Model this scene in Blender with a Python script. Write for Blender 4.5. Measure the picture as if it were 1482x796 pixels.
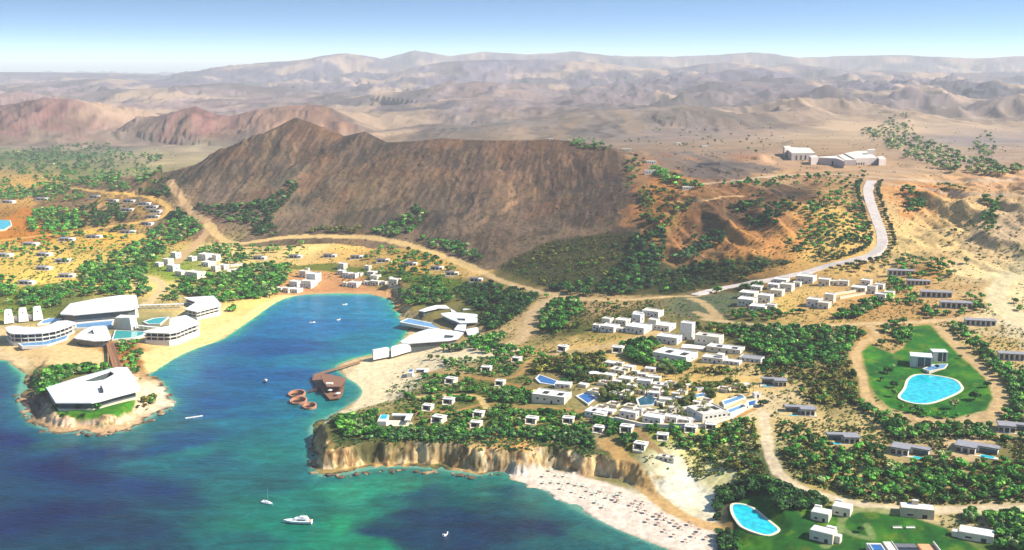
import bpy, bmesh, math, random
import numpy as np
from mathutils import Vector, Matrix

for o in list(bpy.data.objects):
    bpy.data.objects.remove(o)
scene = bpy.context.scene
COL = scene.collection
R = math.radians
rng = np.random.default_rng(7)
random.seed(7)

# ------------------------------------------------------------------ camera, sky, sun, exposure
PW, PH = 1482.0, 796.0
FPX = 1589.0
CAM_H = 250.0
PITCH = R(10.9)
cam = bpy.data.cameras.new('camera')
cam.sensor_width = 36.0
cam.lens = 36.0 * FPX / PW
cam.clip_start = 1.0
cam.clip_end = 90000.0
camo = bpy.data.objects.new('camera', cam)
COL.objects.link(camo)
camo.location = (0, 0, CAM_H)
camo.rotation_euler = (R(90) - PITCH, 0, 0)
scene.camera = camo

SUN_EL, SUN_AZ = R(41), R(98)          # azimuth clockwise from +Y (the view direction)
SUN_V = Vector((math.sin(SUN_AZ) * math.cos(SUN_EL), math.cos(SUN_AZ) * math.cos(SUN_EL), math.sin(SUN_EL)))
world = bpy.data.worlds.new('World')
scene.world = world
world.use_nodes = True
wn, wl = world.node_tree.nodes, world.node_tree.links
wn.clear()
wo = wn.new('ShaderNodeOutputWorld')
bg = wn.new('ShaderNodeBackground')
sky = wn.new('ShaderNodeTexSky')
sky.sky_type = 'NISHITA'
sky.sun_disc = False
sky.sun_elevation = SUN_EL
sky.sun_rotation = SUN_AZ
sky.altitude = 200
sky.air_density = 1.0
sky.dust_density = 0.6
sky.ozone_density = 0.5
tc = wn.new('ShaderNodeTexCoord')
mp = wn.new('ShaderNodeMapping')
mp.inputs['Scale'].default_value = (1, 1, 11.0)
nm = wn.new('ShaderNodeVectorMath'); nm.operation = 'NORMALIZE'
wl.new(tc.outputs['Generated'], mp.inputs['Vector'])
wl.new(mp.outputs['Vector'], nm.inputs[0])
wl.new(nm.outputs[0], sky.inputs['Vector'])
bg.inputs['Strength'].default_value = 0.12
tn = wn.new('ShaderNodeVectorMath'); tn.operation = 'MULTIPLY'      # a clear, slightly cyan maritime sky
tn.inputs[1].default_value = (0.78, 1.02, 1.06)
wl.new(sky.outputs[0], tn.inputs[0])
wl.new(tn.outputs[0], bg.inputs['Color'])
wl.new(bg.outputs[0], wo.inputs['Surface'])

sun = bpy.data.lights.new('sun', 'SUN')
sun.energy = 5.0
sun.angle = R(0.5)
sun.color = (1.0, 0.94, 0.84)
suno = bpy.data.objects.new('sun', sun)
COL.objects.link(suno)
suno.location = (800, -200, 900)
suno.rotation_euler = SUN_V.to_track_quat('Z', 'Y').to_euler()

scene.view_settings.view_transform = 'Standard'
scene.view_settings.look = 'None'
scene.view_settings.gamma = 1.0
scene.view_settings.use_curve_mapping = False
scene.view_settings.exposure = 1.06
scene.render.engine = 'CYCLES'
scene.cycles.max_bounces = 5
scene.cycles.diffuse_bounces = 2
scene.cycles.glossy_bounces = 2
scene.cycles.transmission_bounces = 2
scene.cycles.transparent_max_bounces = 6
scene.cycles.use_denoising = True

# ------------------------------------------------------------------ projection helpers (photo pixels <-> metres)
CP, SP = math.cos(PITCH), math.sin(PITCH)

def ray(px, py):
    a = (np.asarray(px, float) - PW / 2) / FPX
    b = -(np.asarray(py, float) - PH / 2) / FPX
    return a, CP + b * SP, -SP + b * CP

def P(px, py, z=0.0):
    """the point seen at a photo pixel on the level z"""
    dx, dy, dz = ray(px, py)
    t = (z - CAM_H) / dz
    return dx * t, dy * t

def PY(px, py, Y):
    """x and z of the point seen at a pixel, at depth Y"""
    dx, dy, dz = ray(px, py)
    t = Y / dy
    return dx * t, CAM_H + dz * t

def proj(x, y, z):
    z = np.asarray(z) - CAM_H
    f = y * CP - z * SP
    v = y * SP + z * CP
    return PW / 2 + FPX * x / f, PH / 2 - FPX * v / f

def srgb(c):
    c = np.asarray(c, float) / 255.0
    return np.where(c <= 0.04045, c / 12.92, ((c + 0.055) / 1.055) ** 2.4)

# ------------------------------------------------------------------ noise
_tab = np.random.default_rng(3).random((256, 256)).astype(np.float32)

def vnoise(x, y, s=0):
    x = np.asarray(x, np.float64) + s * 17.31
    y = np.asarray(y, np.float64) + s * 9.77
    xi = np.floor(x).astype(np.int64); yi = np.floor(y).astype(np.int64)
    fx = (x - xi).astype(np.float32); fy = (y - yi).astype(np.float32)
    fx = fx * fx * fx * (fx * (fx * 6 - 15) + 10); fy = fy * fy * fy * (fy * (fy * 6 - 15) + 10)
    x0 = xi & 255; x1 = (xi + 1) & 255; y0 = yi & 255; y1 = (yi + 1) & 255
    a = _tab[y0, x0]; b = _tab[y0, x1]; c = _tab[y1, x0]; d = _tab[y1, x1]
    return (a + (b - a) * fx) * (1 - fy) + (c + (d - c) * fx) * fy

def fbm(x, y, s=0, o=4, g=0.5):
    v = 0; a = 1; t = 0
    for i in range(o):
        v = v + a * vnoise(x * 2.03 ** i, y * 2.03 ** i, s + i * 3)
        t += a; a *= g
    return v / t                              # 0..1

def ridged(x, y, s=0, o=4):
    v = 0; a = 1; t = 0
    for i in range(o):
        v = v + a * (1 - np.abs(2 * vnoise(x * 2.07 ** i, y * 2.07 ** i, s + i * 3) - 1))
        t += a; a *= 0.5
    return v / t

def smooth(t):
    t = np.clip(t, 0, 1)
    return t * t * (3 - 2 * t)

def sdf(x, y, poly, attr=None):
    """signed distance (inside > 0) to a closed polygon; attr: a value per vertex carried from the nearest edge"""
    poly = np.asarray(poly, float)
    best = np.full(x.shape, 1e18); inside = np.zeros(x.shape, bool)
    av = np.zeros(x.shape) if attr is not None else None
    n = len(poly)
    for i in range(n):
        ax, ay = poly[i]; bx, by = poly[(i + 1) % n]
        ex, ey = bx - ax, by - ay
        L = ex * ex + ey * ey + 1e-9
        t = np.clip(((x - ax) * ex + (y - ay) * ey) / L, 0, 1)
        d = (x - ax - t * ex) ** 2 + (y - ay - t * ey) ** 2
        m = d < best
        best = np.where(m, d, best)
        if attr is not None:
            av = np.where(m, attr[i] * (1 - t) + attr[(i + 1) % n] * t, av)
        c = ((ay > y) != (by > y))
        with np.errstate(divide='ignore', invalid='ignore'):
            xi = (bx - ax) * (y - ay) / (by - ay + 1e-12) + ax
        inside ^= c & (x < xi)
    d = np.sqrt(best)
    d = np.where(inside, d, -d)
    return (d, av) if attr is not None else d

def curve(pts, n=8, closed=False):
    """Catmull-Rom through points"""
    p = np.asarray(pts, float); out = []
    m = len(p)
    for i in range(m if closed else m - 1):
        if closed:
            a, b, c, d = p[(i - 1) % m], p[i], p[(i + 1) % m], p[(i + 2) % m]
        else:
            a, b, c, d = p[max(i - 1, 0)], p[i], p[i + 1], p[min(i + 2, m - 1)]
        for k in range(n):
            t = k / n
            out.append(0.5 * ((2 * b) + (-a + c) * t + (2 * a - 5 * b + 4 * c - d) * t * t + (-a + 3 * b - 3 * c + d) * t ** 3))
    if not closed:
        out.append(p[-1])
    return np.array(out)
# ------------------------------------------------------------------ the shape of the land
COAST_PX = [(-600, 470), (-300, 492), (-150, 508), (0, 521), (14, 527), (26, 536), (33, 545), (29, 560), (27, 577), (31, 592), (42, 606), (62, 621),
            (85, 627), (115, 626), (150, 627), (180, 624), (205, 613), (222, 602), (245, 592), (252, 580), (243, 568), (236, 556), (222, 547), (216, 543),
            (238, 528), (262, 514), (290, 502), (320, 492), (345, 476), (368, 460), (390, 444), (408, 434), (430, 428), (470, 425), (512, 425),
            (545, 427), (561, 433), (571, 446), (577, 457), (584, 466), (590, 476), (583, 490), (568, 503), (545, 511), (515, 518), (493, 526), (487, 533),
            (500, 546), (516, 556), (523, 566), (519, 576), (500, 589), (478, 601), (458, 611), (449, 622), (452, 645), (453, 668), (458, 686),
            (475, 689), (498, 687), (540, 678), (580, 676), (640, 680), (690, 688), (722, 681), (742, 689), (770, 701), (800, 716), (832, 735), (870, 755),
            (910, 773), (950, 789), (990, 803), (1040, 824), (1110, 856), (1230, 930)]
coast = np.array([P(a, b, 0) for a, b in COAST_PX])
coast = curve(coast, 3)
coast = np.vstack([coast, [[420, 250], [3500, 120], [3500, 60000], [-60000, 60000], [-60000, 1500]]])

# the raised land: (px, py, level at the foot, width of the rise in metres)
PLAT_PX = [(-600, 440, 3, 80), (0, 505, 3, 45), (36, 530, 1, 25), (42, 548, 0, 11), (38, 575, 0, 11), (44, 598, 0, 11), (64, 615, 0, 12), (90, 620, 0, 13), (150, 620, 0, 13),
           (185, 616, 0, 14), (215, 600, 0, 16), (240, 586, 0, 18), (238, 568, 0, 18), (214, 548, 2, 14), (190, 524, 3, 30),
           (215, 505, 3, 45), (290, 485, 3, 50), (335, 465, 3, 50), (375, 440, 3, 50), (405, 424, 3, 40), (430, 419, 3, 30), (500, 416, 3, 30), (552, 420, 1, 20),
           (570, 434, 0, 14), (580, 452, 0, 12), (598, 470, 2, 20), (602, 490, 2, 30), (585, 510, 3, 40), (560, 525, 3, 50), (560, 560, 3, 50), (540, 580, 3, 40), (500, 598, 2, 25),
           (462, 614, 0, 10), (453, 626, 0, 9), (456, 650, 0, 10), (459, 675, 0, 11), (468, 685, 0, 11), (498, 684, 0, 10), (540, 676, 0, 9), (580, 674, 0, 9), (640, 678, 0, 9),
           (690, 686, 0, 9), (722, 680, 0.5, 9), (745, 681, 2, 10), (800, 676, 3, 10), (850, 686, 3, 11), (890, 692, 3, 9), (910, 699, 3, 10),
           (938, 718, 3, 24), (975, 735, 3, 50), (1010, 748, 3, 50), (1040, 772, 3, 40), (1070, 800, 3, 30), (1150, 840, 3, 30), (1300, 920, 3, 30)]
plat = np.array([P(a, b, c) for a, b, c, w in PLAT_PX])
platw = [w for a, b, c, w in PLAT_PX] + [200] * 4
plat = np.vstack([plat, [[3400, 130], [3400, 59000], [-59000, 59000], [-59000, 1600]]])

LEVELS = [(-150, 480, 5), (30, 480, 5), (100, 455, 6), (180, 440, 7), (290, 450, 6), (230, 480, 5), (370, 430, 6),
          (130, 560, 8), (60, 575, 7), (200, 570, 7), (430, 400, 8), (520, 405, 8), (580, 420, 10), (280, 385, 12), (120, 420, 9), (30, 410, 10),
          (100, 380, 13), (200, 350, 17), (30, 350, 16), (100, 310, 21), (200, 300, 22), (30, 290, 23), (280, 310, 22), (350, 350, 17), (450, 350, 20),
          (550, 355, 22), (600, 385, 19), (680, 390, 22), (250, 250, 28), (100, 250, 28), (20, 230, 30), (250, 225, 32), (-200, 300, 20), (-300, 230, 30),
          (740, 420, 22), (640, 420, 14), (620, 485, 5), (680, 470, 11), (720, 480, 15), (700, 430, 20), (760, 460, 20), (780, 490, 18),
          (480, 640, 12.5), (500, 605, 13), (560, 622, 13.5), (640, 624, 14), (700, 632, 14), (780, 640, 14.5), (850, 642, 15), (600, 575, 14), (560, 560, 7), (530, 540, 3.5),
          (600, 540, 8), (650, 540, 13), (720, 545, 17), (700, 590, 16), (640, 590, 14.5), (800, 560, 22), (900, 560, 25), (1000, 570, 27), (1050, 590, 26),
          (900, 610, 22), (980, 620, 22), (940, 650, 18), (1000, 655, 17), (1060, 650, 20), (1000, 690, 9), (1030, 700, 9), (1090, 620, 24), (895, 660, 14), (915, 680, 10),
          (850, 470, 30), (960, 490, 32), (1040, 510, 31), (1100, 500, 34), (900, 430, 32), (800, 440, 26), (850, 400, 33), (760, 400, 28), (900, 370, 38),
          (1000, 390, 38), (1100, 430, 40), (1050, 460, 36), (1200, 430, 43), (1300, 430, 46), (1200, 500, 36), (1150, 560, 30), (1250, 560, 29),
          (1340, 540, 30), (1330, 600, 27), (1440, 560, 32), (1440, 480, 40), (1450, 420, 50), (1200, 640, 21), (1320, 660, 21), (1440, 660, 22),
          (1150, 680, 18), (1300, 710, 17), (1450, 720, 17), (1100, 750, 9), (1190, 750, 10), (1300, 780, 9), (1420, 780, 10), (1060, 730, 7), (1200, 900, 8), (1500, 900, 9),
          (1180, 375, 48), (1060, 385, 42), (1270, 370, 52), (1350, 390, 52), (1450, 390, 56), (1650, 400, 56), (1650, 600, 28),
          (960, 258, 96), (1000, 278, 89), (1060, 288, 87), (1100, 272, 94), (1180, 262, 99), (1250, 261, 101), (1300, 264, 102), (1400, 270, 101), (1480, 275, 100),
          (1000, 330, 65), (1100, 330, 70), (1180, 320, 75), (1220, 330, 74), (1330, 320, 76), (1430, 330, 78), (1650, 300, 95),
          (1000, 240, 95), (1200, 235, 100), (1300, 230, 100), (1400, 240, 100), (1480, 230, 100), (1100, 205, 92), (1300, 190, 90), (1450, 200, 88),
          (950, 210, 90), (850, 190, 75), (650, 190, 60), (600, 180, 60), (0, 190, 30), (150, 195, 32), (300, 205, 32), (100, 150, 32), (500, 180, 50),
          (800, 165, 75), (1000, 150, 85), (1300, 150, 85), (1480, 150, 85), (100, 125, 40), (700, 130, 60), (1100, 125, 80), (1480, 125, 80), (-300, 150, 30), (1800, 150, 85),
          (900, 300, 45), (800, 330, 35), (700, 340, 30), (500, 320, 26), (400, 320, 24), (330, 290, 27)]
_lv = np.array(LEVELS, float)
_lx, _ly = P(_lv[:, 0], _lv[:, 1], _lv[:, 2])
_lz = _lv[:, 2]

def _wc(x, y):
    return np.asarray(x) / np.asarray(y) * 1.6, np.log(np.clip(y, 350, 12000) / 500.0)

_la, _lb = _wc(_lx, _ly)
def _phi(r2):
    return 0.5 * r2 * np.log(r2 + 1e-9)
_n = len(_la)
_K = np.zeros((_n + 3, _n + 3))
_K[:_n, :_n] = _phi((_la[:, None] - _la) ** 2 + (_lb[:, None] - _lb) ** 2) + np.eye(_n) * 2e-4
_K[:_n, _n] = 1; _K[:_n, _n + 1] = _la; _K[:_n, _n + 2] = _lb
_K[_n, :_n] = 1; _K[_n + 1, :_n] = _la; _K[_n + 2, :_n] = _lb
_w = np.linalg.solve(_K, np.concatenate([_lz, [0, 0, 0]]))

def base_level(x, y):
    a, b = _wc(x, y)
    a = np.clip(a, -1.0, 1.0)
    v = _w[_n] + _w[_n + 1] * a + _w[_n + 2] * b
    for i in range(_n):
        v = v + _w[i] * _phi((a - _la[i]) ** 2 + (b - _lb[i]) ** 2)
    return np.clip(v, 3.0, 125.0)

# ridges: crest as (px, py, depth), reach towards the camera, reach behind, shape, gully depth
RIDGES = [
    ([(252, 264, 2010), (290, 246, 1985), (330, 226, 1955), (385, 191, 1915), (428, 170, 1885), (450, 177, 1870), (472, 188, 1855), (498, 197, 1840), (528, 190, 1825),
      (560, 206, 1810), (600, 204, 1790), (640, 200, 1770), (700, 203, 1750), (760, 203, 1720), (800, 201, 1700), (860, 209, 1660), (905, 224, 1610), (940, 244, 1550)],
     400, 420, 1.12, 0.045, 15),
    ([(-160, 170, 3500), (-60, 160, 3500), (20, 150, 3480), (60, 141, 3450), (100, 142, 3450), (140, 155, 3450), (200, 185, 3450), (230, 196, 3450)], 520, 1100, 1.35, 0.22, 40),
    ([(165, 205, 3150), (195, 190, 3200), (240, 166, 3250), (283, 153, 3280), (310, 165, 3290), (335, 168, 3300), (370, 159, 3310), (425, 151, 3320), (470, 152, 3330), (500, 166, 3330),
      (530, 182, 3330), (560, 196, 3330)], 420, 900, 1.3, 0.24, 36),
    ([(-120, 148, 4600), (0, 136, 4500), (25, 131, 4500), (60, 138, 4500), (130, 150, 4500)], 800, 900, 1.2, 0.2, 60),
    ([(455, 166, 5000), (490, 148, 5100), (530, 138, 5200), (580, 133, 5200), (640, 124, 5200), (690, 117, 5200), (740, 122, 5200), (790, 136, 5200), (860, 150, 5200), (940, 166, 5200)],
     1500, 1600, 1.2, 0.42, 150),
    ([(790, 150, 6800), (850, 136, 6900), (900, 122, 7000), (980, 113, 7000), (1060, 101, 7000), (1100, 98, 7000), (1150, 110, 7000), (1230, 124, 7000), (1320, 134, 7000), (1480, 140, 7000)],
     2100, 1800, 1.15, 0.42, 220),
    ([(480, 140, 9400), (520, 128, 9500), (580, 101, 9500), (640, 90, 9500), (700, 86, 9500), (780, 86, 9500), (860, 90, 9500), (930, 98, 9500), (985, 98, 9500), (1020, 92, 9500), (1060, 88, 9500),
      (1110, 95, 9500), (1150, 92, 9500), (1190, 99, 9500), (1240, 104, 9500), (1290, 101, 9500), (1340, 109, 9500), (1390, 105, 9500), (1440, 112, 9500), (1482, 106, 9500), (1700, 100, 9500)], 2300, 2500, 1.1, 0.38, 330),
    ([(-300, 103, 11500), (-100, 106, 11500), (0, 104, 11500), (120, 105, 11500), (250, 110, 11500), (310, 101, 11500), (370, 91, 11500), (440, 85, 11500), (500, 75, 11500),
      (545, 82, 11500), (600, 98, 11500)], 2600, 2500, 1.1, 0.38, 380),
    ([(540, 86, 13500), (600, 71, 13500), (650, 79, 13500), (700, 73, 13500), (760, 77, 13500), (830, 72, 13500), (880, 79, 13500), (1000, 80, 13500), (1100, 74, 13500), (1160, 82, 13500),
      (1300, 78, 13500), (1400, 83, 13500), (1482, 80, 13500), (1700, 84, 13500)], 1500, 1500, 1.1, 0.2, 320),
    ([(100, 142, 6500), (150, 131, 6500), (250, 126, 6500), (330, 119, 6500), (400, 128, 6500), (470, 142, 6500), (520, 150, 6500)], 1800, 1500, 1.2, 0.4, 180),
    ([(1230, 172, 4400), (1280, 152, 4450), (1330, 140, 4500), (1370, 139, 4500), (1420, 147, 4500), (1500, 152, 4500), (1600, 150, 4500)], 900, 1300, 1.2, 0.22, 80),
    ([(800, 178, 3000), (860, 166, 3050), (930, 158, 3100), (985, 152, 3100), (1040, 158, 3100), (1090, 170, 3100)], 620, 700, 1.3, 0.24, 60),
    ([(240, 170, 5200), (300, 156, 5200), (360, 146, 5200), (410, 143, 5200), (450, 152, 5200), (500, 166, 5200)], 1100, 1200, 1.2, 0.26, 90),
    ([(-100, 128, 8000), (0, 122, 8000), (80, 117, 8000), (160, 113, 8000), (240, 120, 8000), (320, 133, 8000)], 1900, 1800, 1.2, 0.24, 150),
    ([(900, 148, 5600), (960, 136, 5600), (1010, 125, 5600), (1080, 117, 5600), (1160, 124, 5600), (1240, 140, 5600)], 1300, 1300, 1.25, 0.26, 100),
    ([(1250, 136, 8200), (1320, 122, 8200), (1380, 117, 8200), (1450, 122, 8200), (1560, 128, 8200)], 2000, 1800, 1.2, 0.24, 150),
    ([(600, 152, 4200), (660, 143, 4200), (720, 140, 4200), (780, 148, 4200), (820, 158, 4200)], 800, 900, 1.3, 0.26, 70),
    ([(1050, 172, 3500), (1090, 160, 3500), (1150, 155, 3550), (1230, 153, 3550), (1300, 158, 3550), (1350, 172, 3550)], 800, 700, 1.5, 0.2, 70),
]

def ridge_part(x, y, base):
    z = np.zeros(x.shape); tt = np.ones(x.shape); ss = np.zeros(x.shape); idx = np.full(x.shape, -1)
    for k, (pts, wf, wb, pw, gd, gs) in enumerate(RIDGES):
        pts = np.array(pts, float)
        X, Z = PY(pts[:, 0], pts[:, 1], pts[:, 2]); Y = pts[:, 2]
        m0 = (y > Y.min() - wf * 1.25) & (y < Y.max() + wb * 1.25) & (x > X.min() - wf * 1.3) & (x < X.max() + wf * 1.3)
        if not m0.any():
            continue
        xx, yy, bb = x[m0], y[m0], base[m0]
        # natural bends of the spurs
        sc = wf / 3.0
        wq = 0.2 if k == 0 else 0.3
        wx = xx + (fbm(xx / sc, yy / sc, 40 + k, 3) - 0.5) * wf * wq
        wy = yy + (fbm(xx / sc, yy / sc, 60 + k, 3) - 0.5) * wf * wq
        best = np.full(xx.shape, 1e18); bz = np.zeros(xx.shape); bs = np.zeros(xx.shape)
        s0 = 0
        for i in range(len(X) - 1):
            ex, ey = X[i + 1] - X[i], Y[i + 1] - Y[i]
            L = math.hypot(ex, ey)
            # keep the crest exact: warp only away from it
            t = np.clip(((wx - X[i]) * ex + (wy - Y[i]) * ey) / (L * L), 0, 1)
            t0 = np.clip(((xx - X[i]) * ex + (yy - Y[i]) * ey) / (L * L), 0, 1)
            d0 = np.hypot(xx - X[i] - t0 * ex, yy - Y[i] - t0 * ey)
            f = np.clip(d0 / (wf * 0.3), 0, 1)
            t = t0 + (t - t0) * f
            px_ = xx + (wx - xx) * f; py_ = yy + (wy - yy) * f
            dx = px_ - X[i] - t * ex; dy = py_ - Y[i] - t * ey
            w = np.where(dy < 0, wf, wb)
            if k == 0:
                w = w * (0.5 + 0.5 * smooth((Z[i] * (1 - t) + Z[i + 1] * t - 30) / 90))
            d = np.hypot(dx, dy) / w
            m = d < best
            best = np.where(m, d, best)
            bz = np.where(m, Z[i] * (1 - t) + Z[i + 1] * t, bz)
            bs = np.where(m, s0 + t * L, bs)
            s0 += L
        up = np.clip(bz - bb, 0, None)
        tq = np.clip(best, 0, 1)
        prof = (1 - tq) ** pw
        gx = xx / gs + (fbm(xx / gs / 1.5, yy / gs / 1.5, 70 + k, 3) - 0.5) * 1.3
        g = ridged(gx, best * wf / gs / 5.0, 80 + k, 4) - 0.62
        amp = np.clip(tq * 5.0, 0.12, 1) * (1 - tq) ** 0.7
        fine = fbm(xx / gs * 1.7, yy / gs * 1.7, 90 + k, 4) - 0.5
        zz = up * (prof + g * gd * 1.6 * amp + fine * gd * 0.35 * np.clip(tq * 6, 0.15, 1) * (1 - tq))
        cur = z[m0]
        mm = zz > cur
        z[m0] = np.where(mm, zz, cur)
        a = idx[m0]; a[mm] = k; idx[m0] = a
        a = tt[m0]; a[mm] = tq[mm]; tt[m0] = a
        a = ss[m0]; a[mm] = gx[mm]; ss[m0] = a
    return z, idx, tt, ss

# grid of the land sheet: rows get wider with distance, columns fan out
NC = 1340
U = np.linspace(-0.75, 0.75, NC)
rows = [230.0]
while rows[-1] < 21500:
    y0 = rows[-1]
    dy_ = max(1.15, 1.35 * (y0 / 600.0) ** 1.62)
    rows.append(y0 + (0.7 if 600 < y0 < 790 else min(dy_, 3.4) if 1150 < y0 < 1950 else dy_))
YR = np.array(rows)
NR = len(YR)
GX = U[None, :] * YR[:, None]
GY = np.repeat(YR[:, None], NC, 1)

def coarse(fn, step=3):
    """evaluate a smooth field on every third grid line and interpolate"""
    ri = np.unique(np.append(np.arange(0, NR, step), NR - 1)); ci = np.unique(np.append(np.arange(0, NC, step), NC - 1))
    v = fn(GX[np.ix_(ri, ci)], GY[np.ix_(ri, ci)])
    v2 = np.empty((len(ri), NC))
    for k in range(len(ri)):
        v2[k] = np.interp(np.arange(NC), ci, v[k])
    f = np.interp(np.arange(NR), ri, np.arange(len(ri)))
    i0 = np.clip(np.floor(f).astype(int), 0, len(ri) - 2); fr = (f - i0)[:, None]
    return v2[i0] * (1 - fr) + v2[i0 + 1] * fr

BASE = coarse(base_level)
near = YR < 2600
nx, ny = GX[near], GY[near]
jit = (fbm(nx / 14, ny / 14, 1, 4) - 0.5)
DC = np.full(GX.shape, 5000.0); DP = np.full(GX.shape, 5000.0); PWD = np.full(GX.shape, 200.0)
dc = sdf(nx, ny, coast)
dp, pw_ = sdf(nx, ny, plat, np.array(platw, float))
rocky = np.clip((30 - pw_) / 14, 0, 1)
butt = ridged(nx / 17, ny / 17, 5, 3) - 0.6
but2 = ridged(nx / 34, ny / 34, 6, 2) - 0.6
DC[near] = dc + jit * (1.5 + 10 * rocky) + (butt * 4 + but2 * 7) * rocky
DP[near] = dp + (ridged(nx / 7, ny / 7, 8, 3) - 0.6) * 5.5 * rocky + jit * (3 + 8 * rocky) + (butt * 5 + but2 * 11) * rocky
PWD[near] = pw_
BIG = fbm(GX / 120, GY / 120, 11, 4) - 0.5
BASE2 = BASE + BIG * np.clip(BASE - 8, 0, 60) * 0.10 + (fbm(GX / 18, GY / 18, 12, 3) - 0.5) * np.clip(BASE - 6, 0, 20) * 0.05
# broken badland relief on the steep slopes under the mesa and small relief on the far plains
slopey = coarse(lambda x, y: sum(np.exp(-(((proj(x, y, 70)[0] - a) / sa) ** 2 + ((proj(x, y, 70)[1] - b) / sb) ** 2)) for a, b, sa, sb in
                                 [(1060, 325, 95, 40), (980, 300, 55, 40), (1370, 325, 90, 35), (1460, 330, 60, 40)]))
BASE2 = BASE2 + (ridged(GX / 55 + GY / 160, GY / 95, 21, 4) - 0.6) * 34 * np.clip(slopey, 0, 1)
far = smooth((GY - 2300) / 1500)
BASE2 = BASE2 + far * (ridged(GX / 520, GY / 620, 23, 5) - 0.55) * 175 * np.clip(0.3 + smooth((GX / GY - 0.0) / 0.2) * 0.7 + smooth((GY - 4500) / 2500) * 0.6, 0, 1.3)
BASE2 = BASE2 + smooth((GY - 2600) / 1200) * (ridged(GX / 210, GY / 300, 27, 4) - 0.6) * 60 * np.clip(GY / 5000, 0.4, 1.4)
RZ, RI, RT, RS = ridge_part(GX, GY, BASE2)
HI = BASE2 + RZ
LOW = np.minimum(3.4 * (1 - np.exp(-np.clip(DC, 0, None) / 42.0)) + (fbm(GX / 9, GY / 9, 14, 3) - 0.5) * 0.5 * np.clip(DC / 12, 0, 1), HI)
TP = smooth(DP / PWD)
# buttressed, slightly terraced cliff faces
RK = np.zeros(GX.shape); RK[near] = rocky
TP = TP + RK * (np.sin(TP * 9.0 + 6 * vnoise(GX / 12, GY / 12, 9)) * 0.05) * (TP * (1 - TP) * 4)
GZ = np.where(DC > 0, LOW + (HI - LOW) * TP, -4.5 * (1 - np.exp(np.clip(DC, -200, 0) / 9.0)) - 0.05)

def ground(x, y):
    x = np.asarray(x, float); y = np.asarray(y, float)
    c = np.clip((x / y - U[0]) / (U[1] - U[0]), 0, NC - 1.001)
    r = np.clip(np.interp(y, YR, np.arange(NR)), 0, NR - 1.001)
    c0 = c.astype(int); r0 = r.astype(int); fc = c - c0; fr = r - r0
    return (GZ[r0, c0] * (1 - fc) + GZ[r0, c0 + 1] * fc) * (1 - fr) + (GZ[r0 + 1, c0] * (1 - fc) + GZ[r0 + 1, c0 + 1] * fc) * fr


def flatten(poly, z, feather=7.0):
    """level the land inside a world polygon"""
    r = (YR > poly[:, 1].min() - 30) & (YR < poly[:, 1].max() + 30)
    d = sdf(GX[r], GY[r], poly)
    f = smooth((d + feather) / feather)
    GZ[r] = GZ[r] * (1 - f) + z * f

_T = np.concatenate([np.linspace(420, 1600, 500), np.geomspace(1604, 19000, 420)])

def hits(px, py):
    """where the sight lines through photo pixels meet the land (or the water level)"""
    px = np.atleast_1d(np.asarray(px, float)); py = np.atleast_1d(np.asarray(py, float))
    dx, dy, dz = ray(px, py)
    ox = np.zeros(px.shape); oy = np.zeros(px.shape)
    for s in range(0, len(px), 3000):
        e = slice(s, s + 3000)
        T = _T[None, :] / dy[e, None]
        g = np.maximum(ground(dx[e, None] * T, dy[e, None] * T), 0.0)
        below = (CAM_H + dz[e, None] * T) < g
        k = np.where(below.any(1), below.argmax(1), len(_T) - 1)
        k = np.maximum(k, 1)
        ii = np.arange(len(k))
        a = (CAM_H + dz[e] * T[ii, k - 1]) - g[ii, k - 1]
        b = (CAM_H + dz[e] * T[ii, k]) - g[ii, k]
        f = np.clip(a / (a - b + 1e-9), 0, 1)
        t = T[ii, k - 1] * (1 - f) + T[ii, k] * f
        ox[e] = dx[e] * t; oy[e] = dy[e] * t
    return ox, oy, np.maximum(ground(ox, oy), 0.0)

def hit(px, py):
    x, y, z = hits(px, py)
    return float(x[0]), float(y[0]), float(z[0])

def W(poly):
    a = np.array(poly, float)
    x, y, z = hits(a[:, 0], a[:, 1])
    return np.stack([x, y], 1)

POOL_A = [(1303, 576), (1311, 564), (1316, 550), (1329, 542), (1355, 543), (1381, 548), (1391, 558), (1386, 566), (1369, 576), (1346, 584), (1326, 586), (1308, 582)]
POOL_B = [(1062, 734), (1078, 730), (1091, 733), (1101, 741), (1112, 749), (1125, 760), (1121, 768), (1107, 776), (1078, 771), (1067, 760), (1061, 747)]
_fo = W([(1120, 232), (1150, 206), (1290, 206), (1300, 242), (1170, 246)])
flatten(_fo, 99.0, 25.0)
for pl in ([(777, 548), (781, 543), (806, 552), (801, 557), (783, 554)], [(836, 573.5), (849, 568.5), (863, 576), (851, 584)], [(923, 578), (936, 571.5), (949, 577), (944, 586), (926, 587)],
           [(1004, 572), (1018, 569), (1020, 573), (1006, 576)], [(1047, 581), (1074, 572), (1077, 576), (1049, 586)], [(1052, 594), (1074, 586), (1076, 590), (1056, 598)], [(1083, 582), (1094, 579), (1093, 586), (1084, 588)],
           [(1337, 534), (1352, 528), (1371, 527), (1366, 533), (1345, 537)]):
    w_ = W(pl)
    flatten(w_, float(np.mean(ground(w_[:, 0], w_[:, 1]))), 3.5)
POOLS = {}
for nm_, pl in (('a', POOL_A), ('b', POOL_B)):
    w_ = W(pl); lv_ = float(np.mean(ground(w_[:, 0], w_[:, 1])))
    flatten(w_, lv_, 9.0)
    POOLS[nm_] = (w_, lv_)
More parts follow.
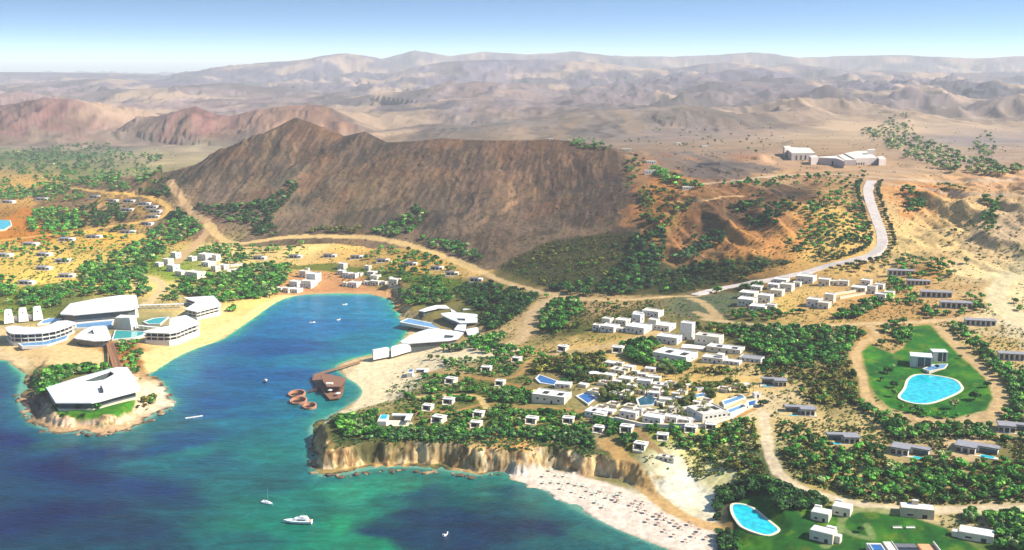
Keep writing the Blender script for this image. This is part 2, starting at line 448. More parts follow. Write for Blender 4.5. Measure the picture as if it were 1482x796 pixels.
# ------------------------------------------------------------------ ground cover colours (base colours of soils, sands, rock, grass; hill tones carry painted light and shade)
SOIL_AND_SHADE = """0 110 140 120 110,300 115 135 118 112,700 100 135 118 112,1100 110 140 122 112,1400 120 145 128 118,-300 110 140 120 110,1700 110 140 122 112,
70 168 178 132 116,20 180 172 132 116,150 182 200 166 132,110 160 180 140 120,30 140 200 160 130,60 205 170 150 125,180 200 190 165 135,300 178 170 124 108,240 185 168 124 110,400 175 186 146 116,480 170 190 140 105,525 190 190 160 128,300 213 214 188 148,220 208 180 160 132,
100 225 96 112 72,20 225 100 115 70,180 215 128 124 104,60 265 208 164 94,200 285 220 175 100,100 290 200 155 90,50 310 160 112 58,30 335 200 132 62,150 340 225 180 92,60 360 235 200 112,60 400 242 206 116,130 400 235 200 115,220 340 225 180 105,
270 300 205 170 125,330 370 245 215 145,450 350 245 210 140,520 360 240 195 120,600 375 215 170 95,680 395 215 175 115,380 290 150 130 110,200 250 150 140 95,240 225 190 170 125,120 250 130 130 80,
330 245 88 78 68,430 195 112 86 70,380 230 92 80 70,400 260 108 102 86,450 300 122 112 92,480 240 112 88 68,520 210 96 80 66,560 250 128 98 72,620 270 136 110 86,620 220 112 88 72,700 240 126 96 80,780 240 116 86 70,850 260 80 60 50,880 290 70 53 45,820 220 120 90 70,760 310 132 106 90,650 330 136 112 95,550 320 122 106 86,260 265 150 125 100,300 275 122 106 92,850 330 85 70 50,890 350 62 60 36,700 300 128 104 86,
800 380 78 76 38,850 400 76 80 40,750 390 88 86 46,950 400 52 64 28,1080 395 48 60 28,920 340 60 60 36,
870 440 190 160 115,900 455 92 90 46,950 270 192 132 76,930 300 172 122 72,970 320 142 112 66,1010 300 128 92 62,1050 310 104 78 58,1100 300 124 86 58,1040 350 132 98 66,1100 350 190 136 86,1150 340 200 146 90,1200 320 230 190 115,1200 350 235 195 120,1230 300 200 165 110,1130 280 74 60 48,1010 372 162 122 82,
1300 300 215 180 130,1340 330 218 184 130,1380 350 226 192 136,1420 330 205 175 135,1460 320 185 160 130,1300 350 235 200 140,1400 390 228 200 150,1460 400 226 208 162,1320 285 225 156 100,1430 270 210 165 125,985 340 150 105 68,1060 345 176 122 74,1020 325 124 86 58,1120 330 190 138 84,960 292 184 126 72,1085 365 194 142 88,1140 300 150 104 66,
1000 220 130 116 106,1040 235 108 98 92,1100 230 185 150 120,1180 250 180 145 110,1250 190 205 175 140,1300 250 190 160 130,1400 230 170 146 126,1420 200 150 136 130,1000 190 150 130 118,1100 180 160 136 115,900 190 122 110 100,700 180 116 106 98,600 165 125 112 104,1150 255 190 155 115,
1010 440 98 102 76,1060 430 122 120 90,1150 440 220 185 115,1200 440 205 165 110,1250 440 195 150 100,1300 440 185 145 95,1350 400 215 165 100,1400 440 190 150 100,1450 440 216 196 152,1470 470 226 208 172,1440 500 200 170 115,1200 460 195 160 105,
1150 490 76 86 46,1200 560 112 102 56,1080 480 82 86 46,1000 470 130 120 75,850 480 100 100 50,830 510 210 175 115,900 500 190 160 100,1000 550 215 180 115,1080 560 215 185 130,1150 620 200 175 125,1100 600 225 200 160,
700 560 112 110 56,600 560 190 165 115,570 540 225 205 165,540 560 235 215 175,620 600 110 115 56,700 600 100 110 56,800 620 120 120 60,900 640 120 115 60,640 640 110 110 60,500 620 80 95 50,540 655 225 180 120,820 660 200 160 105,660 660 220 180 125,740 665 215 165 105,
800 690 245 232 220,900 730 240 225 205,1000 770 235 220 200,980 700 240 230 200,1000 680 220 205 140,1040 640 205 190 105,1060 690 225 215 160,960 620 140 140 70,
300 470 245 215 150,250 510 240 200 140,380 440 240 205 130,180 510 150 95 50,100 510 235 195 130,40 510 240 210 165,130 605 228 188 145,230 590 240 215 185,35 580 110 90 80,60 540 130 120 76,100 540 110 115 60,500 420 190 140 100,460 410 205 150 105,560 440 150 120 80,580 450 190 150 95,575 480 225 195 150,
100 440 110 115 60,50 440 110 120 50,200 470 120 125 90,230 420 240 210 140,250 390 130 150 60,320 400 110 125 60,560 395 92 102 46,650 410 82 95 42,700 440 72 85 36,760 440 200 170 125,740 460 195 165 120,600 440 100 110 50,
1250 660 215 190 130,1200 690 170 150 95,1350 690 122 112 66,1450 690 112 106 60,1300 640 190 165 120,1400 650 215 185 145,1300 735 225 200 155,1450 740 215 190 150,1450 780 70 110 40,1230 760 60 120 30,1100 700 70 85 50"""
_s = np.array([[float(v) for v in t.split()] for t in SOIL_AND_SHADE.replace('\n', '').split(',') if t.strip()])
_sx, _sy, _sz = hits(_s[:, 0], _s[:, 1])
_sa, _sb = _wc(_sx, _sy)
_sc = srgb(_s[:, 2:5])

def shepard(a, b, ca, cb, cc, p=3.2):
    num = np.zeros(a.shape + (cc.shape[1],)); den = np.zeros(a.shape)
    for i in range(len(ca)):
        w = 1.0 / ((a - ca[i]) ** 2 + (b - cb[i]) ** 2 + 2e-5) ** (p / 2)
        num += w[..., None] * cc[i]; den += w
    return num / den[..., None]

# evaluated on a coarse net, looked up through a warp so that the borders between soils wander
_ca = np.linspace(-1.25, 1.25, 420); _cb = np.linspace(math.log(0.46), math.log(44.0), 420)
_CA, _CB = np.meshgrid(_ca, _cb)
_NET = shepard(_CA, _CB, _sa, np.log(np.clip(_sy, 350, 22000) / 500.0), _sc)
_ga = GX / GY * 1.6; _gb = np.log(GY / 500.0)
wa = (fbm(GX / 60, GY / 60, 31, 4) - 0.5) * 0.055 + (fbm(GX / 16, GY / 16, 32, 3) - 0.5) * 0.018
wb_ = (fbm(GX / 60, GY / 60, 33, 4) - 0.5) * 0.09 + (fbm(GX / 16, GY / 16, 34, 3) - 0.5) * 0.03
fa = np.clip((_ga + wa - _ca[0]) / (_ca[1] - _ca[0]), 0, 418.999); fb = np.clip((_gb + wb_ - _cb[0]) / (_cb[1] - _cb[0]), 0, 418.999)
a0 = fa.astype(int); b0 = fb.astype(int); fa = (fa - a0)[..., None]; fb = (fb - b0)[..., None]
C = (_NET[b0, a0] * (1 - fa) + _NET[b0, a0 + 1] * fa) * (1 - fb) + (_NET[b0 + 1, a0] * (1 - fa) + _NET[b0 + 1, a0 + 1] * fa) * fb
del a0, b0, fa, fb

def lay(mask, rgb):
    """lay a ground cover over the soils"""
    global C
    m = np.clip(mask, 0, 1)[..., None]
    C = C * (1 - m) + srgb(rgb) * m

# steepness of the sheet
dzdy = np.gradient(GZ, axis=0) / np.gradient(YR)[:, None]
dzdx = np.gradient(GZ, axis=1) / (GY * (U[1] - U[0]))
STEEP = np.hypot(dzdx, dzdy)

# rock streaks that run down the hills
hill = (RI >= 0) & (RZ > 2)
st = fbm(RS * 2.2, RT * 1.6, 51, 4) - 0.5
st2 = fbm(GX / 45, GY / 45, 52, 5) - 0.5
k = np.where(hill, 1 + st * np.where(RI == 0, 0.5, 1.25) + st2 * np.where(RI == 0, 0.45, 0.8), 1 + st2 * 0.55)
C = C * np.clip(k, 0.45, 1.7)[..., None]
wv = np.where(hill, np.clip((fbm(RS * 1.3 + 9, RT * 2.0, 53, 4) - 0.56) * 5, 0, 0.55), 0)
C = C * (1 - wv[..., None]) + (C * 0.35 + srgb((205, 165, 120)) * 0.5) * wv[..., None]
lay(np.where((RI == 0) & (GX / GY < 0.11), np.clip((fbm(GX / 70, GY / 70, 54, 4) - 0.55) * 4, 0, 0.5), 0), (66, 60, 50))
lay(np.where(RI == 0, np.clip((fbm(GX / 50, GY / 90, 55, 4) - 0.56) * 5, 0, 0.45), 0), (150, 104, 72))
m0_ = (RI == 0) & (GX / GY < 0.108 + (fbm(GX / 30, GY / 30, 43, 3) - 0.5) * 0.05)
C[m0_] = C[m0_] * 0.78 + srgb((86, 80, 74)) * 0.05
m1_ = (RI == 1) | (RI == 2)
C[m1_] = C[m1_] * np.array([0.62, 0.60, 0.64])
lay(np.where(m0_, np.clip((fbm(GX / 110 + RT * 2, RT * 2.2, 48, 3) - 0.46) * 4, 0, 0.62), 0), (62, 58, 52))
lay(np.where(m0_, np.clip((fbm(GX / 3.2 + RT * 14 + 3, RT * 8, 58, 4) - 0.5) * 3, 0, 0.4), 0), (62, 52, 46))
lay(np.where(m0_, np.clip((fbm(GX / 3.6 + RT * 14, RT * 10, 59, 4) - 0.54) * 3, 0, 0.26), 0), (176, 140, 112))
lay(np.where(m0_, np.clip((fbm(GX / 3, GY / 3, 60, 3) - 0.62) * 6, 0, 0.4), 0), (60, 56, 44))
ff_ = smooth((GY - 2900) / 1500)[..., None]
C = C * (1 - ff_ * np.array([0.34, 0.29, -0.02]))  # far land cooled with distance: haze tint painted into its colour
# far plains: darker scrub and pale washes
fm = smooth((GY - 2100) / 900)
lay(fm * np.clip((fbm(GX / 330, GY / 600, 56, 5) - 0.52) * 5, 0, 0.6), (84, 80, 76))
lay(fm * np.clip((fbm(GX / 260, GY / 520, 57, 5) - 0.57) * 6, 0, 0.6), (205, 172, 138))

# a lighter scree apron along the mountain foot, specks of rock and dry bush
lay(np.where(m0_, np.clip((RT - 0.55) * 2.5, 0, 0.45) * np.clip((fbm(GX / 40, GY / 40, 44, 4) - 0.42) * 5, 0, 1), 0), (150, 124, 100))
lay(np.where(m0_, np.clip((fbm(GX / 2.6, GY / 6, 45, 2) - 0.70) * 14, 0, 0.65), 0), (44, 42, 36))
# bare cliff rock around the headland and the islet
cliff = np.clip((STEEP - 0.55) / 0.5, 0, 1) * np.where((DC < 75) & (RK > 0.1), 1, 0)
n1 = fbm(GX / 10, GY / 10, 61, 4); n2 = fbm(GX / 4 + 5, GY / 4, 62, 3)
sl = GX * 0.9 + GY * 0.45
lay(cliff, (230, 196, 146))
lay(cliff * np.clip((fbm(sl / 9, GZ / 14, 61, 4) - 0.48) * 6, 0, 1), (246, 220, 178))
lay(cliff * np.clip((fbm(sl / 3.0, GZ / 8, 62, 4) - 0.54) * 8, 0, 0.8), (160, 120, 78))
lay(cliff * np.clip((fbm(sl / 1.6, GZ / 3, 66, 3) - 0.60) * 8, 0, 0.7), (112, 82, 56))
lay(cliff * np.clip((fbm(sl / 14, GZ / 12, 63, 4) - 0.58) * 7, 0, 0.7), (132, 122, 76))
isl = np.clip(1 - np.hypot(GX - P(130, 575)[0], GY - P(130, 575)[1]) / 95.0, 0, 1) > 0
lay(cliff * isl * np.clip((fbm(GX / 16, GY / 16, 64, 3) - 0.42) * 6, 0, 1), (236, 206, 178))
lay(cliff * isl * np.clip((P(78, 600)[0] - GX) / 12, 0, 1), (92, 74, 76))  # western islet cliff darkened: its shaded side painted in
# dark wet rocks along the water under the cliffs, a damp edge along the sand
lay(np.where((RK > 0.3), np.clip(1 - np.abs(DC - 1.0) / 3.0, 0, 1) * np.clip((fbm(GX / 6, GY / 6, 65, 3) - 0.3) * 4, 0, 1), 0), (58, 54, 50))
lay(np.where((RK < 0.3) & (DC > -2), np.clip(1 - np.abs(DC - 1.2) / 2.6, 0, 0.6), 0), (150, 128, 100))
lay(np.where(DC < -1, 1, 0), (70, 110, 100))

# beaches
def cover(poly_px, rgb, feather=6.0, rough=5.0, amount=1.0, cut=None, zmax=None):
    pw = W(poly_px)
    x0, x1 = pw[:, 0].min() - 20, pw[:, 0].max() + 20; y0, y1 = pw[:, 1].min() - 20, pw[:, 1].max() + 20
    r = (YR > y0) & (YR < y1)
    m = np.zeros(GX.shape)
    d = sdf(GX[r], GY[r], pw) + (fbm(GX[r] / 15, GY[r] / 15, 71, 4) - 0.5) * rough * 2
    m[r] = smooth(d / feather + 0.5)
    if cut is not None:
        s, th, sd = cut
        m = m * np.clip((fbm(GX / s, GY / s, sd, 4) - th) * 7, 0, 1)
    if zmax is not None:
        m = m * np.clip((zmax - GZ) / 1.5, 0, 1)
    lay(m * amount, rgb)

cover([(722, 682), (800, 680), (860, 693), (905, 705), (960, 742), (1045, 765), (1050, 796), (1010, 808), (950, 788), (870, 754), (800, 715)], (236, 217, 198), 5, 3, zmax=6.0)
cover([(500, 545), (540, 515), (600, 500), (690, 503), (760, 505), (700, 520), (620, 540), (600, 565), (545, 585), (500, 600), (470, 612), (490, 596), (522, 575)], (236, 216, 178), 6, 4)
cover([(40, 520), (0, 505), (10, 496), (110, 500), (160, 512), (150, 530), (60, 530)], (236, 200, 146), 8, 6)
cover([(215, 540), (200, 512), (290, 484), (340, 462), (385, 436), (420, 422), (560, 418), (570, 432), (510, 426), (430, 429), (370, 460), (300, 500)], (246, 216, 154), 6, 4)
cover([(395, 425), (430, 416), (560, 416), (575, 432), (500, 426), (430, 428)], (196, 142, 102), 5, 3, 0.8)
cover([(940, 690), (1010, 690), (1050, 715), (1035, 745), (990, 735)], (246, 238, 214), 8, 8, 0.9)
# mown lawns and green fields
LAWN_A = [(1247, 508), (1260, 499), (1292, 512), (1308, 504), (1318, 472), (1345, 470), (1374, 500), (1392, 518), (1424, 543), (1436, 575), (1426, 594), (1380, 605), (1330, 602), (1287, 590), (1266, 570), (1255, 540)]
LAWN_B = [(1056, 722), (1112, 712), (1160, 735), (1215, 731), (1262, 740), (1320, 748), (1370, 765), (1400, 785), (1470, 830), (1060, 840), (1050, 790)]
LAWN_C = [(66, 592), (95, 587), (150, 586), (200, 573), (194, 588), (172, 605), (130, 606), (92, 603)]
for L, cc in ((LAWN_A, (52, 112, 26)), (LAWN_B, (48, 98, 28)), (LAWN_C, (66, 120, 36))):
    cover(L, cc, 3, 1.0)
    cover(L, (84, 138, 40), 3, 1.0, 0.75, (20, 0.53, 73))
    cover(L, (34, 82, 22), 3, 1.0, 0.7, (11, 0.54, 78))
    cover(L, (120, 134, 62), 3, 1.0, 0.5, (7, 0.62, 79))
for poly, cc in (([(380, 388), (480, 380), (560, 392), (640, 400), (700, 412), (690, 425), (600, 415), (560, 400), (470, 392)], (96, 112, 42)),
                 ([(0, 425), (60, 412), (110, 405), (90, 422), (20, 436)], (112, 122, 48)),
                 ([(190, 382), (230, 372), (232, 392), (205, 398)], (126, 138, 52)),
                 ([(262, 366), (300, 362), (310, 374), (280, 380)], (122, 134, 58)),
                 ([(110, 400), (190, 396), (180, 402), (115, 408)], (104, 116, 46)),
                 ([(0, 320), (35, 300), (100, 320), (70, 352), (0, 350)], (196, 126, 58)),
                 ([(1005, 445), (1040, 422), (1075, 425), (1060, 450), (1020, 458)], (96, 104, 76))):
    cover(poly, cc, 5, 3, 0.9)
# dense dark scrub floors
for poly, cc in (([(720, 385), (790, 352), (880, 335), (925, 340), (960, 380), (1040, 378), (1150, 378), (1060, 405), (990, 425), (900, 428), (800, 420)], (58, 62, 30)),
                 ([(660, 430), (700, 415), (780, 428), (760, 450), (720, 470), (700, 475), (695, 450)], (60, 72, 30)),
                 ([(480, 605), (540, 600), (640, 640), (720, 640), (850, 640), (900, 655), (880, 662), (760, 640), (600, 648), (500, 645), (478, 630)], (66, 78, 40)),
                 ([(1050, 720), (1090, 695), (1150, 712), (1200, 735), (1130, 735), (1120, 712), (1060, 722), (1065, 796), (1045, 796), (1040, 750)], (40, 52, 32))):
    cover(poly, cc, 8, 6, 0.85)
cover([(1130, 292), (1050, 330), (1010, 350), (1000, 335), (1060, 300), (1120, 272), (1185, 265), (1180, 285)], (58, 48, 42), 14, 12, 0.5)  # dark hollow on the mesa slope: shade painted into the ground
cover([(985, 232), (1060, 232), (1140, 245), (1050, 262), (985, 252)], (100, 92, 88), 16, 14, 0.8)

# worn tracks and dirt roads are part of the ground; wider made roads are laid later
def track(px, w, rgb, amount=0.9):
    pts = W(curve(px, 6))
    r = (YR > pts[:, 1].min() - 25) & (YR < pts[:, 1].max() + 25)
    x, y = GX[r], GY[r]
    best = np.full(x.shape, 1e9)
    for i in range(len(pts) - 1):
        ax, ay = pts[i]; ex, ey = pts[i + 1] - pts[i]
        t = np.clip(((x - ax) * ex + (y - ay) * ey) / (ex * ex + ey * ey + 1e-9), 0, 1)
        best = np.minimum(best, (x - ax - t * ex) ** 2 + (y - ay - t * ey) ** 2)
    d = np.sqrt(best) + (fbm(x / 7, y / 7, 75, 3) - 0.5) * w * 0.45
    m = np.zeros(GX.shape); m[r] = smooth((w / 2 - d) / 1.8 + 0.5)
    lay(m * amount, rgb)

TRACKS = [
    ([(1020, 462), (1100, 470), (1180, 472), (1260, 468), (1340, 465), (1400, 461), (1445, 462)], 7, (214, 184, 142)),
    ([(1258, 470), (1268, 485), (1246, 500), (1238, 520), (1248, 545), (1256, 578), (1275, 592), (1330, 607), (1390, 611), (1430, 602), (1446, 582), (1440, 558), (1420, 535), (1396, 510), (1376, 490), (1360, 474)], 6.5, (204, 172, 128)),
    ([(806, 430), (785, 442), (768, 462), (760, 485), (735, 500)], 13, (208, 178, 136)),
    ([(700, 395), (735, 410), (790, 424), (830, 432), (900, 434), (960, 430), (1010, 428)], 9, (212, 180, 134)),
    ([(245, 262), (262, 285), (276, 305), (302, 325), (292, 345), (270, 365), (258, 380)], 12, (206, 170, 128)),
    ([(302, 325), (335, 352), (420, 343), (520, 343), (580, 352), (640, 370), (700, 395)], 12, (232, 196, 138)),
    ([(0, 348), (70, 340), (160, 328), (228, 316), (244, 302), (214, 285), (150, 278), (100, 272)], 9, (226, 182, 112)),
    ([(214, 400), (235, 412), (225, 430), (212, 440)], 10, (226, 196, 150)),
    ([(600, 592), (650, 596), (700, 585), (745, 588), (820, 592), (880, 602), (960, 613), (1040, 612), (1092, 592)], 4, (182, 142, 94)),
    ([(610, 540), (660, 540), (700, 548), (745, 545), (772, 522), (800, 512)], 5, (186, 148, 98)),
    ([(640, 560), (680, 545), (720, 552), (780, 566)], 4.5, (176, 134, 86)),
    ([(600, 575), (650, 572), (690, 574), (705, 590)], 5, (222, 190, 134)),
    ([(895, 600), (925, 625), (945, 645), (965, 662)], 4.5, (162, 128, 92)),
    ([(885, 512), (905, 530), (960, 545), (1010, 552), (1060, 548), (1110, 552)], 11, (216, 182, 120)),
    ([(800, 515), (850, 505), (885, 500), (930, 487), (960, 480)], 11, (204, 176, 130)),
    ([(1106, 598), (1109, 630), (1113, 655), (1126, 682), (1150, 702), (1190, 716), (1250, 731), (1310, 739), (1400, 737), (1500, 736)], 6.5, (228, 206, 174)),
    ([(876, 640), (900, 660), (922, 690), (950, 722), (1000, 753), (1050, 766)], 9, (204, 164, 110)),
    ([(1010, 267), (1060, 262), (1130, 254), (1200, 252), (1290, 258), (1380, 263), (1500, 258)], 7, (208, 184, 156)),
    ([(970, 293), (1020, 290), (1050, 284), (1075, 284)], 4, (214, 178, 134)),
    ([(1270, 264), (1330, 272), (1400, 281), (1500, 282)], 5, (208, 182, 156)),
    ([(1195, 790), (1215, 765), (1222, 745), (1250, 738), (1300, 742)], 5, (134, 148, 96)),
    ([(1215, 765), (1240, 775), (1262, 778), (1255, 760)], 4, (130, 146, 94)),
    ([(1205, 735), (1262, 738), (1300, 741)], 4, (160, 158, 108)),
    ([(1008, 452), (1040, 462), (1020, 440), (1000, 432)], 8, (200, 170, 126)),
    ([(1465, 395), (1440, 430), (1482, 470)], 16, (226, 206, 166)),
]
for t in TRACKS:
    track(*t)

# sun-bleached speckle and dry scrub colour at the scale of single bushes
sp = fbm(GX / 3.2, GY / 3.2, 77, 3)
nearm = np.clip((1500 - GY) / 500, 0, 1)
C = C * (1 + (sp - 0.5)[..., None] * 0.5 * nearm[..., None])
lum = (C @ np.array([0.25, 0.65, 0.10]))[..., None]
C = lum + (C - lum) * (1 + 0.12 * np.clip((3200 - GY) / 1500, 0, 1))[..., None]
C = np.clip(C * 0.60, 0.008, 0.66)

# ------------------------------------------------------------------ materials
MATS = {}

def mat(name, rgb, rough=0.8, noise=0.12, scale=0.6, metallic=0.0, spec=0.3, linear=False):
    if name in MATS:
        return MATS[name]
    m = bpy.data.materials.new(name); m.use_nodes = True
    nt = m.node_tree; b = nt.nodes['Principled BSDF']
    c = rgb if linear else tuple(srgb(rgb))
    b.inputs['Roughness'].default_value = rough
    b.inputs['Metallic'].default_value = metallic
    b.inputs['Specular IOR Level'].default_value = spec
    if noise > 0:
        t = nt.nodes.new('ShaderNodeTexCoord')
        n = nt.nodes.new('ShaderNodeTexNoise'); n.inputs['Scale'].default_value = scale; n.inputs['Detail'].default_value = 5
        r = nt.nodes.new('ShaderNodeValToRGB')
        r.color_ramp.elements[0].position = 0.3; r.color_ramp.elements[1].position = 0.7
        r.color_ramp.elements[0].color = tuple(max(0, v * (1 - noise)) for v in c) + (1,)
        r.color_ramp.elements[1].color = tuple(min(0.85, v * (1 + noise)) for v in c) + (1,)
        nt.links.new(t.outputs['Object'], n.inputs['Vector'])
        nt.links.new(n.outputs[0], r.inputs[0])
        nt.links.new(r.outputs[0], b.inputs['Base Color'])
    else:
        b.inputs['Base Color'].default_value = tuple(c) + (1,)
    MATS[name] = m
    return m

def attr_mat(name, rough=0.9, spec=0.15, noise_scale=0.25, amount=0.3, bump=0.0, bump_scale=0.3):
    m = bpy.data.materials.new(name); m.use_nodes = True
    nt = m.node_tree; b = nt.nodes['Principled BSDF']
    at = nt.nodes.new('ShaderNodeAttribute'); at.attribute_name = 'tint'
    t = nt.nodes.new('ShaderNodeTexCoord')
    n = nt.nodes.new('ShaderNodeTexNoise'); n.inputs['Scale'].default_value = noise_scale; n.inputs['Detail'].default_value = 8; n.inputs['Roughness'].default_value = 0.65
    nt.links.new(t.outputs['Object'], n.inputs['Vector'])
    mr = nt.nodes.new('ShaderNodeMapRange'); mr.inputs[1].default_value = 0.3; mr.inputs[2].default_value = 0.7
    mr.inputs[3].default_value = 1 - amount; mr.inputs[4].default_value = 1 + amount
    nt.links.new(n.outputs[0], mr.inputs[0])
    mx = nt.nodes.new('ShaderNodeVectorMath'); mx.operation = 'SCALE'
    nt.links.new(at.outputs['Color'], mx.inputs[0]); nt.links.new(mr.outputs[0], mx.inputs['Scale'])
    nt.links.new(mx.outputs[0], b.inputs['Base Color'])
    b.inputs['Roughness'].default_value = rough
    b.inputs['Specular IOR Level'].default_value = spec
    if bump > 0:
        n2 = nt.nodes.new('ShaderNodeTexNoise'); n2.inputs['Scale'].default_value = bump_scale; n2.inputs['Detail'].default_value = 8
        nt.links.new(t.outputs['Object'], n2.inputs['Vector'])
        bp = nt.nodes.new('ShaderNodeBump'); bp.inputs['Strength'].default_value = bump; bp.inputs['Distance'].default_value = 1.0
        nt.links.new(n2.outputs[0], bp.inputs['Height']); nt.links.new(bp.outputs[0], b.inputs['Normal'])
    MATS[name] = m
    return m

def grid_mesh(name, X, Y, Z, tint, m, smoothed=True):
    nr, nc = X.shape
    me = bpy.data.meshes.new(name)
    co = np.stack([X, Y, Z], -1).reshape(-1, 3).astype(np.float32)
    i = np.arange(nr * nc).reshape(nr, nc)
    q = np.stack([i[:-1, :-1], i[:-1, 1:], i[1:, 1:], i[1:, :-1]], -1).reshape(-1, 4)
    fill_mesh(me, co, q, tint)
    me.polygons.foreach_set('use_smooth', np.full(len(q), smoothed))
    me.materials.append(m)
    o = bpy.data.objects.new(name, me); COL.objects.link(o)
    return o

def fill_mesh(me, co, q, tint=None):
    """fast mesh from arrays; faces all of one size; tint per vertex"""
    k = q.shape[1]
    me.vertices.add(len(co)); me.vertices.foreach_set('co', np.ascontiguousarray(co, np.float32).ravel())
    me.loops.add(q.size); me.loops.foreach_set('vertex_index', np.ascontiguousarray(q, np.int32).ravel())
    me.polygons.add(len(q)); me.polygons.foreach_set('loop_start', np.arange(0, q.size, k, dtype=np.int32))
    me.update(calc_edges=True)
    if tint is not None:
        a = me.color_attributes.new('tint', 'FLOAT_COLOR', 'POINT')
        c = np.ones((len(co), 4), np.float32); c[:, :3] = np.asarray(tint).reshape(-1, 3)
        a.data.foreach_set('color', c.ravel())

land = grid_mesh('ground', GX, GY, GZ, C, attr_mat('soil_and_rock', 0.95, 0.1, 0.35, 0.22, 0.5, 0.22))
land['kind'] = 'structure'

# ------------------------------------------------------------------ the sea
SEA = """0 560 24 66 132,0 640 15 45 115,-200 560 18 60 120,100 680 12 40 105,60 760 12 40 100,200 700 15 60 120,150 650 20 65 125,250 640 20 85 140,270 540 40 130 180,300 580 20 95 160,350 600 20 100 160,330 540 20 90 170,400 500 20 82 170,450 470 32 105 188,500 450 38 120 196,550 450 42 125 192,
540 490 35 120 180,470 520 30 120 180,430 560 25 110 175,400 540 22 90 168,500 575 30 140 150,480 595 70 175 160,440 610 60 165 155,400 600 25 125 160,420 650 40 140 140,380 690 30 115 125,330 660 30 100 130,340 620 30 120 150,310 655 22 135 140,250 720 20 70 110,200 780 10 60 100,
330 780 15 110 115,400 760 20 140 120,440 720 30 130 120,520 710 50 170 140,500 760 20 165 120,540 790 20 150 115,560 740 40 140 120,470 790 20 150 118,620 720 20 85 110,640 750 18 60 102,680 770 16 52 95,740 730 25 85 105,780 770 16 52 95,830 790 25 100 110,700 700 50 125 115,620 695 60 130 115,580 700 60 150 125,760 715 70 140 120,880 775 60 115 110,
650 790 18 56 98,600 770 18 62 102,440 680 40 110 120,100 635 60 105 120,200 625 70 118 128,250 605 55 115 138,20 600 30 80 130,600 900 18 70 100,900 900 20 80 100,200 900 10 50 90"""
_q = np.array([[float(v) for v in t.split()] for t in SEA.replace('\n', '').split(',') if t.strip()])
_qx, _qy = P(_q[:, 0], _q[:, 1], 0)
xs = np.unique(np.concatenate([np.linspace(-40000, -1300, 30), np.linspace(-1300, -620, 160), np.linspace(-620, 330, 560), np.linspace(330, 4000, 24)]))
ys = np.unique(np.concatenate([np.linspace(-6000, 300, 20), np.linspace(300, 1150, 620), np.linspace(1150, 2400, 60)]))
SX, SY = np.meshgrid(xs, ys)
_pa = np.linspace(-1300, 500, 300); _pb = np.linspace(300, 1300, 200)
_PA, _PB = np.meshgrid(_pa, _pb)
_sn = shepard(_PA / 500, _PB / 330, _qx / 500, _qy / 330, srgb(_q[:, 2:5]), 3.6)
wx = SX + (fbm(SX / 50, SY / 50, 101, 5) - 0.5) * 62
wy = SY + (fbm(SX / 50, SY / 50, 103, 5) - 0.5) * 62
fa = np.clip((wx - _pa[0]) / (_pa[1] - _pa[0]), 0, 298.999); fb = np.clip((wy - _pb[0]) / (_pb[1] - _pb[0]), 0, 198.999)
a0 = fa.astype(int); b0 = fb.astype(int); fa = (fa - a0)[..., None]; fb = (fb - b0)[..., None]
SC = (_sn[b0, a0] * (1 - fa) + _sn[b0, a0 + 1] * fa) * (1 - fb) + (_sn[b0 + 1, a0] * (1 - fa) + _sn[b0 + 1, a0 + 1] * fa) * fb
SC = SC * (1 + (fbm(SX / 14, SY / 9, 105, 4) - 0.5) * 0.6 + (fbm(SX / 22, SY / 3.2, 109, 3) - 0.5) * 0.5)[..., None]
core = (np.abs(SX + 300) < 1200) & (np.abs(SY - 750) < 600)
SD = np.full(SX.shape, -500.0)
SD[core] = sdf(SX[core], SY[core], coast)
sd_n = SD + (fbm(SX / 12, SY / 12, 107, 4) - 0.5) * 14
def seamix(m, rgb):
    global SC
    m = np.clip(m, 0, 1)[..., None]; SC = SC * (1 - m) + srgb(rgb) * m
seamix(smooth((sd_n + 22) / 22) * 0.4, (44, 150, 160))
seamix(smooth((sd_n + 7) / 7) * 0.5, (130, 175, 150))
seamix(smooth((SD + 2.2) / 2.0) * 0.55, (214, 214, 196))
bay_ = smooth((SY - 780) / 160)[..., None]
SC = np.clip(SC * (np.array([0.25, 0.52, 0.46]) + bay_ * np.array([-0.04, 0.24, 0.02])), 0.002, 0.6)
wm = attr_mat('sea_water', 0.28, 0.08, 0.12, 0.2)
nt = wm.node_tree; b = nt.nodes['Principled BSDF']
t = nt.nodes.new('ShaderNodeTexCoord'); mpg = nt.nodes.new('ShaderNodeMapping'); mpg.inputs['Scale'].default_value = (0.12, 0.42, 0.2); mpg.inputs['Rotation'].default_value = (0, 0, R(-8))
n1_ = nt.nodes.new('ShaderNodeTexNoise'); n1_.inputs['Scale'].default_value = 1.0; n1_.inputs['Detail'].default_value = 6; n1_.inputs['Roughness'].default_value = 0.6
bp = nt.nodes.new('ShaderNodeBump'); bp.inputs['Strength'].default_value = 0.9; bp.inputs['Distance'].default_value = 3.2
nt.links.new(t.outputs['Object'], mpg.inputs['Vector']); nt.links.new(mpg.outputs[0], n1_.inputs['Vector'])
nt.links.new(n1_.outputs[0], bp.inputs['Height']); nt.links.new(bp.outputs[0], b.inputs['Normal'])
sea = grid_mesh('sea', SX, SY, np.zeros(SX.shape), SC, wm)
sea['kind'] = 'structure'

